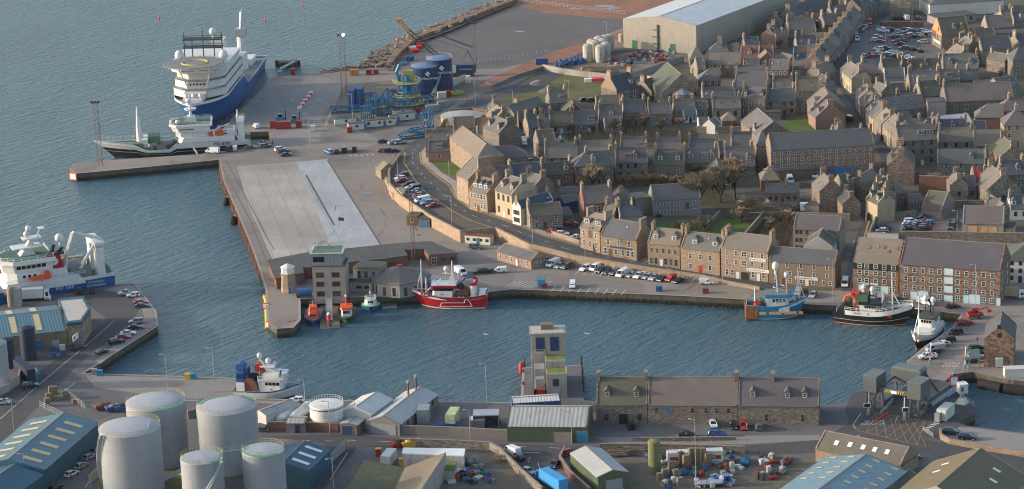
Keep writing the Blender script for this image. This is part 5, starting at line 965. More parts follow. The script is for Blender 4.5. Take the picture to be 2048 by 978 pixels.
m = MB(); m.lathe([(10.6,-.5),(11.8,0),(11.8,.25)], 8, (hx-15,0,27.6)); m.lathe([(12.2,.05),(12.2,.12)], 32, (hx-15,0,27.6)); m.mat(1).torus((hx-15,0,27.75), (0,0,1), 5.2, .42, 40, 4); hd = m.build('helideck', ['deck_grey','paint_yellow'], rt); text('helideck_letter','H',5.5,'paint_white',hd,(hx-15,0,27.8),(0,0,pi/2))
m = MB()
for sx, sy in ((-10,-7),(-10,7),(-3,-5),(-3,5),(3,-7),(3,7)): m.cyl((hx-15+sx*.4-4, sy*.55, 15.6), (hx-15+sx, sy, 27.4), .28, .28, 6)
m.build('helideck_strut', 'ship_white', rt)
rail(rt, [(hx-15+12.9*cos(a), 12.9*sin(a), 26.9) for a in [i*pi/12 for i in range(24)]], .9, .06, 'galv', True, 1)
m = MB()
for zz in (34, 30.4): m.path([(hx-36,-8,zz),(hx-32,-8,zz),(hx-32,8,zz),(hx-36,8,zz),(hx-36,-8,zz)], .32, 6); m.path([(hx-36,-8,zz+.9),(hx-32,-8,zz+.9),(hx-32,8,zz+.9),(hx-36,8,zz+.9),(hx-36,-8,zz+.9)], .1, 4); m.box(hx-36,hx-32,-8,8,zz-.1,zz+.05)
for y in (-8,-4.6,0,4.6,8):
 m.cyl((hx-34,y,25.9),(hx-34,y,34.5 if abs(y) < 6 else 37),.28,.2,6)
m.cyl((hx-34,0,34),(hx-34,0,39.5),.2,.12,6); m.build('antenna_frame', 'steel_dark', rt)
dome(rt,(hx-33,4.6,37.4),1.5); dome(rt,(hx-28,9.5,28),2.0); dome(rt,(hx-28,-9,28.2),2.0)
blk(rt,'funnel',hx-70,hx-64,3.2,16,27,'ship_white',.6,.6,.3); MB().box(hx-74,hx-62,-10.6,-6.5,12.4,21).build('side_house', 'ship_white', rt); MB().box(hx-74,hx-62,6.5,10.6,12.4,19).build('side_house', 'ship_white', rt)
m = MB(); m.sidep([(hx-41,15.2),(hx-34,15.2),(hx-33.5,16.6),(hx-35,17.8),(hx-40,17.8),(hx-41.4,16.6)], -12.6, -10.4); m.build('lifeboat', 'boat_orange', rt); m = MB(); m.box(hx-52,hx-50,-12.4,-10.2,12.5,17.5); m.build('davit', 'paint_red', rt)
cx = hx-98; m = MB(); m.cyl((cx,4,5),(cx,4,21),2.4,2.0,12); m.build('crane_column','ship_white',rt); m = MB(); m.box(cx-2.5,cx+2.5,1.8,6.2,21,24.5).cyl((cx,4,24),(cx-10,3.2,31),.9,.6,6).cyl((cx+1,4,24.5),(cx-2,4,31.5),.4,.4,5).cyl((cx-2,4,31.5),(cx-10,3.2,31),.2,.2,4).cyl((cx-10,3.2,31),(cx-13,3,18),.12,.12,4); m.build('crane_boom','galv',rt)
m = MB(); m.box(hx-86,hx-76,-8,2,6,12).box(hx-106,hx-98,-9,-2,5.4,9); m.build('deck_module','crane_blue',rt); m = MB(); m.torus((hx-82,-9,10),(0,1,0),3.4,.6,20,6); m.build('cable_wheel','paint_yellow',rt); m = MB(); m.box(hx-94,hx-88,-8,-3,5.4,9.5); m.build('deck_module','paint_yellow',rt); m = MB(); m.box(-hx+6,-hx+16,-7,7,5.4,8.4).box(-hx+18,-hx+24,-8,0,5.4,8); m.build('deck_module','ship_white',rt)
m = MB(); m.box(hx-14,hx-4,-4,4,12.5,14.2);
for y in (-3,0,3): m.ball((hx-8,y,15),1.2,8); m.cyl((hx-12,y-1.5,15),(hx-12,y+1.5,15),.9,.9,8)
m.build('windlass','ship_white',rt); rt.scale = (1,.96,.92); rail(rt, [(hx-17,-9.8,16.0),(hx-15.2,-4,16.0),(hx-15.2,4,16.0),(hx-17,9.8,16.0)], 1.0, .06); rail(rt, [(hx-20,-9.3,19.5),(hx-17.2,-4,19.5),(hx-17.2,4,19.5),(hx-20,9.3,19.5)], 1.0, .06)
m = MB(); m.path([(hx-40,-hb-.2,7.5),(hx-52,-hb-5,3.9)],.35,6); m.build('gangway','galv',rt)
rt, L = moor('fishing_vessel', 'long white fishery vessel with black lower hull and green decks lying at the stone pier', (503,299), (190,317), 'ship')
zf = lambda t: 4.3 + 3.2*ss((t-.66)/.12)*1.0 + 1.6*max(0,(t-.78)/.22)**1.5 + 2.6*(1-ss((t-.48)/.04)) - 1.0*ss((.12-t)/.1)*0
hull(rt, L, 12.5, zf, [0,.05,.4,.42,.62,1], ['antifoul','ship_black','ship_black','ship_white','ship_black','ship_white'], rake=7.5, stern=.9, entry=.62, wl=.85, bul=.9, deck='deck_green', n=44)
s = L/2; text('hull_number','PD 379',2.0,'ship_black',rt,(-s+11,6.12,5.6),(pi/2,0,pi)); text('hull_number','PD 379',1.4,'ship_white',rt,(s-15,5.2,5.2),(pi/2,0,pi-.12))
blk(rt,'deckhouse',-s+6,-2,5.6,6.9,9.4,'ship_white',1.0,0,0,1.5); blk(rt,'deckhouse',-14,-1.5,4.6,9.3,12.3,'ship_white',-.2,0,0,2.0); blk(rt,'bridge',-14.5,-0.5,5.9,12.3,15.0,'ship_white',-.8,0,-.3,2.4); blk(rt,'bridge_roof',-15.5,.8,6.6,15.0,15.9,'ship_white',0,0,.2,2.6); blk(rt,'roof_deck',-14.6,-.2,5.7,15.9,16.02,'deck_green',0,0,0,2.4)
wins(rt,[(-8.5,6.02,13.9),(-3.0,6.02,13.9)],6,1.1,.8); wins(rt,[(.15,-3.4,13.9),(.15,3.4,13.9)],6,1.1,.9); wins(rt,[(-2.2,5.2,13.9),(-.1,3.6,13.9)],2,1.1,.9)
rail(rt,[(-15,-6.2,15.9),(0,-4,15.9),(0,4,15.9),(-15,6.2,15.9)],1.1,.07); blk(rt,'mast_house',-9.5,-5.5,1.8,16,18.6,'ship_white',.4,.4,.2); mast(rt,[(-7.5,0,18.6),(-7.5,0,29)],.7,.3,arms=((.35,2.6),(.7,1.6))); dome(rt,(-7.0,1.5,26.5),1.1); m = MB(); m.lathe([(.5,0),(2.2,.6),(2.4,1.4)],10,(-7.5,0,21)); m.build('crow_nest','ship_white',rt); dome(rt,(-2.5,4.3,17.2),.9)
fx = s-17.5; mast(rt,[(fx,0,7.5),(fx+.4,0,16)],1.5,.9); mast(rt,[(fx+.4,0,16),(fx+.4,0,24.5)],.8,.3,arms=((.35,1.8),(.0,2.2))); m = MB(); m.box(fx-7.5,fx-3,-3.4,3.4,7,10.4); m.build('hatch_house','deck_green',rt); m = MB(); m.box(fx-3,fx-1,-4.5,4.5,7,9.2); m.build('breakwater_house','ship_white',rt)
m = MB(); m.cyl((8.5,1,3.5),(8.5,1,9.5),.8,.6,8).cyl((8.5,1,9.5),(1,0,8.6),.7,.4,6).cyl((12,1,8),(8.5,1,9.6),.5,.5,6); m.build('deck_crane','ship_white',rt); m = MB(); m.box(1,6,-3,3,3.4,6).box(7,11,-2,3,3.4,5).cyl((-1,0,7),(2.5,2,4.5),.9,.8,8); m.build('winch','deck_grey',rt); m = MB(); m.cyl((1,-3,4.6),(1,3,4.6),1.4,1.4,10); m.build('net_drum','net_brown',rt)
m = MB(); m.xf((3,0,0)).sidep([(-22.5,9.8),(-17,9.8),(-16.2,10.6),(-17.5,11.1),(-20,11),(-20.4,12.2),(-22,12.2),(-22.8,11)],3.0,5.2); m.build('rescue_boat','boat_orange',rt); m = MB(); m.cyl((-16,5.8,9.4),(-16,5.8,12.5),.25,.25,6).cyl((-16,5.8,12.5),(-22,4.5,15.2),.25,.2,6); m.build('davit','ship_white',rt)
m = MB();
for yy in (-4.5,4.5): m.path([(-s+4.6,yy,7),(-s+6,yy,11.0),(-s+12,yy,11.2),(-s+13,yy,9.4)],.4,6)
m.path([(-s+6,-4.5,11.0),(-s+6,4.5,11.0)],.4,6).path([(-s+12,-4.5,11.2),(-s+12,4.5,11.2)],.4,6); m.build('gantry','ship_white',rt); m = MB(); m.cyl((-s+10,-3,8),(-s+10,3,8),1.9,1.9,14); m.build('net_drum','crane_blue',rt)
m = MB(); m.box(-s+2.2,-s+4.6,-4.8,-2.8,6,15).box(-s+2.2,-s+4.6,2.8,4.8,6,15).box(-s+2.4,-s+5,-4.8,4.8,14.6,15.8); m.build('stern_gantry','ship_white',rt); mast(rt,[(-s+4.5,0,15.8),(-s+4.5,0,20.5)],.5,.2,arms=((.5,1.6),)); rail(rt,[(-s+2,-4,15.8),(-s+5,-4,15.8),(-s+5,4,15.8),(-s+2,4,15.8)],1.1,.08,'ship_white',True)
rail(rt,[(s-3,-3.0,8.6),(s-12,-5.6,7.6),(s-20,-6,7.5)],1.1,.08); rail(rt,[(s-3,3.0,8.6),(s-12,5.6,7.6),(s-20,6,7.5)],1.1,.08); m = MB(); m.path([(-8,6.3,4.4),(-9.5,12.5,3.2)],.4,6); m.build('gangway','galv',rt); rt.scale = (1,1,.78)
rt, L = moor('fishing_vessel', 'blue hulled pelagic trawler with red funnel and white stern gantry', (224,578), (-170,636), 'ship')
s = L/2; zf = lambda t: 8.3 + 0.3*ss((.2-t)/.2) + 3*max(0,(t-.6)/.4)**2
hull(rt, L, 14.0, zf, [0,.1,.84,1], ['antifoul','ship_blue','ship_blue','ship_white'], rake=6, stern=.95, entry=.68, wl=.93, bul=1.0, deck='deck_green', n=34)
text('hull_number','PD 165',1.9,'ship_white',rt,(-s+16.5,7.1,5.6),(pi/2,0,pi),shear=.25); text('ship_name','PATHWAY',1.15,'ship_white',rt,(-s+6.5,6.95,6.0),(pi/2,0,pi),shear=.3); text('ship_port','PETERHEAD',1.15,'ship_white',rt,(-s+6.5,6.9,4.7),(pi/2,0,pi),shear=.3)
bx = -s+17.5; blk(rt,'side_casing',bx-8,bx+18,6.9,6.2,9.6,'ship_white',1.5,2.0,0); blk(rt,'deckhouse',bx-1,bx+16,6.6,9.6,13,'ship_white',0,0,0,2.6); blk(rt,'bridge',bx+2,bx+16.8,6.2,13,16.2,'ship_white',-.6,0,-.3,3); blk(rt,'bridge_roof',bx+1,bx+17.8,7.3,16.2,17.6,'ship_white',0,0,.2,3.4); blk(rt,'roof_deck',bx+1.5,bx+17,6.6,17.6,17.72,'deck_green',0,0,0,3.0)
wins(rt,[(bx+4,6.42,15),(bx+13.4,6.42,15)],6,1.2,1.3); wins(rt,[(bx+7,6.62,11.6),(bx+12,6.62,11.6)],3,1.0,.8); rail(rt,[(bx+1.6,7,17.7),(bx+14,7,17.7),(bx+17.4,4,17.7),(bx+17.4,-4,17.7),(bx+14,-7,17.7),(bx+1.6,-7,17.7)],1.2,.07,'ship_white',True); rail(rt,[(bx-8,6.8,9.7),(bx+17,6.8,9.7)],1.1,.07)
bx += 3; m = MB(); m.sidep([(bx-6,9.6),(bx+1,9.6),(bx+.2,13),(bx-5,13)],3.2,6.4); m.build('funnel_base','ship_white',rt); m = MB(); m.sidep([(bx-4.6,13),(bx+1.4,13),(bx+.6,18),(bx-3.6,18)],2.8,6.2); fn = m.build('funnel','ship_red',rt); m = MB(); m.cyl((bx-1.6,6.22,15.6),(bx-1.6,6.3,15.6),1.3,1.3,20); e = m.build('emblem_disc','ship_white',fn); text('emblem_letter','P',1.7,'ship_blue',fn,(bx-1.6,6.32,15.6),(pi/2,0,pi)); m = MB(); m.cyl((bx-1,4.5,18),(bx-2.2,4.5,21.5),.8,.6,8).cyl((bx-3,4.5,18),(bx-5,4.5,20),.6,.5,8).box(bx-5,bx+.4,3,6,18,18.6); m.build('exhaust','ship_black',rt)
bx -= 3; m = MB(); m.sidep([(bx+6,17.7),(bx+11,17.7),(bx+8.8,20.5),(bx+7,20.5)],-1.8,1.8).box(bx+4,bx+13,-2.6,2.6,20.5,20.9).sidep([(bx+6.4,20.9),(bx+8.6,20.9),(bx+7,23.6),(bx+5.8,23.6)],-1,1).box(bx+3.6,bx+9.5,-2.0,2.0,23.4,23.8); m.build('mast','ship_white',rt); dome(rt,(bx+8,0,25.2),1.0); dome(rt,(bx+7.3,0,27.2),1.0); m = MB(); m.cyl((bx+5,0,23.8),(bx+3.4,0,26.8),.35,.25,6).box(bx+2.4,bx+4.2,-1.4,1.4,26.6,26.9); m.build('mast_arm','ship_white',rt); dome(rt,(bx-2.5,-2,21.5),1.4)
m = MB(); m.sidep([(bx+3.5,10.2),(bx+9,10.2),(bx+10.2,11),(bx+8,11.5),(bx+5.2,11.4),(bx+4.8,13),(bx+3.6,13),(bx+3,11)],6.7,8.4); m.build('rescue_boat','boat_orange',rt)
gx = -s+15; m = MB();
for yy in (-.8,.8): m.path([(gx,2+yy,8),(gx-1,2+yy,16.5),(gx-3.5,2+yy,24)],.42,6)
m.path([(gx-3.5,2,24),(gx-12,2,20.5)],.7,6).path([(gx-12,2,20.5),(gx-13,2,19)],.5,6); m.build('knuckle_crane','ship_white',rt); m = MB(); m.box(gx-12,gx-9.5,2.5,6.2,6,19).box(gx-12,gx-9.5,-6.2,-2.5,6,19).box(gx-12.2,gx-9.3,-6.2,6.2,18.4,20.2).sidep([(gx-9.4,19.6),(gx-9.2,18),(gx-5.0,11),(gx-4,11)],3.4,4.6); m.build('stern_gantry','ship_white',rt); m = MB(); m.cyl((gx-4.6,-3.5,9),(gx-4.6,4.5,9),3.6,3.6,20); m.build('net_drum','deck_grey',rt); m = MB(); m.box(gx-14,gx-9,-6.4,-5.6,6,11).box(gx-8,gx-1,-6.4,-5.4,6,12.5); m.build('stern_house','harl_cream',rt); rail(rt,[(gx-14,6.2,6.8),(gx-2,6.6,6.6)],1.1,.07)
m = MB(); m.path([(-s+23,7.2,7),(-s+22.5,12.5,3.4)],.4,6); m.build('gangway','galv',rt); rt.scale = (1,1,.86)
rt, L = moor('fishing_boat', 'bright red trawler with white wheelhouse and blue crane moored by the visitor building', (977,612), (824,612), group='fishing boats in the harbour')
s = L/2; zf = lambda t: 4.3 + .9*max(0,(.35-t)/.35)**2 + 2.0*max(0,(t-.45)/.55)**2
hull(rt, L, 8.2, zf, [0,.05,.12,.8,.84,1], ['antifoul','antifoul','ship_white','ship_red','ship_red','ship_red'], rake=3.2, stern=.9, entry=.6, wl=.9, bul=1.1, deck='deck_grey', n=28)
m = MB(); y = 4.0; m.path([(s-9.2,y,1.2),(s-9.8,y,2.4),(-s+6.8,y,2.4),(-s+6.5,y,3.5),(-s+5.6,y,3.5),(-s+4.4,y,1.2),(s-9.2,y,1.2)],.09,4); m.build('hull_stripe','ship_white',rt)
for xx, yy, a in ((-s+7.8,4.04,0),(s-4.6,3.15,-.42)):
 pl = MB().box(-1.5,1.5,-.03,.03,-.55,.55).build('number_board','ship_black',rt,(xx,yy,4.35 if a == 0 else 4.9),pi+a); text('hull_number','LR-66',.95,'ship_white',pl,(0,-.05,0),(pi/2,0,0))
blk(rt,'wheelhouse',-1.2,5.2,2.9,3.4,6.8,'ship_white',.5,0,.2,.6); blk(rt,'wheelhouse_band',-1.25,4.9,2.85,6.1,7.0,'car_dark',.1,0,.1,.6); blk(rt,'wheelhouse_roof',-2.6,5.4,3.1,7.0,7.9,'ship_red',0,0,-.2,.6); blk(rt,'roof_deck',-2.4,5.1,2.9,7.9,8.0,'ship_white',0,0,0,.5); text('wheelhouse_number','66',1.0,'ship_red',rt,(1.8,2.92,5.0),(pi/2,0,pi)); rail(rt,[(-2.4,2.9,8),(5,2.9,8),(5,-2.9,8),(-2.4,-2.9,8)],1.0,.06,'ship_white',True)
m = MB(); m.sidep([(-2.2,8),(.6,8),(-.9,11),(-1.4,11)],-.8,.8); m.cyl((-1.1,0,11),(-1.1,0,15.5),.25,.12,6).cyl((-1.1,-1.4,14),(-1.1,1.4,14),.1,.1,4); m.build('mast','ship_white',rt); dome(rt,(.6,1.2,13.2),.8); dome(rt,(-3.0,-1.4,10.8),.65); m = MB(); m.box(-.5,2,-.15,.15,11,11.3); m.build('radar_scanner','ship_white',rt)
mast(rt,[(s-3.2,0,4.5),(s-3.4,0,16)],.28,.12,arms=((.5,.5),)); m = MB(); m.cyl((s-1.6,0,5),(s-3.3,0,12),.15,.12,6); m.build('forestay_leg','ship_white',rt); frame_mast(rt,6.8,2.2,3.5,9.8,.5,lean=.4); m = MB(); m.cyl((s-5,1.5,5.6),(2.2,1.2,9.8),.2,.16,6); m.build('derrick','ship_white',rt)
m = MB(); m.cyl((-4.5,-2,4.8),(-4.5,2,4.8),1.5,1.5,10).ball((-3,1.2,4.3),1.2,8).ball((-5.5,-1.5,4.2),1.3,8); m.build('net_pile','net_brown',rt); m = MB(); m.ball((-3.2,.2,7.0),1.5,8,.7); m.build('net_bundle','net_dark',rt); m = MB(); m.ball((s-5,1.2,4.7),.9,8,.7).ball((7.2,1.4,4.3),1.3,8,.7).ball((6,1.8,4.0),1.0,8,.7); m.build('net_bundle','boat_orange',rt)
m = MB(); m.cyl((-s+4.2,1,3.5),(-s+4.2,1,7.6),1.15,.95,8); m.build('crane_pedestal','ship_white',rt); m = MB(); m.box(-s+3.2,-s+5.2,0,2,7.6,8.4).path([(-s+3.8,1,8.4),(-s+3.0,1,9.6),(-s+4.2,1,10.2)],.5,6); m.build('crane_house','ship_red',rt); m = MB(); m.path([(-s+4.2,1,10.2),(-s+6.6,1,10),(-s+11.5,1,5.2)],.28,6); m.build('crane_boom','crane_blue',rt); m = MB(); m.box(-s+.5,-s+2.5,-2.5,2.5,3.5,5.4); m.build('stern_house','ship_white',rt); rt.scale = (1,1,.93)
rt, L = moor('fishing_boat', 'weathered teal trawler with rust streaked stern and ochre side strips', (1497,634), (1610,632), group='fishing boats in the harbour')
s = L/2; zf = lambda t: 3.5 + 1.6*max(0,(t-.4)/.6)**1.6 + .4*ss((.3-t)/.15)
hull(rt, L*1.04, 7.0, zf, [0,.06,.11,.45,.5,1], ['antifoul','antifoul','ship_white','ship_teal','ship_teal','ship_teal'], rake=2.6, stern=.95, entry=.62, wl=.9, bul=.9, deck='deck_dark', n=24)
m = MB();
for sgn in (-1,1): m.box(-s-.5,-s+2.9,sgn*3.36-.08,sgn*3.36+.08,.35,3.6)
m.box(-s-.62,-s-.44,-3.36,3.36,.2,3.4); m.build('rusty_stern','rust_hull',rt)
m = MB();
for a, b in ((-s+3.2,-s+5.3),(-s+6,-s+9.6),(-s+10.2,-s+13.8),(-s+14.4,-s+15.6)): m.box(a,b,-3.56,-3.44,1.5,2.2)
m.build('hull_strip','ochre_strip',rt); text('ship_name','',0.8,'ship_white',rt) if False else None
blk(rt,'wheelhouse',-s+5.4,-s+11.6,2.5,2.6,5.4,'ship_white',-.3,0,0,.8); blk(rt,'wheelhouse_roof',-s+5,-s+12.6,2.8,5.4,6.1,'ship_teal',-.5,0,.1,.8); blk(rt,'roof_deck',-s+5.2,-s+11.8,2.6,6.1,6.25,'deck_grey',0,0,0,.6); wins(rt,[(-s+7,-2.52,4.7),(-s+10.8,-2.52,4.7)],4,.8,.62); wins(rt,[(-s+11.85,-1.7,4.7),(-s+11.85,1.7,4.7)],4,.8,.6); m = MB(); m.box(-s+8.8,-s+11.8,-3.4,-2.4,1.8,3.4); m.build('side_locker','ship_white',rt)
m = MB(); m.cyl((-s+8.8,0,6.2),(-s+8.2,0,11.6),.35,.22,6).cyl((-s+8.4,-1.4,10.4),(-s+8.4,1.4,10.4),.12,.12,4); m.build('mast','galv',rt); dome(rt,(-s+8.1,0,12.8),1.0); m = MB(); m.torus((-s+9,0,7.6),(0,0,1),1.6,.12,12,4); m.build('mast_ring','galv',rt)
frame_mast(rt,s-5.5,1.4,3.2,9.6,.4,'harl_cream',.14); dome(rt,(s-5.5,0,10.6),.8); mast(rt,[(s-1.9,0,4.4),(s-2.4,0,12.5)],.16,.08); m = MB(); m.cyl((s-.4,0,4.7),(s-2.2,0,9.5),.12,.1,5).cyl((s-3.4,0,3.8),(s-2.2,0,9.5),.1,.1,5); m.build('stay_leg','ship_white',rt)
m = MB(); m.xf((-s+2.8,-2.2,3.6),.3,.4).box(-.8,.8,-.8,.8,-.6,.8); m.build('fish_box','paint_red',rt); frame_mast(rt,-s+2.2,1.8,3.2,7.4,1.0,'galv',.2); m = MB(); m.cyl((-s+4,-1.6,3.6),(-s+4,1.8,3.6),.9,.9,8); m.build('net_drum','net_green',rt); m = MB(); m.cyl((s-8,-1,3.2),(s-8,1.4,3.2),.6,.6,8).box(s-10,s-8.8,-1.4,1.4,2.6,3.6); m.build('winch','deck_grey',rt); rail(rt,[(s-9,-3.1,3.8),(s-3,-2.2,4.5)],.8,.05); rt.scale = (1.04,1.1,1.22)
rt, L = moor('fishing_boat', 'black and white trawler with orange crane and white railings below the granary', (1672,640), (1826,652), group='fishing boats in the harbour')
s = L/2; zf = lambda t: 3.4 + 2.6*max(0,(t-.45)/.55)**1.7 + .2*ss((.3-t)/.3)
hull(rt, L*1.05, 7.6, zf, [0,.06,.1,.42,.45,1], ['antifoul','antifoul','ochre_strip','ship_black','ship_white','ship_black'], rake=3, stern=.8, entry=.6, wl=.88, bul=.8, deck='deck_dark', inner='ship_black', n=28)
nst = 22; m = MB(); V = []
for i in range(nst+1):
 t = .17 + i/nst*.80; a = .8 + .2*ss(t/.28); b = 7.6/2*a*(1-max(0,(t-.6)/.4)**1.7); x = -L*1.05/2 + L*1.05*t; V += [(x,-b-.06,zf(t)-.35),(x-.0,-b-.08,zf(t)+1.05)]
m.add(V,[(2*i,2*i+2,2*i+3,2*i+1) for i in range(nst)]); V2 = [(x,-y,z) for x,y,z in V]; m.add(V2,[(2*i,2*i+1,2*i+3,2*i+2) for i in range(nst)]); wsd = m.build('bulwark_side','ship_white',rt)
rail(rt,[(V[2*i+1][0],V[2*i+1][1]+.1,V[2*i+1][2]) for i in range(0,nst+1,2)],.9,.07); rail(rt,[(V[2*i+1][0],-V[2*i+1][1]-.1,V[2*i+1][2]) for i in range(0,nst+1,2)],.9,.07)
text('hull_number','B.242',.85,'antifoul',rt,(-s+7.4,-3.96,3.8),(pi/2,0,0)); text('hull_number','B.242',.8,'antifoul',rt,(s-7.0,-2.95,4.75),(pi/2,0,.33)); text('hull_emblem','e',1.3,'ship_blue',rt,(-1.0,-3.99,3.85),(pi/2,0,0))
blk(rt,'wheelhouse',-s+7.6,-s+13,2.3,3,6.1,'ship_white',.3,0,.1,.6); blk(rt,'wheelhouse_roof',-s+7.2,-s+14,2.7,6.1,6.7,'ship_black',-.6,0,0,.8); wins(rt,[(-s+9,-2.3,5.5),(-s+12.4,-2.3,5.5)],5,.7,.5); m = MB(); m.box(-s+6,-s+9.8,-1.5,1.8,6.7,8.6); m.build('roof_box','boat_green',rt); m = MB(); m.box(-s+4.6,-s+7.2,-1,1.6,7.8,9.2); m.build('roof_box','paint_red',rt)
mast(rt,[(-s+10,0,6.7),(-s+10,0,13.5)],.2,.12,'ship_black'); dome(rt,(-s+8.2,.6,10.6),.7); dome(rt,(-s+11,-.4,10.4),.85)
m = MB(); m.path([(-s+6.3,-1.2,3),(-s+6.2,-1.2,7.2),(-s+5,-1.2,8.6),(-s+3.4,-1.2,8.2),(-s+2.8,-1.2,6.4)],.42,6); m.build('crane','boat_orange',rt); m = MB(); m.cyl((-s+2.6,-2.2,3.8),(-s+2.6,2.2,3.8),1.6,1.6,14); m.build('net_drum','net_dark',rt); m = MB(); m.box(-s+3.4,-s+4.4,-2.6,2.6,2.8,6.6); m.build('stern_frame','ship_black',rt); frame_mast(rt,-s+.8,2.4,3,4.6,2.2,'galv',.15)
frame_mast(rt,2.6,1.6,3,9.6,.6,'ship_white',.17); mast(rt,[(s-6,0,3.5),(s-6.3,0,16)],.28,.12); m = MB(); m.cyl((s-3,0,4.4),(s-6.1,0,10),.16,.12,5).cyl((s-6.1,0,6.5),(4,0,7.2),.14,.14,5); m.build('stay_leg','ship_white',rt); m = MB(); m.box(4.5,5.8,-3.2,-2.2,3,4.5); m.build('fish_box','paint_red',rt); m = MB(); m.box(-2,1,-1,1,2.8,3.8).box(5,7,-1.5,1.2,3,4).cyl((3.6,-1.6,3.6),(3.6,1.6,3.6),.6,.6,8); m.build('winch','deck_grey',rt)
rt, L = moor('fishing_boat', 'white trawler with black hull, seen bow on beside the bridge approach', (1884,652), (1829,707), group='fishing boats in the harbour', L=21)
s = L/2; zf = lambda t: 3.2 + 2.2*max(0,(t-.4)/.6)**1.6
hull(rt, L, 6.6, zf, [0,.05,.1,.6,1], ['antifoul','antifoul','ship_white','ship_black','ship_white'], rake=2.4, stern=.85, entry=.58, wl=.85, bul=.9, deck='deck_grey', n=22)
blk(rt,'shelter',-s+2,2.5,2.9,2.4,4.4,'ship_white',0,0,.1,.5); blk(rt,'wheelhouse',-s+4,-s+10,2.2,4.4,7,'ship_white',-.2,0,0,.6); blk(rt,'wheelhouse_roof',-s+3.6,-s+10.8,2.6,7,7.5,'deck_dark',-.3,0,0,.7); wins(rt,[(-s+10.15,-1.6,6.2),(-s+10.15,1.6,6.2)],4,.8,.6); wins(rt,[(-s+6,2.22,6.2),(-s+9,2.22,6.2)],3,.8,.6)
mast(rt,[(s-3.6,0,3.8),(s-4,0,17)],.22,.1); m = MB(); m.cyl((s-1.2,-.8,4.6),(s-3.8,0,11),.13,.1,5).cyl((s-1.2,.8,4.6),(s-3.8,0,11),.13,.1,5).cyl((s-4,-1.2,12),(s-4,1.2,12),.1,.1,4); m.build('stay_leg','ship_white',rt)
for x, y, z in ((-s+8,1.4,11.6),(-s+4.6,-1.8,10.8)): mast(rt,[(x,y,7.4),(x,y,z)],.14,.1,'ship_black'); dome(rt,(x,y,z+.6),.8)
mast(rt,[(-s+6,0,7.4),(-s+6,0,15)],.16,.1,'ship_black'); m = MB(); m.cyl((-s+2,-2,5.4),(-s+2,2,5.4),1.1,1.1,10); m.build('net_drum','net_green',rt); rail(rt,[(s-1.5,-1.2,5.1),(s-6,-2.9,4.0)],.8,.05); rail(rt,[(s-1.5,1.2,5.1),(s-6,2.9,4.0)],.8,.05)
m = MB(); m.ball((s-.9,.9,3.6),.5,8); m.build('fender','paint_yellow',rt)
rt, L = moor('fishing_boat', 'navy and white trawler with big net drums and blue gantry behind the storage tanks', (474,802), (602,806), group='fishing boats in the harbour')
s = L/2; zf = lambda t: 4.2 + 1.6*max(0,(t-.45)/.55)**1.6
hull(rt, L, 7.4, zf, [0,.1,.42,.9,1], ['antifoul','ship_blue','ship_blue','ship_white','ship_blue'], rake=2.4, stern=.95, entry=.6, wl=.9, bul=.9, deck='deck_grey', n=22)
blk(rt,'wheelhouse',s-10.5,s-4.4,2.8,3.4,7,'ship_white',-.4,-.8,.2,.8); blk(rt,'wheelhouse_roof',s-11,s-4,2.9,7,7.5,'ship_white',-.4,0,-.1,.8); blk(rt,'upper_cabin',s-9.5,s-4,2.4,7.5,9,'ship_white',-.8,0,.2,.7); wins(rt,[(s-9.2,-2.72,6.2),(s-5,-2.72,6.2)],4,.8,.8); text('wheelhouse_cross','+',1.6,'paint_red',rt,(s-7.4,-2.84,4.6),(pi/2,0,0)); rail(rt,[(s-11,-2.9,7.5),(s-4,-2.9,7.5)],.9,.06)
m = MB(); m.sidep([(s-9,9),(s-6,9),(s-9.4,10.8),(s-10,10.8)],-.7,.7).cyl((s-9.7,0,10.6),(s-11,0,12.6),.3,.2,6).box(s-10.8,s-6.6,-1.3,1.3,10.4,10.6); m.build('mast','ship_white',rt); dome(rt,(s-8.6,0,12),.8); dome(rt,(s-11,0,13.4),.75); dome(rt,(s-7,1,11),.4); m = MB(); m.cyl((s-10.5,-2.2,7.5),(s-10.5,-1.6,9.6),.35,.3,6).cyl((s-5,-2.2,8),(s-4.6,-2,10),.35,.3,6); m.build('searchlight','paint_green',rt)
m = MB(); m.xf((s-13.5,-.6,5.2)).cyl((0,-2.4,0),(0,2.4,0),1.4,1.4,12); m.build('net_drum','net_dark',rt); m = MB(); m.cyl((s-13.5,-3.1,5.4),(s-13.5,-2.7,5.4),2.3,2.3,16).cyl((s-13.5,2.0,5.4),(s-13.5,2.4,5.4),2.3,2.3,16); m.build('drum_flange','net_brown',rt)
m = MB(); m.box(-s+1.2,-s+3.4,-3.2,-1.2,3.4,9).box(-s+1.2,-s+3.4,1.2,3.2,3.4,9).box(-s+1.2,-s+3.4,-3.2,3.2,7.6,9.4); m.build('stern_gantry',['crane_blue'],rt); m = MB(); m.box(-s+1.1,-s+3.5,-3.35,-3.2,3.4,6.6).box(-s+1.1,-s+3.5,-3.4,-3.2,4,6); m.build('gantry_leg','ship_white',rt); m = MB(); m.cyl((-s+2,-2,10.4),(-s+2,1,10.4),1.2,1.2,10); m.build('power_block','crane_blue',rt); m = MB(); m.sidep([(-s+6,9),(-s+9.5,8.4),(-s+7.2,11.4),(-s+6,11)],-.6,.6); m.build('crane_head','paint_red',rt)
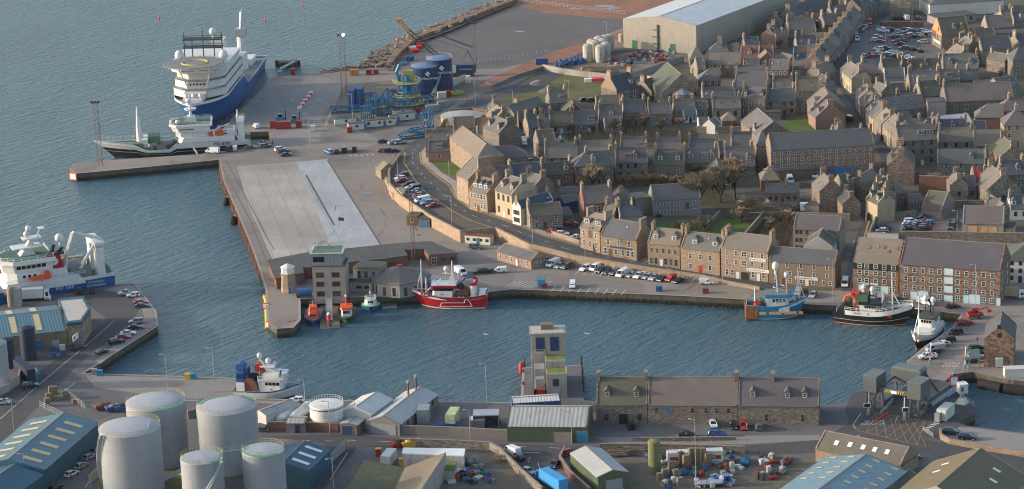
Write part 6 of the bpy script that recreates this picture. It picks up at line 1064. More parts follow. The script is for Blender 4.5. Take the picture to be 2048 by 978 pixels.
def workboat(label, px, py, L, B, hullm, deckm, cab, build):
 p = at0(px, py, 0); rt = thing('workboat', label, 'boat', (p.x, p.y, 0), R(-88), 'harbour workboats'); zf = lambda t: 1.5 + .7*max(0,(t-.3)/.7)**1.5
 hull(rt, L, B, zf, [0,.1,.55,.8,1], ['antifoul','ship_black',hullm[0],hullm[1],hullm[2]], rake=1.2, stern=.92, entry=.55, wl=.9, bul=.35, deck=deckm, inner=deckm, n=16, bowp=2.2); build(rt); return rt
def rb(rt):
 blk(rt,'cabin',-3,3.2,1.5,1.1,3.2,'boat_orange',.8,0,.2,.4); blk(rt,'wheelhouse',-2,1.8,1.3,3.2,4.5,'boat_orange',.4,0,.2,.3); wins(rt,[(1.45,-.9,4.0),(1.45,.9,4.0)],3,.6,.5); wins(rt,[(2.9,-1,2.4),(2.9,1,2.4)],3,.6,.5); mast(rt,[(-.6,0,4.5),(-.6,0,6.2)],.15,.08,'galv',((.6,1.2),)); rail(rt,[(4.2,-1.6,1.6),(-5,-1.9,1.4)],.9,.05,'boat_orange'); rail(rt,[(4.2,1.6,1.6),(-5,1.9,1.4)],.9,.05,'boat_orange')
def tg(rt):
 blk(rt,'cabin',-1,3.4,1.6,1.1,3.6,'ship_white',.3,0,.1,.5); blk(rt,'cabin_roof',-1.4,3.6,1.9,3.6,4.3,'boat_orange',.2,0,.1,.6); wins(rt,[(3.3,-1.1,2.8),(3.3,1.1,2.8)],3,.8,.6); mast(rt,[(0,0,4.3),(0,0,8.2)],.3,.12,'boat_orange',((.3,.9),)); dome(rt,(0,0,7),.4); m = MB(); m.box(-5,-3,-1.2,1.2,1.1,2); m.build('stern_locker','deck_dark',rt)
def bt(rt):
 m = MB(); m.lathe([(2.0,1.2),(2.0,2.0),(1.7,3.2),(1.8,3.3)],12,(.2,0,0)); m.build('cabin','ship_white',rt); m = MB(); m.lathe([(2.7,1.3),(2.8,1.6),(2.4,1.7)],16,(.2,0,0)); m.build('deck_ring','lime',rt); wins(rt,[(2.15,-.9,2.7),(2.15,.9,2.7)],3,.6,.5); rail(rt,[(.2+1.7*cos(a),1.7*sin(a),3.3) for a in [i*pi/4 for i in range(8)]],.9,.06,'ship_white',True); mast(rt,[(-.4,0,3.3),(-.4,0,7.6)],.14,.06); dome(rt,(-.4,0,5),.35); m = MB(); m.sidep([(4.7,.6),(5.3,1.2),(5.3,2.1),(4.6,1.9)],-.35,.35); m.build('bow_fender','rubber',rt)
workboat('grey rescue boat with orange cabin moored on the pier side of the pontoon', 627, 640, 14.5, 5.4, ('ship_blue','ship_blue','boat_grey'), 'boat_grey', '', rb)
workboat('dark green pilot boat with orange topped white cabin on the far side of the pontoon', 694, 636, 14.0, 5.6, ('boat_green','ship_black','boat_green'), 'boat_green', '', tg)
workboat('small blue tug with lime deck ring and white round cabin', 742, 617, 10.5, 6.2, ('ship_blue_pale','ship_blue_pale','ship_blue_pale'), 'ship_blue_pale', '', bt)
# old wooden hull laid up in the scrap yard
p = at(1203, 147); rt = thing('derelict_hull', 'bare weathered wooden boat hull laid up in the scrap yard', 'boat hull', (p.x, p.y, p.z+.9), R(6)); plain('old_wood', C(168,144,112), 0.9, var=0.3, ns=1.2)
hull(rt, 17, 4.6, lambda t: 1.9 + .7*abs(t-.45)**1.5*2, [0,.5,.8,1], ['old_wood','old_wood','coping','old_wood'], rake=1.0, stern=.55, entry=.5, wl=.8, bul=1.2, deck='deck_dark', inner='old_wood', n=16, draft=1.0)
# ------------------------------------------------ harbour structures, yards, sheds
ribbed('sheet_teal', C(80,112,122), 0.9, 'X', da=.25); ribbed('sheet_teal_dark', C(38,82,100), 0.9, 'X', da=.2); ribbed('sheet_blue_pale', C(104,132,142), 0.9, 'X', da=.2); ribbed('sheet_beige', C(150,144,132), 1.2, 'Y', da=.3, lines=.2); ribbed('sheet_grey_wall', C(120,126,132), 1.0, 'X', da=.2, lines=.25); ribbed('sheet_weathered', C(160,160,154), 1.1, 'X', dirt=C(98,94,72), da=.55); ribbed('sheet_light', C(168,168,164), 0.8, 'X', da=.3); ribbed('sheet_green', C(76,88,66), .6, 'X'); ribbed('sheet_white', C(196,194,188), .8, 'X', da=.25); ribbed('roof_great', C(186,188,188), 1.4, 'X', da=.15, lines=.15)
plain('tank_grey', C(142,145,148), 0.5, var=.04, ns=.2, dirt=C(130,131,130)); plain('tank_roof', C(152,154,158), 0.5, var=.06); plain('tank_green', C(84,152,122), 0.7, var=.2); plain('tank_white', C(208,206,200), 0.5, var=.05, dirt=C(184,176,160)); plain('tank_navy', C(20,50,88), 0.45, var=.1); plain('tank_navy_roof', C(96,120,148), 0.6, var=.15); plain('silo_mossy', C(112,112,72), 0.9, var=.25, dirt=C(80,84,48)); plain('silo_stained', C(170,164,150), 0.8, var=.2, dirt=C(92,82,70)); plain('silo_navy', C(34,46,64), 0.5, var=.1)
plain('frame_blue', C(36,104,142), 0.5, var=.15); plain('frame_yellow', C(152,146,84), 0.6, var=.15); plain('bridge_grey', C(84,87,88), 0.55, var=.1); plain('bridge_top', C(98,106,104), 0.6, var=.1); plain('box_blue', C(42,84,130), 0.55, var=.15); plain('box_teal', C(40,120,150), 0.55, var=.15); plain('box_red', C(144,46,42), 0.55, var=.15); plain('box_grey', C(132,136,138), 0.6, var=.1); plain('site_white', C(190,188,178), 0.6, var=.08); plain('sign_red', C(214,52,44), 0.5, var=0); plain('sign_white', C(220,218,214), 0.5, var=0); plain('trans_strip', C(186,168,128), 0.6, var=.12); plain('pallet', C(122,108,88), 0.9, var=.25); plain('hazard', C(30,30,30), 0.6); plain('canvas_blue', C(52,76,130), 0.8, var=.2); plain('fender_red', C(190,48,44), 0.6)
def T(px, py, name, label, cat, head=0.0, group=None, up=0.0): p = at(px, py); return thing(name, label, cat, (p.x, p.y, p.z+up), R(head), group)
def flat(name, label, cat, px, zt, wall, roof, z0=2.0, par=.25):
 pts = [at0(x, y, zt) for x, y in px]; c = sum(pts, Vector())/len(pts); q = [(p.x-c.x, p.y-c.y) for p in pts]
 if sum(q[i][0]*q[(i+1)%len(q)][1]-q[(i+1)%len(q)][0]*q[i][1] for i in range(len(q))) < 0: q = q[::-1]
 r = thing(name, label, cat, (c.x, c.y, QZ)); MB().prism(q, z0-QZ, zt-QZ-.02).build('wall', wall, r)
 m = MB(); m.prism([(x*1.012, y*1.02) for x, y in q], zt-QZ-.02, zt-QZ+par); m.build('roof', roof, r); r['cx'] = c.x; r['cy'] = c.y; return r
def onwall(r, a, b, zt, items):
 """items: (fraction, z above quay, w, h, style) between two roof-edge pixels"""
 A, B = at0(*a, zt), at0(*b, zt); rz = ang(A, B); o = r.location
 for f, z, w, h, st in items:
  p = A + (B-A)*f; n = Vector((sin(rz), -cos(rz), 0))*.05; me = win_mesh(w, h, st) if not st.startswith('paint') else door_mesh(w, h, st)
  put('window' if not st.startswith('paint') else 'door', me, r, (p.x-o.x+n.x, p.y-o.y+n.y, z), rz)
def wallpx(name, label, px, h, mat, th=.45, cap='coping', z0=-.6, follow=None, cat='wall'):
 pts = [at(*p) for p in px]; c = pts[0].copy(); L, Rr = ribbon_pts(pts, th, 6.0); n = len(L); m = MB(); V = []
 for a, b in zip(L, Rr):
  g = (follow(a, b) if follow else min(hgt(a.x, a.y), hgt(b.x, b.y)))
  for p in (a, b): V += [(p.x-c.x, p.y-c.y, QZ+z0-c.z), (p.x-c.x, p.y-c.y, g+h-c.z)]
 F = [(0,1,3,2), (4*n-4,4*n-2,4*n-1,4*n-3)]
 for i in range(n-1):
  a = 4*i; F += [(a,a+4,a+5,a+1), (a+2,a+3,a+7,a+6), (a+1,a+5,a+7,a+3)]
 m.add(V, F); r = thing(name, label, cat, tuple(c)); m.build('wall', mat, r); k = MB(); V2 = []
 L2, R2 = ribbon_pts(pts, th+.12, 6.0)
 for i, (a, b) in enumerate(zip(L2, R2)):
  z = V[4*i+1][2]
  for p in (a, b): V2 += [(p.x-c.x, p.y-c.y, z+.005), (p.x-c.x, p.y-c.y, z+.13)]
 k.add(V2, F); k.build('coping', cap, r); return r
def cont(px, py, h, L, W_, H_, mat, label, name='container', cat='container', group=None, up=0.0, door=True):
 r = T(px, py, name, label, cat, h, group, up); k = ('cont', L, W_, H_, mat)
 if k not in ME:
  m = MB(); m.box(-L/2,L/2,-W_/2,W_/2,.1,H_)
  for i in range(int(L/.9)): x = -L/2+.5+i*.9; m.box(x,x+.35,-W_/2-.04,W_/2+.04,.25,H_-.2)
  ME[k] = m.mesh('body', mat)
 put('body', ME[k], r)
 if ('cdoor', W_, H_, mat) not in ME: ME['cdoor', W_, H_, mat] = MB().box(-.03,.03,-W_/2+.15,W_/2-.15,.3,H_-.25).mat(1).box(-.05,.05,-.04,.04,.3,H_-.25).mesh('door', [mat,'galv'])
 if door: put('door', ME['cdoor', W_, H_, mat], r, (-L/2,0,0))
 return r
def cabin(px, py, h, L, W_, H_, label, nw=3, mat='site_white', roof='felt', dr='paint_blue', name='site_cabin', cat='cabin', group=None):
 r = T(px, py, name, label, cat, h, group); MB().box(-L/2,L/2,-W_/2,W_/2,.15,H_).build('wall', mat, r); MB().box(-L/2-.1,L/2+.1,-W_/2-.1,W_/2+.1,H_,H_+.18).build('roof', roof, r)
 for i in range(nw): put('window', win_mesh(1.0,.9,'d'), r, (-L/2+L*(i+.5)/(nw+.0), -W_/2-.01, 1.2))
 if dr: put('door', door_mesh(.9,2.0,dr), r, (L*.02 if nw % 2 == 0 else L/(2*nw)*1.0, -W_/2-.012, .2))
 return r
def vtank(top, rpx, H, label, mat='tank_grey', roof='tank_roof', rail_='frame_yellow', cone=.1, stair=None, green=(), name='storage_tank', cat='tank', group=None, band=None, ns=40):
 """upright tank placed by the pixel of its rim centre; rpx its radius in pixels"""
 p = at0(top[0], top[1], QZ+H); s = FPX / ray_len(p); rr = rpx/s
 r = thing(name, label, cat, (p.x, p.y, QZ), 0, group)
 m = MB(); m.lathe([(rr,0),(rr,H)], ns);
 for z in (H*.25,H*.5,H*.75): m.torus((0,0,z),(0,0,1),rr+.02,.07,ns,4)
 m.build('shell', mat, r, smooth=True); MB().lathe([(rr*1.01,H),(rr*.99,H+.12),(rr*.5,H+.12+rr*cone*.62),(.3,H+.12+rr*cone)], ns).build('roof', roof, r, smooth=True)
 if band: MB().lathe([(rr+.03,H*band[0]),(rr+.03,H*band[1])], ns).build('band', band[2], r)
 for a0, a1 in green:
  m = MB(); q = [R(a0+(a1-a0)*i/14) for i in range(15)]; V = []
  for a in q: V += [(rr*1.0*cos(a),rr*1.0*sin(a),H+.16),(rr*.86*cos(a),rr*.86*sin(a),H+.17+rr*cone*.2)]
  m.add(V, [(2*i,2*i+2,2*i+3,2*i+1) for i in range(14)]); m.build('walkway', 'tank_green', r)
 if rail_:
  m = MB(); N = 36; q = [Vector(((rr-.1)*cos(2*pi*i/N),(rr-.1)*sin(2*pi*i/N),H)) for i in range(N)]
  for i in range(N):
   a, b = q[i], q[(i+1) % N]; m.cyl(a, a+Vector((0,0,1.15)), .03, .03, 4); m.cyl(a+Vector((0,0,1.15)), b+Vector((0,0,1.15)), .045, .045, 4); m.cyl(a+Vector((0,0,.6)), b+Vector((0,0,.6)), .035, .035, 4)
  m.build('railing', rail_, r)
 if stair:
  a0, a1 = stair; m = MB(); V = []; N = 40
  for i in range(N+1):
   a = R(a0+(a1-a0)*i/N); z = H*i/N
   for q in (rr+.05, rr+1.05): V.append((q*cos(a), q*sin(a), z))
   if i % 2 == 0: m.cyl(((rr+1.05)*cos(a),(rr+1.05)*sin(a),z),((rr+1.05)*cos(a),(rr+1.05)*sin(a),z+1.1),.05,.05,4)
   if i: b = R(a0+(a1-a0)*(i-1)/N); m.cyl(((rr+1.05)*cos(b),(rr+1.05)*sin(b),H*(i-1)/N+1.1),((rr+1.05)*cos(a),(rr+1.05)*sin(a),z+1.1),.06,.06,4)
  m.add(V, [(2*i,2*i+1,2*i+3,2*i+2) for i in range(N)]); m.build('stair', 'galv', r)
 return r, rr
def ray_len(p): return (p - Vector((0,0,CAMZ))).dot(_f)
def box_thing(px, py, h, dims, mat, label, name, cat, group=None, up=0, lid=None):
 r = T(px, py, name, label, cat, h, group, up); a, b, c = dims; m = MB(); m.box(-a/2,a/2,-b/2,b/2,.12,c); m.box(-a/2,a/2,-b/2,-b/2+.12,0,.12).box(-a/2,a/2,b/2-.12,b/2,0,.12).box(-a/2-.04,a/2+.04,-b/2-.04,b/2+.04,c-.14,c-.04); m.build('body', mat, r)
 m = MB(); m.box(-a/2-.06,a/2+.06,-b/2-.06,b/2+.06,c,c+.1); m.build('lid', lid or mat, r); return r
wallpx('retaining_wall', 'long granite retaining wall curving below the shore road', WALLPX[2:], .95, 'granite_warm', .6, follow=lambda a, b: max(hgt(a.x,a.y), hgt(b.x,b.y)))
wallpx('stone_wall', 'tall dark rubble wall between the granary and the car park', [(1798,482),(1880,483),(2060,486)], 3.2, 'granite_dark', .7); wallpx('stone_wall', 'rendered pale yard wall at the steep street corner', [(1734,480),(1797,484)], 2.6, 'harl_grey_pale')
wallpx('garden_wall', 'stone wall round the small car park by the shore road', [(1104,470),(1130,478),(1160,489)], 1.3, 'granite_warm'); wallpx('garden_wall', 'garden wall running up from the inn past the overgrown plot', [(1488,484),(1527,438)], 2.6, 'granite_dark'); wallpx('garden_wall', 'long wall below the white motorhome', [(1470,441),(1560,438),(1700,442)], 2.4, 'granite_dark'); wallpx('garden_wall', 'wall between the two bare tree gardens', [(1408,462),(1440,432)], 1.8, 'granite_dark'); wallpx('garden_wall', 'wall behind the green door cottage', [(1480,400),(1530,404),(1540,412)], 1.6, 'granite_dark'); wallpx('garden_wall','garden wall in front of the green door cottage',[(1525,412),(1560,413),(1620,414)],1.2,'granite_dark'); wallpx('garden_wall','yard wall along the foot of the mill court',[(1560,377),(1640,374)],1.8,'granite_dark')
wallpx('garden_wall', 'long back garden wall above the bramble garden', [(1392,266),(1440,268),(1500,267)], 2.6, 'granite_dark'); wallpx('garden_wall','wall along the foot of the brambles behind the villa',[(1120,386),(1160,384),(1215,379)],2.0,'harl_grey'); wallpx('garden_wall','mossy wall rising beside the steep street',[(1732,442),(1741,420),(1746,405)],2.2,'granite'); wallpx('garden_wall','low wall on the car park side of the steep street',[(1737,478),(1754,440),(1790,438),(1835,432)],2.0,'granite')
wallpx('brick_wall', 'ruined red brick wall behind the parked cars', [(1838,388),(1875,389),(1905,390)], 6.4, 'brick_red', .6); wallpx('stone_wall','stone wall between the brick ruin and the boarded hall',[(1897,417),(1935,416),(1968,416)],2.6,'granite_dark'); wallpx('brick_wall','brick boundary wall at the top of the crowded car park',[(1760,55),(1847,54)],2.4,'brick_red')
wallpx('yard_wall','pillared concrete wall between the scrap yard and the rough grass',[(1086,140),(1125,148),(1160,153),(1205,158),(1245,163)],2.4,'concrete',.4); wallpx('yard_wall','dark sheet fence along the scrap yard road',[(1262,158),(1300,146),(1340,132),(1368,124)],2.4,'box_grey',.2); wallpx('yard_wall','stone wall round the rough grass at the red earth road',[(985,178),(1030,158),(1086,140)],1.6,'granite_dark')
wallpx('yard_wall','blockwork wall along the harbour road behind the sheds',[(800,870),(900,873),(1024,880),(1145,886)],2.6,'blockwork'); wallpx('brick_wall','red brick wall in front of the white tanks',[(538,862),(590,862),(628,863),(677,865)],2.5,'brick_red'); wallpx('yard_wall','stone wall curving round the junction by the tyre yard',[(800,892),(900,895),(980,899),(1000,910),(1040,950),(1085,990)],2.0,'granite'); wallpx('yard_wall','brick wall round the green shed',[(1130,905),(1120,925),(1140,955),(1180,990)],1.8,'brick_red'); wallpx('low_wall','long low wall before the harbour store car park',[(1266,882),(1350,882),(1472,880)],.9,'granite_dark'); wallpx('yard_wall','stone wall on the road side of the pallet yard',[(1200,902),(1330,903),(1440,906),(1490,908)],2.0,'granite_dark'); wallpx('low_wall','curved stone ramp wall with railing by the two parked four-by-fours',[(1880,866),(1882,878),(1900,888),(1960,899),(2060,916)],1.3,'granite_warm',.5); wallpx('yard_wall','curved concrete bund wall by the navy trailer',[(-20,800),(15,784),(38,768),(43,745)],2.2,'concrete')
wallpx('yard_wall','concrete wall of the tank bund beside the lane',[(180,968),(205,945),(215,935)],2.2,'concrete'); wallpx('bund_wall','stone bund wall behind the grey tanks',[(376,838),(392,834)],2.2,'granite_dark'); wallpx('yard_wall','corrugated fence beside the teal depot',[(660,928),(690,900)],2.4,'box_grey',.15); wallpx('yard_wall','grey concrete wall round the navy tanks',[(868,189),(900,175),(931,161)],2.6,'concrete_pale_wall',.4); wallpx('yard_wall','curved stone wall by the round grey roof',[(910,226),(945,224),(975,230)],1.6,'rubble_red')
r = flat('harbour_office', 'long low brick harbour office with angled grey felt roof behind the control tower', 'office', [(537,521),(632,503),(708,497),(783,489),(860,484),(915,507),(857,511),(848,499),(807,501),(815,512),(769,519),(718,523),(640,535),(607,536),(609,546),(552,558)], 6.4, 'harl_pink_brick' if stone('harl_pink_brick', C(138,108,96), .5, .18, .12, .85) else 'brick_red', 'felt')
onwall(r, (857,511), (915,507), 6.4, [(.18,.4,1.8,2.2,'w'),(.5,1.2,1.8,1.3,'b'),(.82,1.2,1.8,1.3,'b')]); onwall(r, (718,523), (769,519), 6.4, [(.6,1.0,2.0,1.2,'d')]); onwall(r, (769,519), (815,512), 6.4, [(.3,1.2,3.0,1.0,'d')]); onwall(r,(552,558),(609,546),6.4,[(.72,.1,1.6,2.0,'paint_blue')])
t = house((624,534),(689,533),10.2,9,'square grey harbour control tower block with glazed lookout and green roof deck','harl_grey','felt',5,'flat',(0,0),wf=(0,0),name='control_tower',cat='tower',win=[('F',u,z,2.4,1.6,'b2') for z in (.8,3.9,6.8) for u in (-.55,.42)])
m = MB(); m.box(-5.2,4.2,-4.0,4.0,10.4,14.2); m.build('lookout', 'sheet_grey_wall', t); m = MB(); m.box(-4.7,-1.2,-4.08,-3.9,11.6,13.2); m.build('window','car_dark',t); m = MB(); m.box(-5.6,4.6,-4.4,4.4,14.2,14.5); m.build('lookout_roof','site_white',t); m = MB(); m.box(-5.0,4.0,-3.8,3.8,14.5,14.56); m.build('roof_deck','deck_green',t); rail(t,[(-5.4,-4.2,14.5),(4.4,-4.2,14.5),(4.4,4.2,14.5),(-5.4,4.2,14.5)],1.1,.06,'galv',True); m = MB(); m.path([(-4,0,14.5),(-3,0,16.6),(-1,0,17),(1,0,14.6)],.07,4).path([(-3,2,14.5),(-2.4,2,17)],.06,4); m.build('aerial_frame','steel_dark',t)
house((706,536),(757,539),6.8,7.5,'lower grey office wing right of the control tower with mossy flat roof','harl_grey','moss',5,'flat',(0,0),wf=(0,0),name='office_wing',cat='office',win=[('F',-.55,3.6,1.2,2.4,'n'),('F',0,3.6,1.2,2.4,'n'),('F',.6,3.8,1.0,2.2,'n'),('F',.7,.8,1,1.2,'d')]); house((690,563),(745,564),3.2,3,'single storey entrance lean-to in front of the office wing','harl_grey','slate_green',20,'x',(0,0),wf=(0,0),name='lean_to',cat='lean-to',skew=.03,win=[('F',0,1,1.8,.9,'d'),('F',.6,1,1.8,.9,'d'),('F',-.5,3.4,1.4,.8,'d')])
r = T(802,579,'visitor_building','octagonal grey stone building with low pyramid roof and blue framed windows','building'); m = MB(); m.lathe([(9.2,0),(9.2,4.2)],8); m.build('wall','harl_grey',r); m = MB(); m.lathe([(9.6,4.1),(9.6,4.5),(1.0,7.4)],8); m.build('roof','slate_warm',r); m = MB(); m.lathe([(1.0,7.3),(1.0,7.9),(.3,8.1)],8); m.build('lantern','paint_red',r)
for k in range(8):
 a = 2*pi*(k+.5)/8; q = 9.2*cos(pi/8)
 for s_ in (-1.6,1.6):
  rz = a+pi/2; p = Vector((q*cos(a)-s_*sin(a), q*sin(a)+s_*cos(a), .5)); put('window', win_mesh(1.0,2.6,'d'), r, p, rz)
r = T(858,575,'round_canopy','round glass topped canopy beside the octagonal building','canopy'); m = MB(); m.lathe([(3.4,2.6),(3.4,3.0),(3.1,3.05)],20); m.build('canopy_roof','galv',r); m = MB(); m.lathe([(3.0,0),(3.0,2.6)],12); m.build('wall','box_teal',r)
r = T(578,583,'light_tower','squat stone light tower with white conical lantern at the quay corner','lighthouse'); m = MB(); m.lathe([(2.4,0),(2.1,5.6),(2.4,5.7),(2.4,6.0)],8); m.build('tower','granite_warm',r); m = MB(); m.lathe([(2.0,6.0),(2.0,7.9)],8); m.build('lantern','ship_white',r); m = MB(); m.lathe([(2.4,7.9),(.2,9.0)],8); m.build('lantern_roof','ship_white',r); put('door',door_mesh(.9,1.9,'paint_blue'),r,(.6,-2.3,0),.3)
r = T(609,594,'fuel_tank','blue horizontal fuel tank on a stand beside the tower block','tank',0); m = MB(); m.cyl((-2.4,0,1.6),(2.4,0,1.6),1.3,1.3,14); m.build('shell','box_blue',r); m = MB(); m.box(-2.2,-1.6,-.9,.9,0,.7).box(1.6,2.2,-.9,.9,0,.7); m.build('cradle','steel_dark',r)
house((813,432),(835,433),3.2,5,'small brick gate hut with flat mossy roof below the wall car row','brick_red','moss',5,'flat',(0,0),wf=(1,1),name='hut',cat='hut'); house((836,438),(859,439),2.8,5,'small blue doored hut built against the retaining wall','granite_dark','felt',5,'flat',(0,0),wf=(0,0),doors=[('F',0,0,2.4,2.1,'paint_blue')],name='hut',cat='hut')
house((994,502),(1062,521),3.0,6.5,'long pink harled store with slate roof on the quay below the shore road','harl_pink','slate_blue',30,'x',(0,0),wf=(6,1),name='store',cat='store',ww=.9,win=[('R',0,.6,1.2,1.5)],skew=.05); cabin(959,487,-24,9,3,2.8,'white portable cabin with rusty roof below the shore road',4,'site_white','rust','paint_blue'); cabin(1083,574,80,2.2,2,2.4,'teal storage cabinet on the quay edge',0,'box_teal','box_teal',None,'storage_cabinet','cabinet')
house((762,342),(792,338),3,6,'small slate roofed stone store at the top of the retaining wall','granite','slate_warm',38,'x',(0,0),gable=True,wf=(1,1),name='store',cat='store'); wallpx('stone_wall','old stone wall stub below the top of the car row',[(776,362),(790,382),(800,400),(812,412)],1.5,'granite_warm',2.2)
for x, y, mt, lb in ((1089,576,'box_red','red and blue bin beside the teal cabinet'),(1318,582,'box_blue','blue bin at the quay edge between two painted bays'),(1411,586,'box_red','red bin on the yellow hatched quay')): box_thing(x,y,0,(1.8,1.4,1.4),mt,lb,'waste_bin','bin','quay bins',lid='box_blue')
r = T(682,540,'flagpole','flagpole with dark blue flag on the control tower roof','flagpole',up=10.6); MB().cyl((0,0,0),(0,0,9),.1,.06,6).build('pole','galv',r); MB().add([(.1,0,5.6),(1.8,.2,5.4),(1.8,.2,6.4),(.1,0,6.8)],[(0,1,2,3)]).build('flag','canvas_blue',r)
# pontoons, gangway, pile, booms, boards
def pontoon(a, b, w, label):
 A, B = at0(*a,0), at0(*b,0); L = (B-A).length; r = thing('pontoon', label, 'pontoon', tuple((A+B)/2), ang(A,B)); MB().box(-L/2,L/2,-w/2,w/2,-.4,.55).build('float','concrete',r); m = MB(); m.box(-L/2+.2,L/2-.2,-w/2+.2,w/2-.2,.55,.62); m.build('deck','timber',r); return r
pontoon((660,612),(660,657),5.8,'long timber decked pontoon between the orange and green boats'); pontoon((764,613),(792,611),5,'short concrete pontoon right of the small blue tug')
A, B = at0(658,592,3.4), at0(659,640,1.0); r = thing('gangway','grey footbridge sloping from the quay down to the pontoon','gangway',tuple(A)); d = B-A; m = MB()
for s_ in (-.9,.9): o_ = Vector((s_,0,0)); m.path([o_,d+o_],.12,5); m.path([o_+Vector((0,0,1.1)),d+o_+Vector((0,0,1.1))],.07,4)
m.add([(-.9,0,.05),(.9,0,.05),(.9+d.x,d.y,d.z+.05),(-.9+d.x,d.y,d.z+.05)],[(0,1,2,3)]); m.build('ramp','galv',r)
p = at0(659,656,0); r = thing('mooring_pile','rusty mooring pile with red and white top in front of the pontoon','pile',tuple(p)); MB().cyl((0,0,-2),(0,0,2.6),.5,.5,10).build('pile','rust',r); MB().cyl((0,0,2.6),(0,0,4.2),.52,.52,10).build('band','sign_red',r); MB().lathe([(.52,4.2),(.5,4.6),(.1,4.9)],10).build('cap','sign_white',r)
def boom(a, b, n, label):
 A, B = at0(*a,.3), at0(*b,.3); r = thing('fender_boom', label, 'boom', tuple(A)); d = (B-A)/n; u_ = d.normalized()
 for i in range(n): m = MB(); m.lathe([(.3,0),(.6,.25),(.6,d.length-.5),(.3,d.length-.25)],10); o = m.build('float','buoy_yellow',r,d*i); o.rotation_mode='QUATERNION'; o.rotation_quaternion = u_.to_track_quat('Z','Y')
boom((529,592),(535,612),3,'yellow floating boom along the upper side of the pier head'); boom((533,618),(534,656),6,'yellow floating boom along the lower side of the pier head'); boom((272,693),(302,669),7,'yellow floating boom beside the works quay wall')
def board(px, py, z, rz, w, h, label, legs=False):
 p = at0(px,py,z); r = thing('navigation_board', label, 'sign', tuple(p), R(rz), 'red bordered navigation boards'); MB().box(-w/2,w/2,-.06,.06,-h/2,h/2).build('border','sign_red',r); MB().box(-w/2+.35,w/2-.35,-.1,-.06,-h/2+.3,h/2-.3).build('panel','sign_white',r)
 if legs: MB().box(-.12,.12,.07,.2,-h/2-2.6,0).build('post','galv',r)
board(532,612,2.6,-10,2.4,2.0,'red bordered white board on the seaward side of the pier head'); board(537,650,2.2,-40,2.2,2.0,'red bordered white board at the lower seaward corner of the pier head'); board(583,648,2.2,28,2.8,1.9,'red bordered white board at the inner corner of the pier head'); board(146,353,2.0,-30,3.2,2.6,'orange bordered white board on the end of the long stone pier'); board(1908,762,5.2,14,2.6,2.8,'red bordered square board on the bridge abutment',True); board(294,663,2.5,40,1.6,2.2,'red bordered board on the works quay wall')
def tyre(px, py, z, rz, i, rad=.62):
 p = at0(px, py, z)
 if 'tyref' not in ME: m = MB(); m.torus((0,0,0),(0,1,0),.48,.2,14,6); ME['tyref'] = m.mesh('tyre_fender','rubber',smooth=True)
 o = put('tyre_fender', ME['tyref'], None, tuple(p), rz); o.scale = (rad/.62,)*3; return o
ty = [(1024+x/3, 326+y/3) for x, y in [(15,792),(50,788),(85,790),(125,790),(170,795),(205,795),(275,797),(310,800),(345,803),(372,803),(460,812),(492,815),(530,815),(565,815),(625,818),(650,818),(690,818),(722,818),(755,822),(788,822),(830,826),(858,826),(925,832),(958,832),(988,834),(1048,836),(1075,838),(1128,845),(1160,848),(1190,848),(1225,852),(1245,848),(1272,852),(1298,856),(1322,858),(1345,858),(1368,860),(1395,860)]]
for i, (x, y) in enumerate(ty): tag(tyre(x, y+2, 1.5, R(-4), i), f'{ORD[i]} black tyre fender from left in the row on the harbour quay wall', 'tyre', 'tyre fenders on the harbour quay wall')
tag(tyre(546,653,1.6,-.3,0,1.1),'big tyre fender at the outer corner of the pier head','tyre'); tag(tyre(563,656,1.4,0,0,1.1),'big tyre fender at the middle of the pier head','tyre'); tag(tyre(1921,770,1.6,.2,0,1.1),'big tyre fender on the bridge abutment','tyre')
for x0, x1, y0, y1, lb in ((1962,2006,766,775,'huge black cylindrical fender nearer the bridge on the channel wall'),(2010,2060,776,782,'huge black cylindrical fender farther along the channel wall')):
 A, B = at0(x0,y0,1.0), at0(x1,y1,1.0); r = thing('cylinder_fender', lb, 'fender', tuple(A), ang(A,B), 'channel fenders'); L = (B-A).length; m = MB(); m.cyl((0,-.8,0),(L,-.8,0),1.5,1.5,14); m.build('body','rubber',r); MB().path([(L*.3,-.8,1.5),(L*.3,.6,2.4)],.07,4).build('chain','galv',r)
p = at0(1043,738,1.5); r = thing('float_fender','long red torpedo shaped float hanging at the ice tower jetty','float',tuple(p)); m = MB(); m.lathe([(.1,-1.9),(.7,-1.2),(.8,0),(.7,1.4),(.1,2.2)],10); m.build('body','fender_red',r,smooth=True); MB().cyl((0,0,2.2),(2.5,.6,2.6),.08,.08,5).build('davit','galv',r)
for x, y, s_, lb in ((318,37,.45,'red channel buoy far out on the open sea'),(531,41,.45,'red channel buoy off the offshore ship'),(606,10,.3,'tiny red buoy at the far edge of the sea')):
 p = at0(x,y,0); r = thing('channel_buoy', lb, 'buoy', tuple(p), 0, 'red channel buoys'); m = MB(); m.lathe([(.9*s_,-.4),(1.0*s_,.4),(.4*s_,.9),(.3*s_,2.6),(.1,2.9*s_)],10); m.build('body','sign_red',r); MB().ball((0,0,3.2*s_),.3*s_,6).build('lantern','sign_red',r)
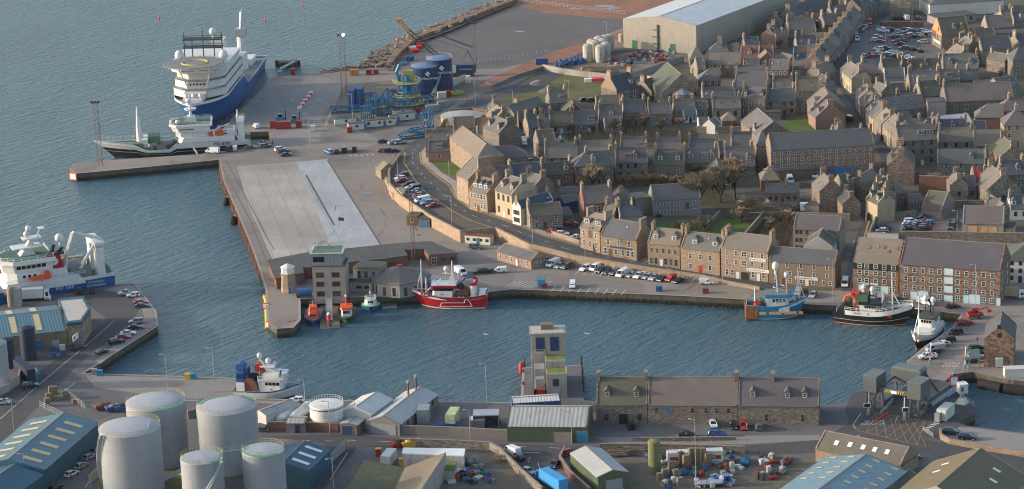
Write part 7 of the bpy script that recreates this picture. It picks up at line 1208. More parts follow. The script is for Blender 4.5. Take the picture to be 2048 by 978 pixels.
# ice tower and jetty
r = T(1114,796,'ice_tower','tall concrete ice tower with stepped mossy roofs and blue doors on its own jetty','tower',0); m = MB(); m.box(-2.7,2.8,0,5.6,-1,6.7).box(-2.72,2.82,5.5,11.6,-1,8.5).box(-6.4,2.85,11.5,18,-1,14.4).box(-6.8,3.2,11.1,18.4,14.4,14.75); m.build('wall','concrete',r)
m = MB(); m.box(-2.4,2.5,.4,5.4,6.72,6.8).box(-2.4,2.5,6,11.4,8.52,8.6); m.build('moss_roof','moss_bright' if plain('moss_bright', C(102,116,54), .95, var=.3, ns=.8) else 'moss',r); m = MB(); m.box(-2.75,2.85,-.05,.2,6.6,7.1).box(2.6,2.87,0,5.5,6.6,7.1).box(-2.75,2.85,5.45,5.7,8.4,8.9); m.build('parapet','concrete_pale_wall',r); m = MB(); m.box(-6.3,2.7,11.8,17.7,14.75,14.8); m.build('roof','concrete_pale_wall',r); m = MB(); m.box(-3.6,-.2,14.3,17,14.8,16.2); m.build('roof_hut','timber',r)
for x in (-3.9,0): put('door',door_mesh(2.4,4.0,'paint_navy'),r,(x,11.44,9.6))
put('window',win_mesh(1.6,2.0,'d'),r,(-.2,-.06,3.4)); m = MB(); m.box(-5.2,-2.8,10.4,11.4,9.3,9.5); m.build('balcony','galv',r); rail(r,[(-5.2,10.4,9.5),(-2.8,10.4,9.5)],1,.06,'frame_yellow')
m = MB(); m.box(-5.8,-3.0,6,11,3.4,6.4).box(-5.6,-3.2,2.6,5.6,2.2,4.6).box(-6.0,-2.9,2,11.2,2.0,2.2); m.build('machinery','box_grey',r); m = MB(); m.box(-5.4,-3.1,.4,2.4,0,2.3); m.build('red_tank','box_red',r); m = MB(); m.box(-6.2,-5.9,1,11,0,2).box(-3.1,-2.9,1,6,0,2); m.build('frame','steel_dark',r)
for i, (x, y) in enumerate([(1047,790),(1047,765),(1049,742),(1163,738),(1165,760),(1167,785)]): p = at0(x,y,0); tag(MB().cyl((0,0,-3),(0,0,3.9),.35,.3,8).build('timber_pile','deck_dark',None,tuple(p)),['front left','middle left','back left','back right','middle right','front right'][i]+' dark timber pile at the ice tower jetty','pile','piles round the ice tower jetty')
Lb, Rb = at(1745,818), at(1833,833); X = (Rb-Lb).normalized(); Ob = (Lb+Rb)/2; Yb = Vector((-X.y,X.x,0)); hw = (Rb-Lb).length/2; rz = math.atan2(X.y,X.x)
r = thing('lifting_bridge','grey bascule bridge with two box towers, hazard striped beam and counterweight','bridge',tuple(Ob),rz);
Ld = (at(1880,752)-at(1836,790)).length+12
m = MB(); m.box(-4.6,4.6,-1,Ld,-.9,.06); m.build('deck','road',r)
for s_, nm in ((-1,'girder'),(1,'girder')): MB().box(s_*4.9-.3,s_*4.9+.3,3,Ld-2,-1.0,1.4).build(nm,'bridge_grey',r)
rail(r,[(6.6,0,0),(6.6,Ld,0)],1.2,.08,'galv',False,3); MB().box(5.2,6.8,0,Ld,-.5,.02).build('footway','galv',r)
for s_ in (-1,1):
 x = s_*hw; m = MB(); m.box(x-1.9,x+1.9,-1.8,4.2,5.2,9.6); m.build('tower_box','bridge_grey',r); MB().box(x-2.0,x+2.0,-1.9,4.3,9.6,9.72).build('tower_roof','bridge_top',r); m = MB(); m.add([(x-1.9,-1.8,5.2),(x+1.9,-1.8,5.2),(x+1.9,4.2,5.2),(x-1.9,4.2,5.2),(x-1.0,-.8,4.2),(x+1.0,-.8,4.2),(x+1.0,3.2,4.2),(x-1.0,3.2,4.2)],[(0,1,2,3),(4,5,6,7),(0,1,5,4),(1,2,6,5),(2,3,7,6),(3,0,4,7)]); m.build('tower_base','bridge_grey',r)
 for xx in (-1.2,1.2):
  for yy in (-1.2,3.6): MB().cyl((x+xx,yy,-.2),(x+xx*.9,yy,5.0),.3,.3,6).build('leg','bridge_grey',r)
 for yy in (-1.2,3.6): m = MB(); m.cyl((x-1.2,yy,0),(x+1.2,yy,4.6),.14,.14,5).cyl((x+1.2,yy,0),(x-1.2,yy,4.6),.14,.14,5); m.build('brace','bridge_grey',r)
m = MB(); m.box(-hw+1.9,hw-1.9,-.8,.2,5.4,6.6); m.build('cross_beam','bridge_grey',r)
for xx in (-2.6,1.4):
 q = MB(); q.box(xx,xx+1.9,-.86,-.8,5.6,6.4); b_ = q.build('hazard_panel','paint_yellow',r); q = MB()
 for k in range(3): x0 = xx+.2+k*.6; q.add([(x0,-.88,5.6),(x0+.3,-.88,5.6),(x0+.05 if xx < 0 else x0+.55,-.88,6.4),(x0-.25 if xx < 0 else x0+.25,-.88,6.4)],[(0,1,2,3)])
 q.build('hazard_stripe','hazard',b_)
MB().box(-.6,1.0,-.86,-.8,5.5,6.3).build('beam_sign','sign_white',r); rail(r,[(-hw+2,0,6.6),(hw-2,0,6.6)],1.1,.06,'bridge_grey')
m = MB(); m.sidep([(-5.4,5.0),(2.8,5.0),(3.0,5.6),(3.0,8.6),(-5.6,8.6),(-5.6,5.6)],9.5,13.5); m.build('counterweight','bridge_grey',r); MB().sidep([(-5.6,8.6),(3.0,8.6),(2.4,9.2),(-5,9.2)],9.6,13.4).build('counterweight_top','bridge_top',r); m = MB(); m.cyl((-4.6,11,0),(-4.6,11,5.1),.4,.4,6).cyl((2,11,0),(2,11,5.1),.4,.4,6).cyl((-4.6,3,6),(-4.6,10,6.4),.35,.35,5).cyl((4.6,3,6),(3.0,10,6.4),.35,.35,5).cyl((3,12,8),(4.8,17,1.2),.4,.4,5); m.build('lift_arm','bridge_grey',r)
MB().box(-1.6,-1.2,-9,-.5,.02,.3).build('red_kerb','sign_red',r)
def barrier(px, py, label): r = T(px,py,'barrier_post',label,'barrier'); MB().box(-.3,.3,-.3,.3,0,1.2).build('cabinet','galv',r); m = MB(); m.cyl((0,0,1.1),(.1,0,6.2),.16,.12,6); m.build('arm','sign_white',r); MB().cyl((.03,0,2.4),(.05,0,3.4),.17,.17,6).build('band','sign_red',r)
barrier(1737,830,'raised red and white barrier arm left of the bridge entry'); barrier(1808,840,'raised red and white barrier arm in the middle of the bridge entry'); barrier(1860,728,'raised red and white barrier arm on the far side of the bridge by the fence'); barrier(1930,736,'raised red and white barrier arm beside the louvred sign')
for x, y, lb in ((1734,832,'black traffic signal box with white border left of the bridge'),(1811,841,'black traffic signal box with white border at the bridge centre')): r = T(x,y,'traffic_signal',lb,'signal',0,'bridge signals'); MB().cyl((0,0,0),(0,0,2.4),.1,.1,6).build('post','galv',r); MB().box(-.9,.9,-.1,.1,2.3,3.6).build('border','sign_white',r); MB().box(-.75,.75,-.16,-.1,2.45,3.45).build('panel','hazard',r)
cont(1891,835,60,6.2,2.6,3.2,'site_white','white steel container beside the bridge tower',name='container'); cont(1876,843,60,1.6,1.4,2.4,'box_grey','small grey kiosk in front of the white container',name='kiosk',cat='kiosk'); r = T(1924,806,'control_cabin','small white lookout cabin on a pyramid base at the channel edge','cabin',10); m = MB(); m.lathe([(2.2,0),(.8,1.6)],4); m.build('base','site_white',r); MB().box(-1.2,1.2,-1.2,1.2,3.0,5.4).build('wall','site_white',r); MB().box(-1.3,1.3,-1.3,1.3,5.4,5.6).build('roof','sign_white',r); MB().box(-.5,.5,-.5,.5,1.5,3.0).build('stem','galv',r); put('window',win_mesh(.9,1.2,'w'),r,(-.4,-1.21,3.7)); put('window',win_mesh(.9,1.2,'w'),r,(1.21,0,3.7),pi/2)
r = T(1949,735,'louvre_sign','pale green framed louvre sign standing at the bridge approach','sign',0); m = MB(); m.box(-1.5,-1.3,0,.2,0,5.2).box(1.3,1.5,0,.2,0,5.2).box(-1.5,1.5,-.05,.25,5,5.2); m.build('post','tank_green',r); m = MB(); m.box(-1.3,1.3,0,.15,2.6,5); m.build('panel','galv',r)
for (a, b), lb in ((((1905,752),(1945,735)),'green tinted railings on the bridge approach abutment'),((((1822,735),(1856,735))),'railings behind the pickup at the bridge approach'),(((1760,831),(1786,805)),'railings along the left side of the bridge road'),(((1816,838),(1850,808)),'railings along the right side of the bridge road'),(((1925,800),(1948,812)),'railings along the channel edge by the lookout cabin'),(((1846,862),(1866,876)),'white railings at the pavement corner by the bridge')): A, B = at(*a), at(*b); r = thing('railings',lb,'railings',tuple(A)); rail(r,[(0,0,0),tuple(B-A)],1.2,.07,'galv',False,3)
for a, b, lb, kw in (((1192,809),(1294,809),'end section of the old stone harbour store with yellow lichened slates and black porch',dict(roof='slate_moss',ch=(1,1),win=[('F',-.6,1.0,1.0,1.7,'d'),('F',.7,1.0,1.0,1.7,'d')],doors=[('F',.06,0,2.4,2.8,'paint_black')],dorm='g-g')),((1295,809),(1475,810),'middle section of the old stone harbour store with blind windows and outside stair',dict(roof='slate_purple',ch=(0,1),win=[('F',u,z,1.0,1.4,'n') for u in (-.8,.0,.3,.54,.8) for z in (3.1,)],doors=[('F',-.54,3.0,1.0,1.6,'paint_blue')])),((1476,810),(1638,812),'right section of the old stone harbour store with small stone wallhead dormers',dict(roof='slate_purple',ch=(0,0,.42),win=[('F',-.3,1,1,2,'n'),('F',.6,1,1,2,'n')],dorm='g-gg'))): house(a,b,5.4,12.5,lb,'granite_dark',name='harbour_store',cat='store',wf=(0,0),pots=0,chw=2.4,**kw)
def shed(*a, **k): k.setdefault('skew',.02); k.setdefault('ch',(0,0)); k.setdefault('wf',(0,0)); k.setdefault('name','shed'); k.setdefault('cat','shed'); return house(*a, **k)
shed((1014,852),(1175,853),4.4,16,'green walled shed with weathered ribbed roof beside the old harbour store',wall='sheet_green',roof='sheet_weathered',pitch=17,doors=[('F',.86,0,2.6,3,'box_teal')]); shed((1024,806),(1122,800),3.4,5,'long white roofed hut with blue wall behind the green walled shed',wall='box_blue',roof='sheet_white',pitch=12)
g = shed((734,842),(799,849),3.2,25,'grey blockwork shed with light roof and two rusty flue pipes',wall='blockwork',roof='sheet_light',pitch=21,gable=True,doors=[('L',0,0,7,2.8,'box_grey')],win=[('F',u,1.2,1.0,1.6,'d') for u in (-.6,-.2,.3,.7)])
for x in (5,10): MB().cyl((x,.6,4.6),(x,.6,8.4),.28,.28,8).mat(1).cyl((x,.6,8.3),(x,.6,8.9),.4,.4,8).build('flue_pipe',['rust','galv'],g)
shed((679,848),(713,851),2.8,15,'low lean-to shed with rust edged light roof and blue door',wall='granite_dark',roof='sheet_light',pitch=9,gable=True,doors=[('L',-.1,0,3,2.5,'paint_navy')]); shed((682,822),(742,829),4.2,13,'white shed with brown roof stripes behind the lean-to shed',wall='sheet_white',roof='sheet_white',pitch=20,gable=True); shed((507,825),(532,832),4.0,12,'white and brown striped shed beside the grey storage tank',wall='sheet_white',roof='sheet_weathered',pitch=20,gable=True); shed((571,846),(610,846),2.8,5,'brown hut with corrugated roof in front of the white cylinders',wall='blockwork',roof='sheet_weathered',pitch=12,doors=[('F',.2,0,1.4,2.2,'paint_navy')])
vtank((653,808),34,6.2,'round white storage tank with black rim band by the quay','tank_white','tank_white','ship_white',.1,None,(),band=(.9,.935,'hazard'))
for x, y, lb in ((576,842,'white horizontal gas cylinder left of the white storage tank'),(603,838,'white horizontal gas cylinder nearest the white storage tank')): r = T(x,y,'gas_cylinder',lb,'tank',70,'white gas cylinders'); m = MB(); m.cyl((-4.5,0,2),(4.5,0,2),1.5,1.5,14).ball((-4.5,0,2),1.48,12).ball((4.5,0,2),1.48,12); m.build('shell','tank_white',r,smooth=True); MB().box(-3,-2.4,-1.2,1.2,0,1).box(2.4,3,-1.2,1.2,0,1).build('cradle','concrete',r)
for rim, rp, H, st, gr_, lb in (((259,854),61.5,16.5,(165,222),(),'big grey storage tank nearest the lane, with spiral stair'),((311,803),59.5,16,None,((-85,-10),),'big grey storage tank at the back with green walkway edge'),((453,811),60.5,16.2,None,((95,170),(20,60)),'big grey storage tank behind the two smaller tanks'),((403,915),42.5,14.5,(230,330),((-60,20),),'smaller grey storage tank with stair on its right side'),((526,900),42.5,14.5,None,((-150,-40),(150,200)),'smaller grey storage tank beside the teal depot')): vtank(rim, rp, H, lb, stair=st, green=gr_, group='grey storage tanks')
for a, b, za, lb in (((296,862),(300,846),19.6,'steel catwalk bridging the two left storage tanks'),((370,802),(396,802),19.2,'steel catwalk between the back storage tanks'),((446,905),(486,898),17.6,'steel catwalk between the two smaller storage tanks')): A, B = at0(*a,za), at0(*b,za); r = thing('catwalk',lb,'catwalk',tuple(A)); d = B-A; MB().path([(0,0,0),tuple(d)],.25,4).build('walkway','galv',r); rail(r,[(0,0,.1),tuple(d+Vector((0,0,.1)))],1.1,.06,'galv')
r = T(345,962,'pipe_rack','bundle of steel pipes running between the storage tanks','pipes',58); m = MB()
for k in range(4): m.path([(-9,k*.5,1.2),(6,k*.5,1.2),(9,k*.5,2.6)],.17,6)
m.build('pipe','galv',r); MB().box(-8,-7.6,-.3,1.8,0,1.1).box(4,4.4,-.3,1.8,0,1.1).build('support','concrete',r)
def strips(h, pts, mat='trans_strip', w=1.0, l=4.2):
 """translucent sheets set flush on the roof slope of shed h: (u, fraction up the slope, side)"""
 D = max(abs(c[1]) for o in h.children if o.name.startswith('roof') for c in o.bound_box); z1 = max(c[2] for o in h.children if o.name.startswith('roof') for c in o.bound_box); L = max(abs(c[0]) for o in h.children if o.name.startswith('roof') for c in o.bound_box); z0 = min(c[2] for o in h.children if o.name.startswith('roof') for c in o.bound_box)
 a = math.atan2(z1-.17-z0-.1, D)
 for u, f, s_ in pts: o = put('roof_light', ME.setdefault(('rl',mat,w,l), MB().box(-w/2,w/2,-l/2,l/2,0,.05).mesh('roof_light',mat)), h, (u*L, s_*D*(1-f), z0+.16+(z1-.17-z0-.1)*f+.06)); o.rotation_euler = (-s_*a,0,0)
h = shed((88,940),(197,845),5.6,19,'long teal roofed shed with two rows of pale roof lights by the lane',wall='sheet_teal_dark',roof='sheet_teal',pitch=13,doors=[('F',.2,0,1.2,2.2,'paint_navy')]); strips(h,[(u,.5,s_) for s_ in (-1,1) for u in (-.8,-.5,-.2,.1,.4,.7)],w=1.6,l=5)
shed((10,1005),(88,948),5.0,16,'dark teal roofed shed at the bottom corner beside the long teal shed',wall='sheet_teal_dark',roof='sheet_teal_dark',pitch=14)
h = shed((616,942),(660,898),5.2,13,'dark teal depot with three white roof lights beside the storage tanks',wall='sheet_teal_dark',roof='sheet_teal_dark',pitch=16); strips(h,[(-.6,.5,-1),(0,.5,-1),(.6,.5,-1)],'sign_white',1.3,4.5)
h = shed((-60,682),(133,660),5.2,26,'wide pale teal roofed fish works beside the trawler quay',wall='timber',roof='sheet_teal',pitch=11,doors=[('F',.4,0,3,3,'box_blue'),('F',.75,.2,2,2.4,'galv')]); strips(h,[(-.06,.5,-1),(.46,.5,-1),(-.06,.5,1),(.46,.5,1)],w=1.8,l=10)
r = flat('works_office','flat roofed works office with teal fascia at the end of the fish works','office',[(117,604),(167,599),(181,622),(164,649),(133,652)],9.2,'granite_pink','sheet_teal_dark',par=1.0); c_ = r.location; q = [at0(x,y,9.6)-c_ for x, y in [(121,606),(165,602),(176,622),(161,644),(136,647)]]; MB().add([(p.x,p.y,7.3) for p in q],[(0,1,2,3,4)]).build('roof_deck','concrete_pale_wall',r); A = at0(157,672,6); sg = thing('office_sign',None,None,(A.x-.6-c_.x,A.y-1.2-c_.y,6.2-c_.z),ang(at0(133,680,6),at0(181,640,6))); sg.parent = r; MB().box(-2.4,2.4,-.08,.08,-.9,.9).build('panel','sign_white',sg); MB().add([(-1.8,-.1,0),(-1.2,-.1,-.6),(-.6,-.1,0),(-1.2,-.1,.6)],[(0,1,2,3)]).build('emblem','paint_navy',sg)
for x, y, rp, H, mt, lb, sc_ in ((53,655,15.5,9.5,'silo_navy','dark navy silo in front of the fish works','silo'),(13,678,13,8.5,'silo_navy','dark navy silo half hidden at the left edge','silo'),(-8,686,21,13,'tank_grey','tall grey tank cut by the left edge','tank')): vtank((x,y),rp,H,lb,mt,mt,None,.25,name='silo',cat=sc_)
r = T(24,612,'silo','stone coloured slim silo beside the white trailer','silo'); m = MB(); m.lathe([(1.3,0),(1.3,5.6),(.9,6.2)],14); m.build('shell','coping',r); r = T(36,611,'hopper','grey box hopper between slim silo and white trailer','hopper'); MB().box(-1.3,1.3,-1.3,1.3,0,5.8).build('body','box_grey',r)
cont(50,752,-62,12,2.5,3.6,'silo_navy','long navy trailer parked by the dark silo',name='trailer');
def em(px, py, z, rz, s_, label): pass
# small things on the near side: crates, IBCs, skips
for i, (x, y, mt) in enumerate([(106,703,'box_blue'),(107,716,'box_blue'),(127,711,'box_blue'),(125,700,'site_white'),(67,760,'site_white'),(70,752,'site_white'),(75,757,'box_teal'),(68,748,'site_white')]): box_thing(x,y,10,(1.6,1.3,1.5),mt,f"{'white' if mt=='site_white' else 'blue'} plastic tub in the stacks outside the fish works",'plastic_tub','tub','plastic tubs outside the fish works')
for x, y, mt, lb in ((189,748,'box_grey','grey metal bin on the quay corner'),(200,751,'box_teal','blue green bin on the quay corner'),(376,758,'paint_yellow','orange tub on the concrete quay'),(387,758,'box_teal','teal tub on the concrete quay')): box_thing(x,y,0,(1.5,1.3,1.5),mt,lb,'tub','tub')
def skip(px,py,h,mt,lb,fill='net_brown'):
 r = T(px,py,'skip',lb,'skip',h); m = MB(); m.sidep([(-2.6,.9),(-2.0,.1),(2.0,.1),(2.6,.9),(2.6,1.5),(-2.6,1.5)],-1.1,1.1); m.build('body',mt,r); m = MB(); m.ball((-.6,0,1.4),1.1,8,.5).ball((.9,.2,1.4),.9,8,.5); m.build('rubbish',fill,r)
skip(208,818,25,'rust','rusty skip in the fenced corner yard'); skip(230,821,25,'box_blue','blue skip full of rubbish beside the rusty skip','pallet'); skip(248,820,25,'box_blue','blue skip nearest the storage tanks','net_dark'); skip(800,893,30,'box_red','red skip at the road corner','net_dark'); skip(822,892,20,'paint_yellow','orange yellow digger bucket pile at the road corner','paint_yellow'); skip(1490,928,80,'box_blue','blue skip with green nets in the pallet yard','net_green')
for i, (x, y, k) in enumerate([(98,802,2),(104,796,3),(110,788,2),(95,812,2),(112,800,1),(130,797,2),(140,795,1),(150,806,1),(1362,930,3),(1372,936,3),(1383,930,4),(1394,930,4),(1405,930,4),(1416,932,3),(1330,955,2),(1342,948,3),(1352,956,2),(1320,963,2),(1336,968,1),(1360,972,2),(1348,940,2)]):
 for j in range(k): r = T(x,y,'fish_crate','weathered wooden fish crate stacked in the fenced corner yard' if x < 300 else 'weathered wooden crate stacked in the pallet yard','crate',20,'stacked crates of the corner yard' if x < 300 else 'stacked crates of the pallet yard',up=j*1.15); m = MB(); m.box(-.75,.75,-.6,.6,.1,1.1).box(-.75,.75,-.6,-.45,0,.1).box(-.75,.75,.45,.6,0,.1); m.build('body','pallet',r)
sf = cont(1390,926,2,14,2.5,3.4,'sheet_white','white refrigerated trailer body with red SEAFOODS band in the pallet yard',name='refrigerated_trailer'); b_ = MB().box(-6.4,6.4,-1.36,-1.3,1.3,2.3).build('lettered_band','box_red',sf); text('lettering','CROLY SEAFOODS',.95,'sign_white',b_,(.5,-1.38,1.8),(pi/2,0,0),sx=1.15)
boxtruck(1428,972,4,8.5,2.4,1.25,'blue','galv','flatbed lorry with blue cab and red loader crane in the pallet yard','lorry',z0=.9,cabH=2.8); r = vtank((1308,882),12.5,8.3,'tall mossy green silo standing in the yard','silo_mossy','silo_mossy',None,.2,name='silo')
for x, y, mt, lb in ((1305,912,'canvas_blue','blue tarpaulin bale beside the mossy silo'),(1345,938,'net_green','green net heap among the crates nearest the mossy silo'),(1460,905,'net_green','teal net heap on the yard wall'),(1450,935,'net_brown','orange brown net heap before the blue skip'),(1380,950,'net_green','small green net heap on the crates'),(923,950,'net_dark','dark heap of tyres and nets beside the mossy roof'),(945,945,'box_blue','blue plastic scrap heap beside the mossy roof'),(965,948,'net_green','green scrap heap beside the mossy roof')):
 r = T(x,y,'net_heap',lb,'net heap'); m = MB()
 for k in range(7): m.ball((rnd.uniform(-1.6,1.6),rnd.uniform(-1.2,1.2),rnd.uniform(.1,.7)),rnd.uniform(.5,1.0),7,.7)
 m.build('heap',mt,r)
for x, y, lb in ((1270,908,'pile of cut planks beside the mossy silo'),(1235,912,'stack of grey planks along the yard wall'),(1010,925,'sawn timber pile by the curved wall'),(1232,968,'stack of steel pipes in front of the green shed')):
 r = T(x,y,'plank_pile',lb,'timber pile',rnd.uniform(-20,20)); m = MB()
 for k in range(14): m.xf((rnd.uniform(-.6,.6),rnd.uniform(-1.0,1.0),.15+.12*k),rnd.uniform(-.35,.35)).box(-2.6,2.6,-.12,.12,-.06,.06)
 m.xf(); m.build('planks','pallet' if 'pipes' not in lb else 'galv',r)
shed((1196,955),(1257,945),4.2,19,'olive green shed with pale roof and white shutter at the road junction',wall='sheet_green',roof='sheet_light',pitch=17,gable=True,doors=[('L',.05,0,4.2,3,'box_grey')])
# mossy valley roofed works
pp = {k: at0(x,y,z) for k, x, y, z in (('A',702,957,8),('B',729,920,8),('V',810,935,6.6),('W',789,974,6.6),('C',892,904,9.4),('D',850,967,9.4),('A2',690,985,8),('W2',778,1004,6.6),('D2',828,1000,9.4))}; c_ = pp['V']; r = thing('valley_works','concrete works with mossy green and brown valley roof','works',(c_.x,c_.y,QZ)); f_ = lambda k, z=None: (pp[k].x-c_.x, pp[k].y-c_.y, (pp[k].z-QZ) if z is None else z)
MB().add([f_('A2'),f_('W2'),f_('V'),f_('B')],[(0,1,2,3)]).build('roof','roof_moss_green' if slate('roof_moss_green',C(84,84,60),C(96,112,48),.6) is None else 'moss',r); MB().add([f_('W2'),f_('D2'),f_('C'),f_('V')],[(0,1,2,3)]).build('roof','asbestos_moss',r)
MB().add([f_('A2'),f_('B'),f_('V'),f_('C'),f_('D2'),f_('W2')]+[f_(k,-1) for k in ('A2','B','V','C','D2','W2')],[(0,1,7,6),(1,2,8,7),(2,3,9,8),(3,4,10,9),(4,5,11,10),(5,0,6,11)]).build('wall','concrete',r)
r = flat('white_office','white flat roofed block with blue door behind the mossy works','office',[(807,897),(930,899),(927,913),(805,908)],6.6,'concrete_pale_wall','sign_white'); flat('annexe','small annexe with mossy flat roof beside the mossy works','annexe',[(888,925),(915,925),(909,942),(886,939)],5.8,'concrete_pale_wall','moss')
cont(778,925,75,6,2.5,2.8,'site_white','white lorry box with brown stained roof near the red skip'); box_thing(805,930,10,(1.6,1.5,1.8),'paint_yellow','orange generator beside the white lorry box','generator','generator'); box_thing(757,912,0,(1.4,1.2,2.0),'box_red','red and yellow crate tower beside the white lorry box','crate_tower','crates',lid='paint_yellow')
cont(848,844,86,5,3.2,4.2,'box_grey','grey steel store behind the blockwork wall'); cont(906,846,78,6.5,2.6,3.4,'container_mossy' if plain('container_mossy',C(176,180,140),.7,var=.25,ns=.8,dirt=C(120,136,50)) else 'moss','white container with moss covered roof beside a blue tarpaulin'); box_thing(890,853,0,(7,2.4,.9),'canvas_blue','blue tarpaulin covered load before the mossy container','tarpaulin_load','load'); r = T(973,852,'open_shed','open fronted flat roofed bay with coloured drums inside','shed',-2); MB().box(-3.4,3.4,-2.4,2.4,3.6,3.85).build('roof','galv',r); MB().box(-3.4,3.4,2.2,2.4,0,3.6).box(-3.4,-3.2,-2.4,2.2,0,3.6).box(3.2,3.4,-2.4,2.2,0,3.6).build('wall','blockwork',r); cabin(956,854,0,3.6,3,2.4,'small grey hut with white roof before the open bay',0,'blockwork','sheet_white',None,'hut','hut')
for i, (x, mt) in enumerate(((955,'box_red'),(962,'box_red'),(968,'box_teal'),(975,'box_blue'),(984,'box_blue'),(998,'box_blue'))): r = T(x,850,'drum',f"{['first','second','third','fourth','fifth','last'][i]} coloured drum from the left in and beside the open bay",'drum',0,'drums in the open bay'); MB().cyl((0,0,0),(0,0,1.3),.5,.5,10).build('body',mt,r)
h = house((1631,897),(1801,931),3.4,9.5,'long low mossy roofed stone store with five pale roof lights by the road bend','granite_warm','asbestos_moss',34,'x',(0,0),wf=(0,0),name='store',cat='store'); strips(h,[(-.62,.5,-1),(-.3,.55,-1),(.02,.55,-1),(.3,.55,-1),(.6,.55,-1)],'sign_white',1.1,1.4)
h = shed((1553,985),(1718,1016),6.2,27,'broad pale blue sheeted roof at the bottom edge',wall='sheet_teal_dark',roof='sheet_blue_pale',pitch=13,gable=True); strips(h,[(u,f,s_) for s_ in (-1,1) for u in (-.3,.0,.3,.6,.9) for f in (.25,.7)],'trans_strip',.8,1.8)
h = house((1775,1000),(1972,1034),7.2,28,'broad lichen yellowed sheet roof at the bottom right corner','concrete','lichen_roof' if slate('lichen_roof',C(118,106,78),C(128,116,56),.4) is None else 'moss',24,'x',(0,0),gable=True,wf=(0,0),skew=.05,name='shed',cat='shed'); strips(h,[(.1,.5,1),(.5,.5,1),(.2,.4,-1),(.6,.5,-1)],'sign_white',.9,2)
shed((1752,990),(1790,996),4.4,16,'narrow dark mossy roof between the blue and the yellowed roofs',wall='concrete',roof='slate_green',pitch=30,gable=True)
house((1969,678),(2028,680),8,14,'stone gabled warehouse with two small windows by the bridge quay','granary_stone','slate_dark',42,'x',(0,0),gable=True,wf=(0,0),name='warehouse',cat='warehouse',win=[('L',0,z,1.0,1.2,'d') for z in (8.6,11.0)]); cabin(1998,733,0,2,2,2.6,'small white store against the stone gable',0,'site_white','sign_white',None,'store','store'); cabin(2016,732,0,3.2,2.6,3.0,'small stone lean-to with blue door beside the stone gable',0,'granite_dark','slate_dark','paint_navy','lean_to','lean-to'); box_thing(2030,752,0,(6,3,2.4),'site_white','pale panelled box on the quay right of the stone gable','panel_box','box')
house((2012,520),(2070,522),7,14,'white walled building at the right edge behind the granary','harl_white','slate_green',34,'hl',(1,0),wf=(3,3),wst='d')
# ------------------------------------------------ northern yards, breakwater, great shed
# rock armour: a boulder slope nobody counts
m = MB(); rr_ = random.Random(3)
ARM = [(1040,-40,960,-46),(1025,2,992,-2),(985,18,950,14),(945,34,912,32),(900,54,868,48),(862,68,838,60),(828,80,795,76),(805,95,765,92),(790,110,740,104),(785,122,722,118),(778,134,708,133)]
tops = [at0(a,b,4.6) for a,b,c,d in ARM]; toes = [at0(c,d+4,-.5) for a,b,c,d in ARM]
V = []
for a, b in zip(tops, toes): V += [tuple(a + (a-b).normalized()*3), tuple(a), tuple(b)]
V = [(x, y, z-1.2 if i % 3 < 2 else z-1) for i, (x, y, z) in enumerate(V)]; m.add(V, [f for i in range(len(ARM)-1) for f in ((3*i,3*i+3,3*i+4,3*i+1),(3*i+1,3*i+4,3*i+5,3*i+2))])
def rock(c, s):
 pts = []
 for sx in (-1,1):
  for sy in (-1,1):
   for sz in (-1,1): pts.append((c.x+sx*s*rr_.uniform(.45,1), c.y+sy*s*rr_.uniform(.45,1), c.z+sz*s*rr_.uniform(.35,.8)))
 m.add(pts, [(0,1,3,2),(4,6,7,5),(0,4,5,1),(2,3,7,6),(0,2,6,4),(1,5,7,3)])
for i in range(len(ARM)-1):
 n = int((tops[i+1]-tops[i]).length*3.4)
 for _ in range(n):
  t, f = rr_.random(), rr_.random()**.9; a = tops[i].lerp(tops[i+1], t); b = toes[i].lerp(toes[i+1], t); rock(a.lerp(b, f), rr_.uniform(.6,1.6))
A, B = at0(640,151,2.2), at0(712,140,2.2)
for _ in range(240): rock(A.lerp(B, rr_.random()) + Vector((0, rr_.uniform(-1,7), rr_.uniform(-1.6,.8))), rr_.uniform(.5,1.1))
tag(m.build('rock_armour','rock'), 'bank of grey and brown rock armour boulders along the reclaimed ground', 'rock armour', kind='stuff')
wallpx('earth_bund','brown earth bund along the top of the rock armour',[(778,133),(795,110),(830,81),(945,36),(1030,4)],1.6,'earth_bank' if plain('earth_bank',C(120,94,76),.95,var=.25) else '',3.0,'earth_bank')
# great shed
h = house((1246,38),(1392,51),12.6,112,'huge pale ribbed warehouse with low white roof beside the dark gravel lot','sheet_beige','roof_great',8,'x',(0,0),gable=True,wf=(0,0),skew=.1,name='warehouse',cat='warehouse',doors=[('L',-.69,0,2.4,3.6,'paint_green'),('L',.36,0,2.4,3.6,'paint_green')])
m = MB();
for z in (3,6,9): m.box(-56.6,-55.9,.2,3.2,z,z+.25)
m.box(-56.5,-56.2,.4,1.0,0,11.5); m.build('escape_stair','steel_dark',h); m = MB(); m.box(-56,56,-.5,.5,14.6,14.9); m.build('ridge_vent','galv',h)
h = house((1553,17),(1640,11),4.2,26,'low warehouse with broad white roof beyond the great ribbed shed','harl_pink','roof_great',10,'x',(0,0),wf=(0,0),name='warehouse',cat='warehouse'); house((1680,-4),(1760,-10),5,9,'dark roofed terrace at the top edge left of the car park','granite_dark','slate',38,'x',(1,1),wf=(4,2))
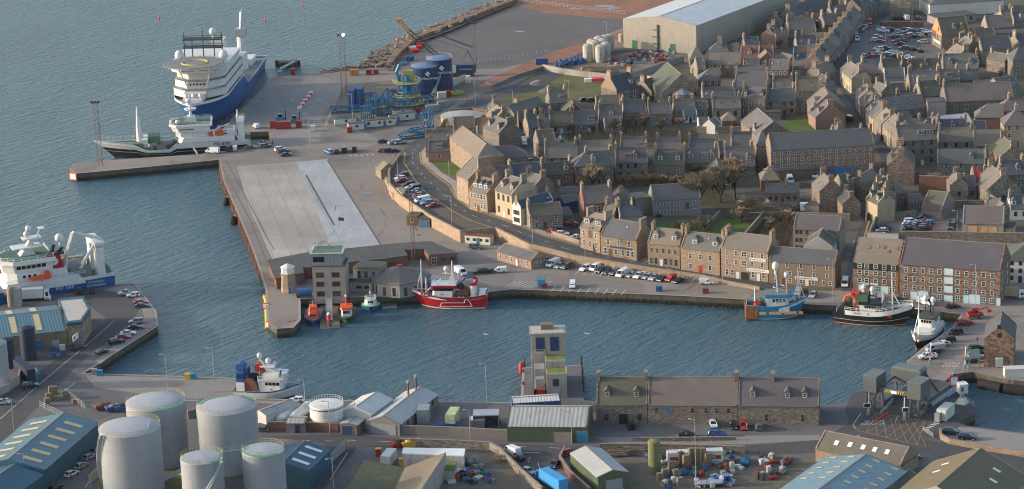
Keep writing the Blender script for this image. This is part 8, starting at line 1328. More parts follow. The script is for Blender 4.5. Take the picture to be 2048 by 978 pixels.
# navy tanks with lettering, crane
for rim, rp, H, lb, st in (((850,131),28,11.0,'nearer navy storage tank with white lettering and a spiral stair',(-70,10)),((878,116),26,13.2,'taller navy storage tank with white lettering behind the first',None)):
 r, rr = vtank(rim, rp, H, lb, 'tank_navy','tank_navy_roof','galv',.12,st,(),group='navy storage tanks'); a = -pi/2+.18
 for ch_, dz, sz in (('NorSeaGroup',H*.62,1.45),): text('lettering',ch_,sz,'sign_white',r,((rr+.12)*cos(a),(rr+.12)*sin(a),dz),(pi/2,0,a+pi/2))
 mm = MB(); e_ = Vector(((rr+.15)*cos(a),(rr+.15)*sin(a),H*.62+1.9)); t_ = Vector((-sin(a),cos(a),0))
 for dx, dz in ((-.6,0),(.6,0),(0,.6),(0,-.6)): c_ = e_+t_*dx+Vector((0,0,dz)); mm.add([tuple(c_+t_*-.5),tuple(c_+Vector((0,0,-.5))),tuple(c_+t_*.5),tuple(c_+Vector((0,0,.5)))],[(0,1,2,3)])
 mm.build('emblem','sign_white',r)
r = T(930,152,'crawler_crane','blue mobile crane with long black lattice boom and yellow tip','crane',0); m = MB(); m.box(-4,4.6,-1.5,1.5,1.6,5.0); m.build('body','tank_navy',r); m = MB(); m.box(-5.4,-3.6,-1.6,-.1,2.0,4.8); m.build('cab','site_white',r); m = MB(); m.box(-5,4,-1.8,1.8,.2,1.5); m.build('undercarriage','steel_dark',r); text('lettering','NorSeaGroup',.9,'sign_white',r,(.5,-1.56,3.2),(pi/2,0,0))
def lattice(mb, a, b, w, n, r0=.09):
 a, b = Vector(a), Vector(b); d = (b-a).normalized(); x = d.cross(Vector((0,1,0))).normalized()*w; y = Vector((0,1,0))*w; cs = [x+y,x-y,-x-y,-x+y]
 for c in cs: mb.cyl(a+c, b+c, r0, r0, 4)
 for i in range(n):
  p, q = a.lerp(b,i/n), a.lerp(b,(i+1)/n)
  for k in range(4): mb.cyl(p+cs[k], q+cs[(k+1) % 4], r0*.6, r0*.6, 3)
s_ = pxm(930,152); tip = Vector((-27.5,0,24.5)); heel = Vector((-4.2,0,2.4)); el = heel.lerp(tip,.8)
m = MB(); lattice(m, heel, el, .75, 16, .12); m.build('boom','steel_dark',r); m = MB(); lattice(m, el, tip+Vector((1.2,0,0)), .7, 5, .16); m.cbox(tuple(tip+Vector((.8,0,0))),(1.6,1.4,1.6)); m.build('boom_tip','crane_tip' if plain('crane_tip',C(190,128,60),.6) else '',r); m = MB(); m.path([(4,0,5),(1.5,0,11),(-1,0,6)],.18,5).path([(1.5,0,11),tuple(el)],.07,4); lattice(m,(4,0,12),(-9,2,17),.25,8,.07); m.build('mast','steel_dark',r); m = MB();
for dx, dz in ((0,-8),(4.5,-7)): p = tip+Vector((dx,0,0)); m.cyl(p,p+Vector((0,0,dz)),.05,.05,4); m.ball(tuple(p+Vector((0,0,dz))),.7,6)
m.build('hook','crane_tip',r)
# lay tower and blue and yellow frames
def ringframe(px,py,lb):
 r = T(px,py,'lay_tower',lb,'offshore equipment',0); m = MB()
 for z, R0 in ((1,4.8),(6,3.6),(9.5,4.4)): m.torus((0,0,z),(0,0,1),R0,.35,16,5)
 for k in range(6): a = k*pi/3; m.cyl((4.2*cos(a),4.2*sin(a),0),(2.4*cos(a),2.4*sin(a),13),.35,.25,5); m.cyl((4.2*cos(a),4.2*sin(a),0),(3.2*cos(a+pi/3),3.2*sin(a+pi/3),6),.16,.16,4)
 m.path([(-3,0,10),(-4,0,14),(-2.6,0,17),(.5,0,17.6)],.7,6); m.lathe([(2.2,6),(2.4,9),(1.6,12.5)],8); m.build('frame','frame_blue',r); m = MB()
 for z, w in ((4.2,5.2),(9.8,5.6),(1.2,6.6)): m.torus((0,0,z+1.1),(0,0,1),w,.11,14,4); m.lathe([(w,z),(w,z+.12),(.5,z+.12)],14); [m.cyl((w*cos(a),w*sin(a),z),(w*cos(a),w*sin(a),z+1.1),.1,.1,4) for a in [i*pi/6 for i in range(12)]]
 m.box(-1.5,2.8,-1.5,1.5,13,14.6).box(.4,3.2,-1.2,1.2,10.8,13); m.build('platform','frame_yellow',r)
ringframe(816,212,'tall blue and yellow pipe laying tower before the navy tanks')
def truss(px,py,h,L,H,lb,arch=False,mat='frame_blue',deckm='frame_yellow'):
 r = T(px,py,'steel_frame',lb,'offshore equipment',h); m = MB(); n = max(3,int(L/2.2))
 for y in (-1.4,1.4):
  q = [(-L/2+L*i/n, y, (H*sin(pi*(i+.6)/(n+1.2)) if arch else H)) for i in range(n+1)]
  m.path(q,.26,5); m.path([(-L/2,y,.4),(L/2,y,.4)],.26,5)
  for i in range(n+1): m.cyl((q[i][0],y,.3),q[i],.16,.16,4)
  for i in range(n): m.cyl((q[i][0],y,.4),q[i+1],.13,.13,4)
 for i in range(n+1): m.cyl((q[i][0],-1.4,q[i][2]),(q[i][0],1.4,q[i][2]),.15,.15,4)
 m.build('frame',mat,r); m = MB(); m.box(-L/2,L/2,-1.2,1.2,.1,.35).box(-L*.3,L*.1,-1.5,1.5,H*.45,H*.5); m.build('deck',deckm,r)
for a in ((735,238,60,4.5,5.5,'pair of tall blue lattice legs nearest the site cabins'),(750,230,70,4,6.5,'upright blue frame behind the lattice legs'),(768,228,20,8,6.5,'blue and yellow stepped truss right of the lattice legs'),(782,212,35,10,7.0,'arched blue truss with yellow deck before the lay tower',True),(740,212,50,5,5,'blue cradle with white box among the trusses'),(803,222,15,7,4.5,'low blue and yellow frame at the foot of the lay tower'),(842,203,10,10,2.0,'row of blue skids right of the lay tower'),(691,224,5,12,2.2,'long stack of blue flat racks by the fence'),(693,243,8,7,1.8,'blue winch frames left of the site cabins'),(822,276,15,10,3.0,'curved blue and yellow frame by the shore road',True),(842,266,25,9,2.0,'blue frame with grey covers on the shore road verge'),(855,253,20,4,5.5,'upright blue stacked frame by the shore road lamp'),(905,190,20,9,1.2,'yellow lattice boom sections on the red earth road',False,'frame_yellow')): truss(*a)
for x,y,h,L,W_,H_,mt,lb in ((713,259,12,6.5,2.8,2.6,'site_white','white site cabin row nearest the gate'),(758,252,12,12.5,2.8,2.7,'site_white','longest white site cabin with three windows'),(787,244,12,3.5,2.6,2.6,'site_white','short white site cabin right of the longest one'),(813,239,14,7.5,2.8,2.7,'site_white','white site cabin by the blue water tanks'),(806,231,10,8,2.8,2.4,'site_white','white roofed cabin row behind the others'),(692,248,8,9,2.8,2.4,'site_white','pale cabins behind the blue winch frames')): cabin(x,y,h,L,W_,H_,lb,3 if L > 10 else 1,group='white site cabins')
for x,y,h,L,H_,mt,lb in ((706,214,85,6.0,7.4,'box_blue','left of two stacked blue containers by the light mast'),(721,212,85,6.0,7.6,'box_blue','right of two stacked blue containers by the light mast'),(865,222,15,5.2,2.5,'box_grey','grey container on the verge with white board'),(886,214,20,4.8,2.5,'box_grey','grey container behind the board on the verge'),(700,265,5,2,2.2,'box_red','small red container by the inner fence'),(884,196,10,3.4,2.5,'site_white','small white container at the end of the grey wall'),(936,166,80,2.4,3.1,'site_white','white container by the crane'),(897,193,10,2.2,2.5,'box_red','red container by the yellow boom sections'),(836,226,5,2.2,2.2,'box_red','red container behind the white cabins'),(567,257,4,6,2.9,'box_red','long red workshop container on the ship quay'),(546,256,4,2.2,2.9,'box_red','small red container left of the long red workshop'),(598,254,4,2.2,2.7,'box_red','small red container right of the long red workshop'),(586,150,0,1.8,2.9,'box_red','red container by the mooring dolphin gangway'),(560,151,0,2.0,2.0,'box_grey','grey container at the far quay edge'),(738,149,5,2.4,2.2,'box_red','red container at the foot of the rock armour'),(752,148,5,2.2,1.9,'box_red','second red box at the foot of the rock armour'),(1083,128,8,5.2,2.5,'box_blue','blue office container on the red earth road'),(815,121,10,1.5,2.0,'box_blue','left blue crate in the gravel lot corner'),(824,121,10,1.5,2.0,'box_blue','right blue crate in the gravel lot corner'),(709,150,0,3.4,2.5,'crane_tip','tan covered machine beside the rock armour'),(626,262,0,2.0,2.2,'site_white','white gate cabin with notice at the yard fence')): cont(x,y,h,L,2.5 if L > 4.5 else 1.8,H_,mt,lb,door=L > 3)
for x, y, lb in ((562,243,'teal forklift behind the long red workshop'),(590,246,'dark forklift behind the small red container')): r = T(x,y,'forklift',lb,'forklift',5); MB().box(-2,1.6,-1,1,.5,1.9).build('body','box_teal',r); MB().box(1.7,2.1,-.8,.8,.1,4.6).build('mast','steel_dark',r); MB().box(-1,.6,-.8,.8,1.9,3.1).build('cab','car_dark',r); [put('wheel',wheel_mesh(.45),r,(xx,yy,.45)) for xx in (-1.3,1.2) for yy in (-1,1)]
for i in range(9): r = T(600+i*2.7, 217-i*3.6,'traffic_barrier',f'{ORD[i]} red or white barrier from the front in the slanting row on the ship quay','barrier',62,'red and white barriers on the ship quay'); MB().box(-1.3,1.3,-.35,.35,0,1).build('body','sign_red' if i % 2 else 'sign_white',r)
for x,y,mt,lb in ((825,99,'site_white','white inflatable float'),(837,97,'sign_red','red and white float, largest of the pile'),(842,92,'fender_red','red float on top of the pile'),(831,104,'sign_red','red float ring at the front of the pile')): r = T(x,y,'float',lb+' in the gravel lot','float',10,'floats in the gravel lot'); m = MB(); m.cyl((-1.6,0,.7),(1.6,0,.7),.7,.7,10).cyl((-1.6,1.6,.7),(1.6,1.6,.7),.7,.7,10); m.build('body',mt,r)
r = T(1193,163,'float','red and white plastic barrier blocks lying on the rough grass','float'); MB().box(-5,5,-1.2,1.2,0,1.4).build('body','sign_white',r); MB().box(-2,3,-1.5,1.5,.3,1.5).build('block','sign_red',r)
r = T(924,243,'round_reservoir','round low grey roofed reservoir beside the yellow legs','reservoir'); m = MB(); m.lathe([(8.2,0),(8.2,2.6)],36); m.build('wall','concrete',r); m = MB(); m.lathe([(8.4,2.6),(4.5,3.2),(.1,3.5)],24); m.build('roof','felt_pale' if plain('felt_pale',C(158,156,150),.85,var=.1,dirt=C(110,104,96)) else '',r)
for k in range(4): r = T(884+k*3.4,252-k*.6,'bollard_leg',f'{ORD[k]} yellow leaning steel leg from the left before the round reservoir','steel leg',0,'yellow steel legs'); MB().cyl((-.8,0,0),(.8,0,2.6),.35,.35,6).build('body','paint_yellow',r)
# mooring dolphin
p = at0(576,133,0); r = thing('mooring_dolphin','concrete mooring dolphin with dark fenders off the quay end','dolphin',tuple(p)); MB().box(-4,4,-2.5,2.5,-2,2.4).build('body','deck_dark',r); MB().box(-5.4,-4.2,-1,1,-1,2.8).box(4.2,5.4,-1,1,-1,2.4).build('fender','rubber',r); MB().path([(3,-4,2.9),(-2,-20,3.2)],.6,4).build('gangway','galv',r)
# stained silos and scrap yard
for i, (x, y) in enumerate(((1176,122),(1190,115),(1206,111),(1184,112),(1198,106),(1211,104),(1219,102),(1201,124),(1212,118))): r = T(x,y,'silo',f'stained white silo by the great shed, '+['front left','second in front','third in front','behind the front left','in the middle','at the back','at the back right','front middle','front right'][i]+' one','silo',0,'stained silos by the great shed'); m = MB(); m.lathe([(2.1,0),(2.1,6.8),(1.2,7.4),(.3,7.5)],14); m.build('shell','silo_stained',r,smooth=True)
vtank((1243,68),6,3.5,'small cream tank at the corner of the great shed','harl_cream','harl_cream',None,.1)
bm_ = MB(); bm_.cyl((0,0,0),(0,0,.95),.36,.36,8); brl = bm_.mesh('barrel','box_blue')
for i in range(70):
 x = rnd.uniform(1112,1172); y = 134 - (x-1112)*.22 + rnd.uniform(-5,5); p = at(x,y); o = put('barrel',brl,None,(p.x,p.y,p.z+(.95 if rnd.random() < .4 else 0)),0); tag(o,'blue plastic barrel in the big heap in the scrap yard','barrel','blue barrels heaped in the scrap yard'); o.scale = (1.25,)*3
for i in range(95):
 x = rnd.uniform(1215,1350); y = 132 - (x-1215)*.16 + rnd.uniform(-13,8); mt = rnd.choice(['box_red','box_red','box_grey','galv','rust','box_blue','steel_dark','pallet','site_white']); k = ('scrap',mt,i % 4)
 if k not in ME: w = [(1.4,1.1,1.1),(2.6,.9,.7),(1,1,1.6),(2.0,1.6,.6)][i % 4]; q = MB(); q.box(-w[0]/2,w[0]/2,-w[1]/2,w[1]/2,.1,w[2]).box(-w[0]/2-.05,w[0]/2+.05,-w[1]/2-.05,w[1]/2+.05,w[2]-.15,w[2]+.02).cyl((0,0,w[2]),(0,.3,w[2]+.25),.3,.2,6); ME[k] = q.mesh('scrap_piece',mt)
 p = at(x,y); c_ = {'box_red':'red','box_grey':'grey','galv':'silver','rust':'rusty','box_blue':'blue','steel_dark':'dark','pallet':'wooden','site_white':'white'}[mt]; tag(put('scrap_piece',ME[k],None,tuple(p),rnd.uniform(0,6)),f'{c_} piece of scrap among the clutter of the scrap yard','scrap','scrap pieces in the scrap yard')
q = random.Random(9)
for poly, n, wh in (([(1325,915),(1480,912),(1485,975),(1310,975)],60,'pallet yard'),([(900,925),(960,925),(985,965),(900,970)],28,'dump beside the mossy works'),([(1520,915),(1585,905),(1560,960),(1510,970)],26,'scrap corner beside the pale blue roof')):
 P2 = [(p.x,p.y) for p in [at(*p) for p in poly]]; xs=[p[0] for p in P2]; ys=[p[1] for p in P2]; c = 0; ks = [k for k in ME if k[0] == 'scrap']
 while c < n:
  x, y = q.uniform(min(xs),max(xs)), q.uniform(min(ys),max(ys))
  if not inpoly(x,y,P2): continue
  c += 1; k = q.choice(ks); c_ = {'box_red':'red','box_grey':'grey','galv':'silver','rust':'rusty','box_blue':'blue','steel_dark':'dark','pallet':'wooden','site_white':'white'}[k[1]]; tag(put('scrap_piece',ME[k],None,(x,y,QZ+.02),q.uniform(0,6)),f'{c_} piece of clutter lying in the {wh}','scrap','clutter in the '+wh)
# heaps on the rough grass
for x,y,s_,mt,lb in ((1100,183,5,'gravel_dark','grey gravel heap on the rough grass'),(1078,167,4,'rock','heap of rubble on the rough grass')): r = T(x,y,'spoil_heap',lb,'heap'); m = MB(); m.lathe([(s_,0),(s_*.6,s_*.22),(s_*.2,s_*.38),(.05,s_*.4)],14); m.build('heap',mt,r)
# masts, lamp posts
def lampost(px,py,h,lb,arm=1,rz=0,mat='galv',heavy=False):
 r = T(px,py,'lamp_post',lb,'lamp post',rz); w = .16 if heavy else .11; MB().cyl((0,0,0),(0,0,h),w,w*.6,6).build('pole',mat,r); m = MB()
 for s_ in ([1] if arm == 1 else [-1,1]): m.cyl((0,0,h-.1),(s_*1.3,0,h),.06,.06,4).box(s_*1.3-.4,s_*1.3+.4,-.2,.2,h-.08,h+.1)
 m.build('lamp_head',mat,r)
LP = [(1171,535,13,'by the white hatchback in the wall row'),(1445,570,13,'before the archway house'),(1666,601,13,'before the inn gable'),(1950,614,13,'by the red telehandler'),(1392,978,18,'tall pole rising over the pallet yard'),(1462,420,9,'at the bare trees'),(336,785,11,'on the concrete quay behind the tanks'),(430,784,13,'by the blue net drums'),(612,838,11,'beside the white storage tank'),(974,812,12,'by the open bay'),(941,885,9,'at the blockwork wall'),(660,867,9,'at the brown hut'),(712,866,9,'by the blue door lean-to'),(905,475,11,'on the wall below the car row'),(796,360,9,'at the top of the car row'),(1106,442,8,'in front of the low mossy house'),(1066,506,9,'behind the long pink store'),(899,370,9,'by the lawn of the tenement'),(858,255,11,'by the upright blue frame'),(951,210,11,'on the verge beside the grey container'),(706,249,12,'by the blue trusses'),(1214,78,8,'by the stained silos'),(1698,430,8,'at the wall of the steep street'),(1914,475,9,'in the car park above the granary'),(586,618,7,'on the pier head'),(620,300,14,'beside the parked white estate'),(585,118,9,'on the mooring dolphin'),(28,862,9,'on the works road bend'),(53,975,9,'at the dark teal roof'),(668,985,9,'by the depot fence'),(1144,888,9,'at the green walled shed'),(1771,95,9,'in the crowded car park'),(1824,55,11,'by the brick wall of the car park'),(1732,96,8,'on the long straight street'),(1640,78,8,'by the bare tree behind the terrace'),(1545,130,9,'at the big warehouse road'),(1499,80,8,'on the road under the great shed'),(973,247,6,'by the round reservoir'),(1026,210,6,'at the curved grey road'),(1138,195,7,'on the grass plot road')]
for x, y, h, w_ in LP: lampost(x, y, h, f'slim grey lamp post {w_}', rz=rnd.uniform(150,210), arm=1)
def lmast(px,py,h,lb,lit=False,w=.8):
 r = T(px,py,'light_mast',lb,'light mast'); m = MB(); lattice(m,(0,0,0),(0,0,h),w,int(h/2.4),.05)
 for q in (-w,w): m.cyl((q,0,0),(q*.5,0,h),.06,.05,4)
 m.build('lattice','mast_steel' if plain('mast_steel',C(104,92,84),.6,.2,var=.1) else '',r); m = MB(); m.box(-1.6,1.6,-1,1,h,h+.2); [m.box(x-.4,x+.4,-1.2,-.8,h+.2,h+.9) for x in (-1.2,0,1.2)]; m.build('lamp_head','steel_dark',r)
 if lit: b = NB('lamp_lit'); b.b.inputs['Emission Color'].default_value=(1,.85,.6,1); b.b.inputs['Emission Strength'].default_value=12; MAT['lamp_lit']=b.done((1,.9,.7,1)); MB().ball((.9,-1.3,h+.6),.55,8).build('lamp','lamp_lit',r)
lmast(201,332,24,'tall rusty lattice light mast on the stone pier'); lmast(689,192,25,'lattice light mast with its lamp lit beside the stacked blue containers',True,1.1); lmast(951,160,24,'lattice light mast behind the blue crane'); lmast(828,538,25,'slim lattice radio mast behind the harbour office',False,.5)
# ------------------------------------------------ bare trees, scrub, gulls
plain('bark',C(74,64,54),.9,var=.2); plain('twig',C(138,124,98),.95,var=.25,ns=.4); plain('twig_rust',C(140,112,88),.95,var=.2); plain('twig_dark',C(116,100,84),.95,var=.25); plain('leaf_dark',C(40,54,30),.9,var=.3); plain('leaf_green',C(74,104,40),.9,var=.3)
def bare_tree(seed, H, Wd, tw):
 q = random.Random(seed); tr, cr = MB(), MB()
 def grow(p, d, L, r0, lev):
  e = p + d*L; (tr if lev < 3 else cr).cyl(p, e, max(r0,.036), max(r0*.6,.03), 5 if lev < 2 else 3, False)
  if lev == 5: return
  for _ in range(4 if lev else 6):
   a = q.uniform(0,2*pi); sp = q.uniform(.35,.95)*(Wd/H); dd = (d + Vector((cos(a)*sp, sin(a)*sp, q.uniform(.0,.6)))).normalized(); grow(p + d*L*q.uniform(.55,1), dd, L*q.uniform(.62,.86), r0*.6, lev+1)
 grow(Vector((0,0,-.3)), Vector((0,0,1)), H*.22, H*.026, 0); return tr.mesh('trunk','bark',fix=False), cr.mesh('crown',tw,fix=False)
TM = {k: bare_tree(k*7+1, 8, [9,7,11][k % 3], ['twig','twig_dark','twig_rust','twig'][k % 4]) for k in range(5)}
TR = [(1440,405,1.25,0,'largest bare tree with spreading crown behind the grey rendered block'),(1400,420,1.15,3,'bare tree at the right end of the grey rendered block'),(1470,400,1.2,1,'dark bare tree before the mill yard store'),(1425,388,1.1,0,'bare tree against the lit barn roof'),(1497,435,1.0,3,'bare olive tinted tree by the overgrown plot'),(1483,445,.9,0,'bare tree at the corner of the walled lawn'),(1410,462,.9,0,'wide bare tree on the walled lawn'),(1392,470,.7,3,'low bare tree beside the red summer house'),(1186,378,1.1,0,'bare tree before the hip ended terrace house'),(1165,380,.7,3,'smaller bare tree at the bramble wall'),(1300,372,.75,2,'russet bare tree left in the bramble garden'),(1275,372,.7,2,'russet bare tree below the purple slates'),(1325,372,.7,2,'russet bare tree below the bay dormers'),(1250,374,.65,2,'russet bare tree at the foot of the crow terrace'),(1350,378,.65,1,'bare shrub tree by the white porch'),(1388,352,.7,2,'russet bare tree by the lit barn roof'),(1260,262,.9,1,'dark bare tree behind the terrace chimneys'),(1290,262,.95,1,'dark bare tree in the middle of the back garden'),(1322,264,.9,0,'bare tree beside the orange shrub'),(1230,268,.8,1,'dark bare tree at the left of the back garden'),(1358,255,.6,2,'round orange twigged shrub behind the terrace'),(1470,258,.5,2,'small russet shrub by the mossy hut'),(1416,262,.5,2,'small russet shrub at the white porch house'),(1612,66,1.1,0,'bare tree in the back yard left of the long street'),(1630,68,.9,1,'darker bare tree in the back yard left of the long street'),(1560,98,.6,1,'dark shrub under the pink gable'),(1870,378,.9,2,'russet bare tree against the ruined brick wall'),(1890,380,.7,2,'russet shrub at the end of the ruined brick wall'),(1860,380,.7,1,'dark bare tree against the ruined brick wall'),(1560,462,.9,1,'dark bare tree in the overgrown plot behind the shops'),(1540,470,.8,1,'dark scrub tree lower in the overgrown plot'),(1575,450,.8,2,'russet scrub tree by the beige tenement'),(1817,82,.35,2,'small red brown shrub in the crowded car park'),(2002,160,.5,1,'dark shrub in the court by the mansion'),(1145,268,.5,1,'dark scrub by the blue slated cottage'),(1185,270,.5,1,'dark scrub below the blue slated cottage')]
for x, y, s_, k, lb in TR:
 p = at(x,y); r = thing('bare_tree' if s_ > .6 else 'bare_shrub', lb, 'tree' if s_ > .6 else 'shrub', tuple(p), rnd.uniform(0,6)); s_ *= 2.5 if s_ > 1.12 else 2 if s_ > 1 else 1.6; r.scale = (s_,s_,s_*rnd.uniform(.85,1.0)); a, b = TM[k % 5]; put('trunk',a,r); put('crown',b,r)
def bush(px,py,s_,mt,lb):
 r = T(px,py,'bush',lb,'bush'); m = MB(); q = random.Random(int(px)); V=[]
 for _ in range(260):
  d = Vector((q.gauss(0,1),q.gauss(0,1),abs(q.gauss(0,.8)))).normalized()*s_*q.uniform(.5,1); a = Vector((q.gauss(0,1),q.gauss(0,1),q.gauss(0,1))).normalized()*.28; b = a.orthogonal().normalized()*.2; m.add([tuple(d-a),tuple(d+b),tuple(d+a),tuple(d-b)],[(0,1,2,3)])
 MB().cyl((0,0,-.2),(0,0,s_*.7),.12,.05,5).build('stem','bark',r); m.build('foliage',mt,r)
for x,y,s_,mt,lb in ((1389,427,1.8,'leaf_dark','dark evergreen bush at the wall of the grey rendered block'),(1147,362,1.8,'leaf_dark','dark evergreen bush beside the rubble cottage'),(1592,112,1.9,'leaf_green','bright green bush by the blue walled hut'),(1120,412,1.8,'leaf_dark','dark bush beside the blue walled shed'),(1206,258,1.2,'leaf_dark','small dark bush by the blue slated cottage'),(1318,434,1.0,'leaf_dark','small dark palm like shrub on the lawn'),(1842,105,1.3,'leaf_dark','low shrub bed in the crowded car park')): bush(x,y,s_,mt,lb)
m = MB(); q = random.Random(5)
for poly, n, hh in (([(1235,374),(1390,372),(1392,356),(1240,360)],1500,2.2),([(1145,266),(1390,262),(1395,285),(1160,288)],1400,1.6),([(1520,470),(1575,440),(1590,446),(1575,500),(1530,500)],900,1.8),([(1130,384),(1215,380),(1215,370),(1140,372)],500,1.2),([(1845,384),(1905,386),(1905,378),(1845,376)],400,2.0)):
 pw = [at(*p) for p in poly]; P2 = [(p.x,p.y) for p in pw]; xs=[p[0] for p in P2]; ys=[p[1] for p in P2]; c = 0
 while c < n:
  x, y = q.uniform(min(xs),max(xs)), q.uniform(min(ys),max(ys))
  if not inpoly(x,y,P2): continue
  c += 1; z = hgt(x,y); h_ = hh*q.uniform(.5,1.2); m.k = c % 3; m.cyl((x,y,z),(x+q.gauss(0,.5),y+q.gauss(0,.5),z+h_),.06,.03,3,False)
tag(m.build('bramble_undergrowth',['twig_dark','twig','twig_rust']),'leafless brown bramble and scrub filling the back gardens','undergrowth',kind='stuff')
# summer house, gulls
shed((1356,449),(1378,447),2.2,3.5,'dark red wooden summer house on the walled lawn',wall='paint_brown',roof='felt',pitch=14,name='summer_house',cat='summer house')
gm = MB(); gm.add([(-.35,0,0),(.35,0,0),(0,-.1,.08),(0,.12,.0),(-.1,.75,.25),(.15,.7,.25),(-.1,-.75,.25),(.15,-.7,.25),(.5,0,.02)],[(0,2,1,3),(0,4,5,1),(0,1,7,6),(1,2,8),(1,8,3)]); gl = gm.mesh('gull','sign_white')
for x,y,z,lb in ((1482,403,9,'white gull flying over the bare trees'),(1174,668,4,'white gull over the basin right of the ice tower'),(1840,714,5,'white gull beside the trawler bow'),(972,669,3,'white gull low over the basin')): p = at0(x,y,z); o = put('gull',gl,None,tuple(p),1.0); o.scale=(1.3,)*3; tag(o,lb,'gull')
# ------------------------------------------------ painted markings and ground wear
w = Lines(); y_ = Lines(); j_ = Lines()
ctr = [((a+c)/2,(b+d)/2) for (a,b),(c,d) in zip(ROADL[3:],ROADR[3:])]; w.dash(ctr,.16,2.4,6)
off = lambda A,B,f: [(a+(c-a)*f, b+(d-b)*f) for (a,b),(c,d) in zip(A,B)]
y_.line(None,.5,.024,[at(*p) for p in off(ROADL[4:],ROADR[4:],.06)]); y_.line(None,.5,.024,[at(*p) for p in off(ROADL[4:],ROADR[4:],.93)])
for a,b in (((1700,575),(1735,452)),((1735,452),(1757,380)),((1757,380),(1768,335))): y_.line([a,b],.5)
for i in range(9): w.line([(1102+i*17.5,583+i*.9),(1111+i*17.5,572+i*.9)],.2)
for i in range(7): w.line([(1010+i*8,576),(1032+i*12,562)],.2)
for i in range(18): w.line([(1150+i*16.5,549+i*1.15),(1164+i*16.5,536+i*1.15)],.18)
B_ = [(1356,590),(1395,566),(1520,577),(1495,600)]
for i in range(9):
 t = i/8; L_ = lambda a,b,t: (a[0]+(b[0]-a[0])*t, a[1]+(b[1]-a[1])*t); y_.line([L_(B_[0],B_[3],t),L_(B_[1],B_[2],min(1,t+.25))],.15); y_.line([L_(B_[0],B_[3],t),L_(B_[1],B_[2],max(0,t-.25))],.15)
y_.line(B_+[B_[0]],.22); y_.line([(1040,521),(1100,538),(1230,556),(1356,566)],.2)
C_ = [(1712,860),(1752,826),(1850,842),(1855,895)]
for i in range(8):
 t = i/7; y_.line([L_(C_[0],C_[3],t),L_(C_[1],C_[2],min(1,t+.3))],.12); y_.line([L_(C_[0],C_[3],t),L_(C_[1],C_[2],max(0,t-.3))],.12)
y_.line(C_+[C_[0]],.2)
for k in range(5): w.line([(1846+k*5,858-k*3),(1858+k*5,859-k*3)],.5)
for L0 in ([(1020,905),(1080,905)],[(1075,925),(1083,945)],[(1712,858),(1706,850),(1722,826)],[(1790,845),(1796,830)],[(1880,743),(1925,749)],[(0,838),(95,755),(185,680),(230,640)],[(120,790),(150,765)],[(1050,916),(1060,914),(1057,925),(1050,916)],[(1690,880),(1720,870)],[(660,960),(695,905)],[(170,975),(200,930)]): w.line(L0,.16)
w.dash([(700,312),(752,309)],.9,.8,1.2); w.dash([(560,880),(700,883)],.2,2,4); w.dash([(690,880),(1270,902)],.2,3,6)
for s_,x,y,sz,h_ in (('HERE',1904,727,1.9,188),('WAIT',1900,732,1.9,188),('SLOW',1750,843,1.9,10),('BRIDGE',1746,848,1.9,10)):
 p = at(x,y); o = text('road_letters',s_,sz,'line_white',None,(p.x,p.y,p.z+.035),(0,0,R(h_-10)),ext=.002); o['kind']='structure'
for i in range(11):
 t = i/10; j_.line([L_((478,338),(548,516),t),L_((652,322),(765,498),t)],.07,.02)
for i in range(5): t = i/4; j_.line([L_((478,338),(592,326),t),L_((548,516),(692,504),t)],.09,.02)
j_.line([(440,325),(500,440),(540,540)],.35,.012); j_.line([(655,320),(768,500)],.6,.02); j_.line([(612,350),(668,450)],.8,.021); j_.line([(452,320),(548,500)],.3,.02)
for q_ in range(26): x,y = rnd.uniform(660,900), rnd.uniform(330,480); j_.line([(x,y),(x+rnd.uniform(-14,14),y+rnd.uniform(4,20))],rnd.uniform(.1,.5),.014)
w.build('road_marking','line_white'); y_.build('yellow_marking','line_yellow'); j_.build('joint_marking','joint_dark')
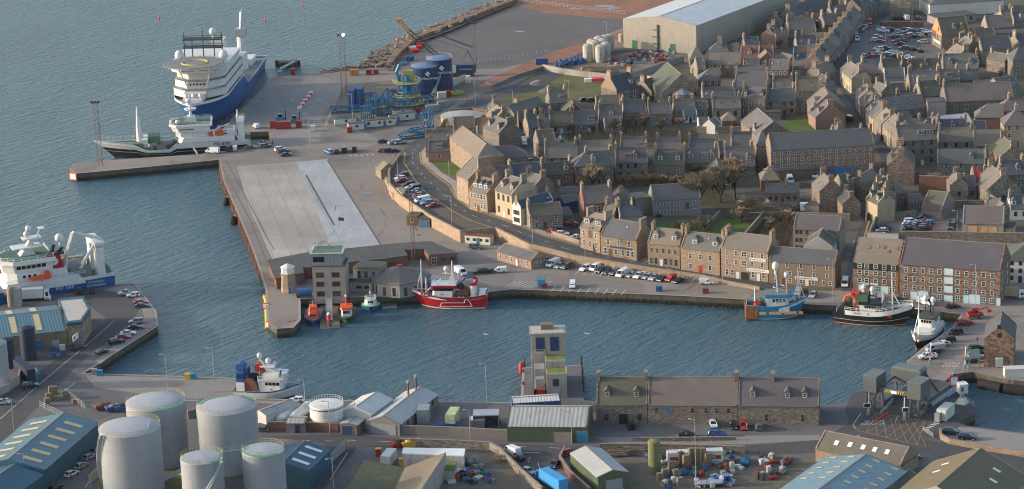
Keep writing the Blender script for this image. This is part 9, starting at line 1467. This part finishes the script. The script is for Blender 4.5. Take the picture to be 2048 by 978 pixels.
for i,(x,y,a,b) in enumerate([(735,386,14,2.2),(742,427,9,1.6),(790,430,5,1.2),(838,470,5,1),(1040,63,10,1.4),(1210,12,22,2),(1225,16,16,1.5),(1150,18,14,1),(640,200,5,.7),(586,200,5,.6),(975,165,6,1),(1230,660-480,6,.8)]): sheet('puddle_water',[(x+a*cos(t*pi/5)*(1+.3*sin(t*3+i)),y+b*cos(t*pi/5+pi/2)*(1+.3*cos(t*2))) for t in range(10)],'puddle' if 'puddle' in MAT or MAT.setdefault('puddle',NB('puddle').done((.09,.09,.09,1),.08)) else '',.022)
for (a,b),lb in ((((1024,3),(1250,30)),'mesh fence between the red earth and the gravel lot'),(((880,140),(1100,105)),'mesh fence along the near edge of the gravel lot'),(((650,258),(680,190)),'mesh fence on the quay side of the equipment yard'),(((640,275),(700,265)),'mesh fence beside the yard gate'),(((80,815),(130,840)),'curved palisade round the fenced corner yard'),(((130,790),(170,820)),'palisade on the quay side of the corner yard'),(((860,250),(930,205)),'mesh fence along the equipment yard road')):
 A,B = at(*a),at(*b); r = thing('mesh_fence',lb,'fence',tuple(A)); rail(r,[(0,0,0),tuple(B-A)],1.9,.05,'galv',False,3)
k_ = Lines(); k_.line(NORTH[8:36], .7, .03); k_.line(SOUTH[2:18], .7, .03); k_.build('quay_kerb','pavement')
pl_ = MB().cyl((0,0,-3.5),(0,0,3.15),.28,.28,7).mesh('quay_pile','rust'); W_ = [at0(*p) for p in ((441,322),(447,359),(477,429),(500,483),(512,516),(524,550))]; n_ = 0
for a, b in zip(W_, W_[1:]):
 d_ = (b-a).normalized(); o_ = Vector((d_.y,-d_.x,0))*.45; o_ = o_ if o_.x < 0 else -o_; c_ = int((b-a).length/4.4)
 for i in range(c_): p = a+(b-a)*(i/c_)+o_; n_ += 1; tag(put('quay_pile',pl_,None,(p.x,p.y,0)),f"rusty fender pile on the long quay edge, {ORD[min(n_-1,38)]} from the stone pier",'pile','rusty piles along the long quay edge')
for x,y,lb in ((456,398,'upper'),(470,436,'lower')): p = at0(x-3,y+6,1.2); r = thing('hanging_fender',lb+' of two black round fenders hung on the long quay edge','fender',tuple(p)); MB().ball((0,0,0),1.5,12,1.2).build('body','rubber',r,smooth=True); MB().cyl((0,0,1.4),(.8,0,2.2),.07,.07,4).build('chain','galv',r)
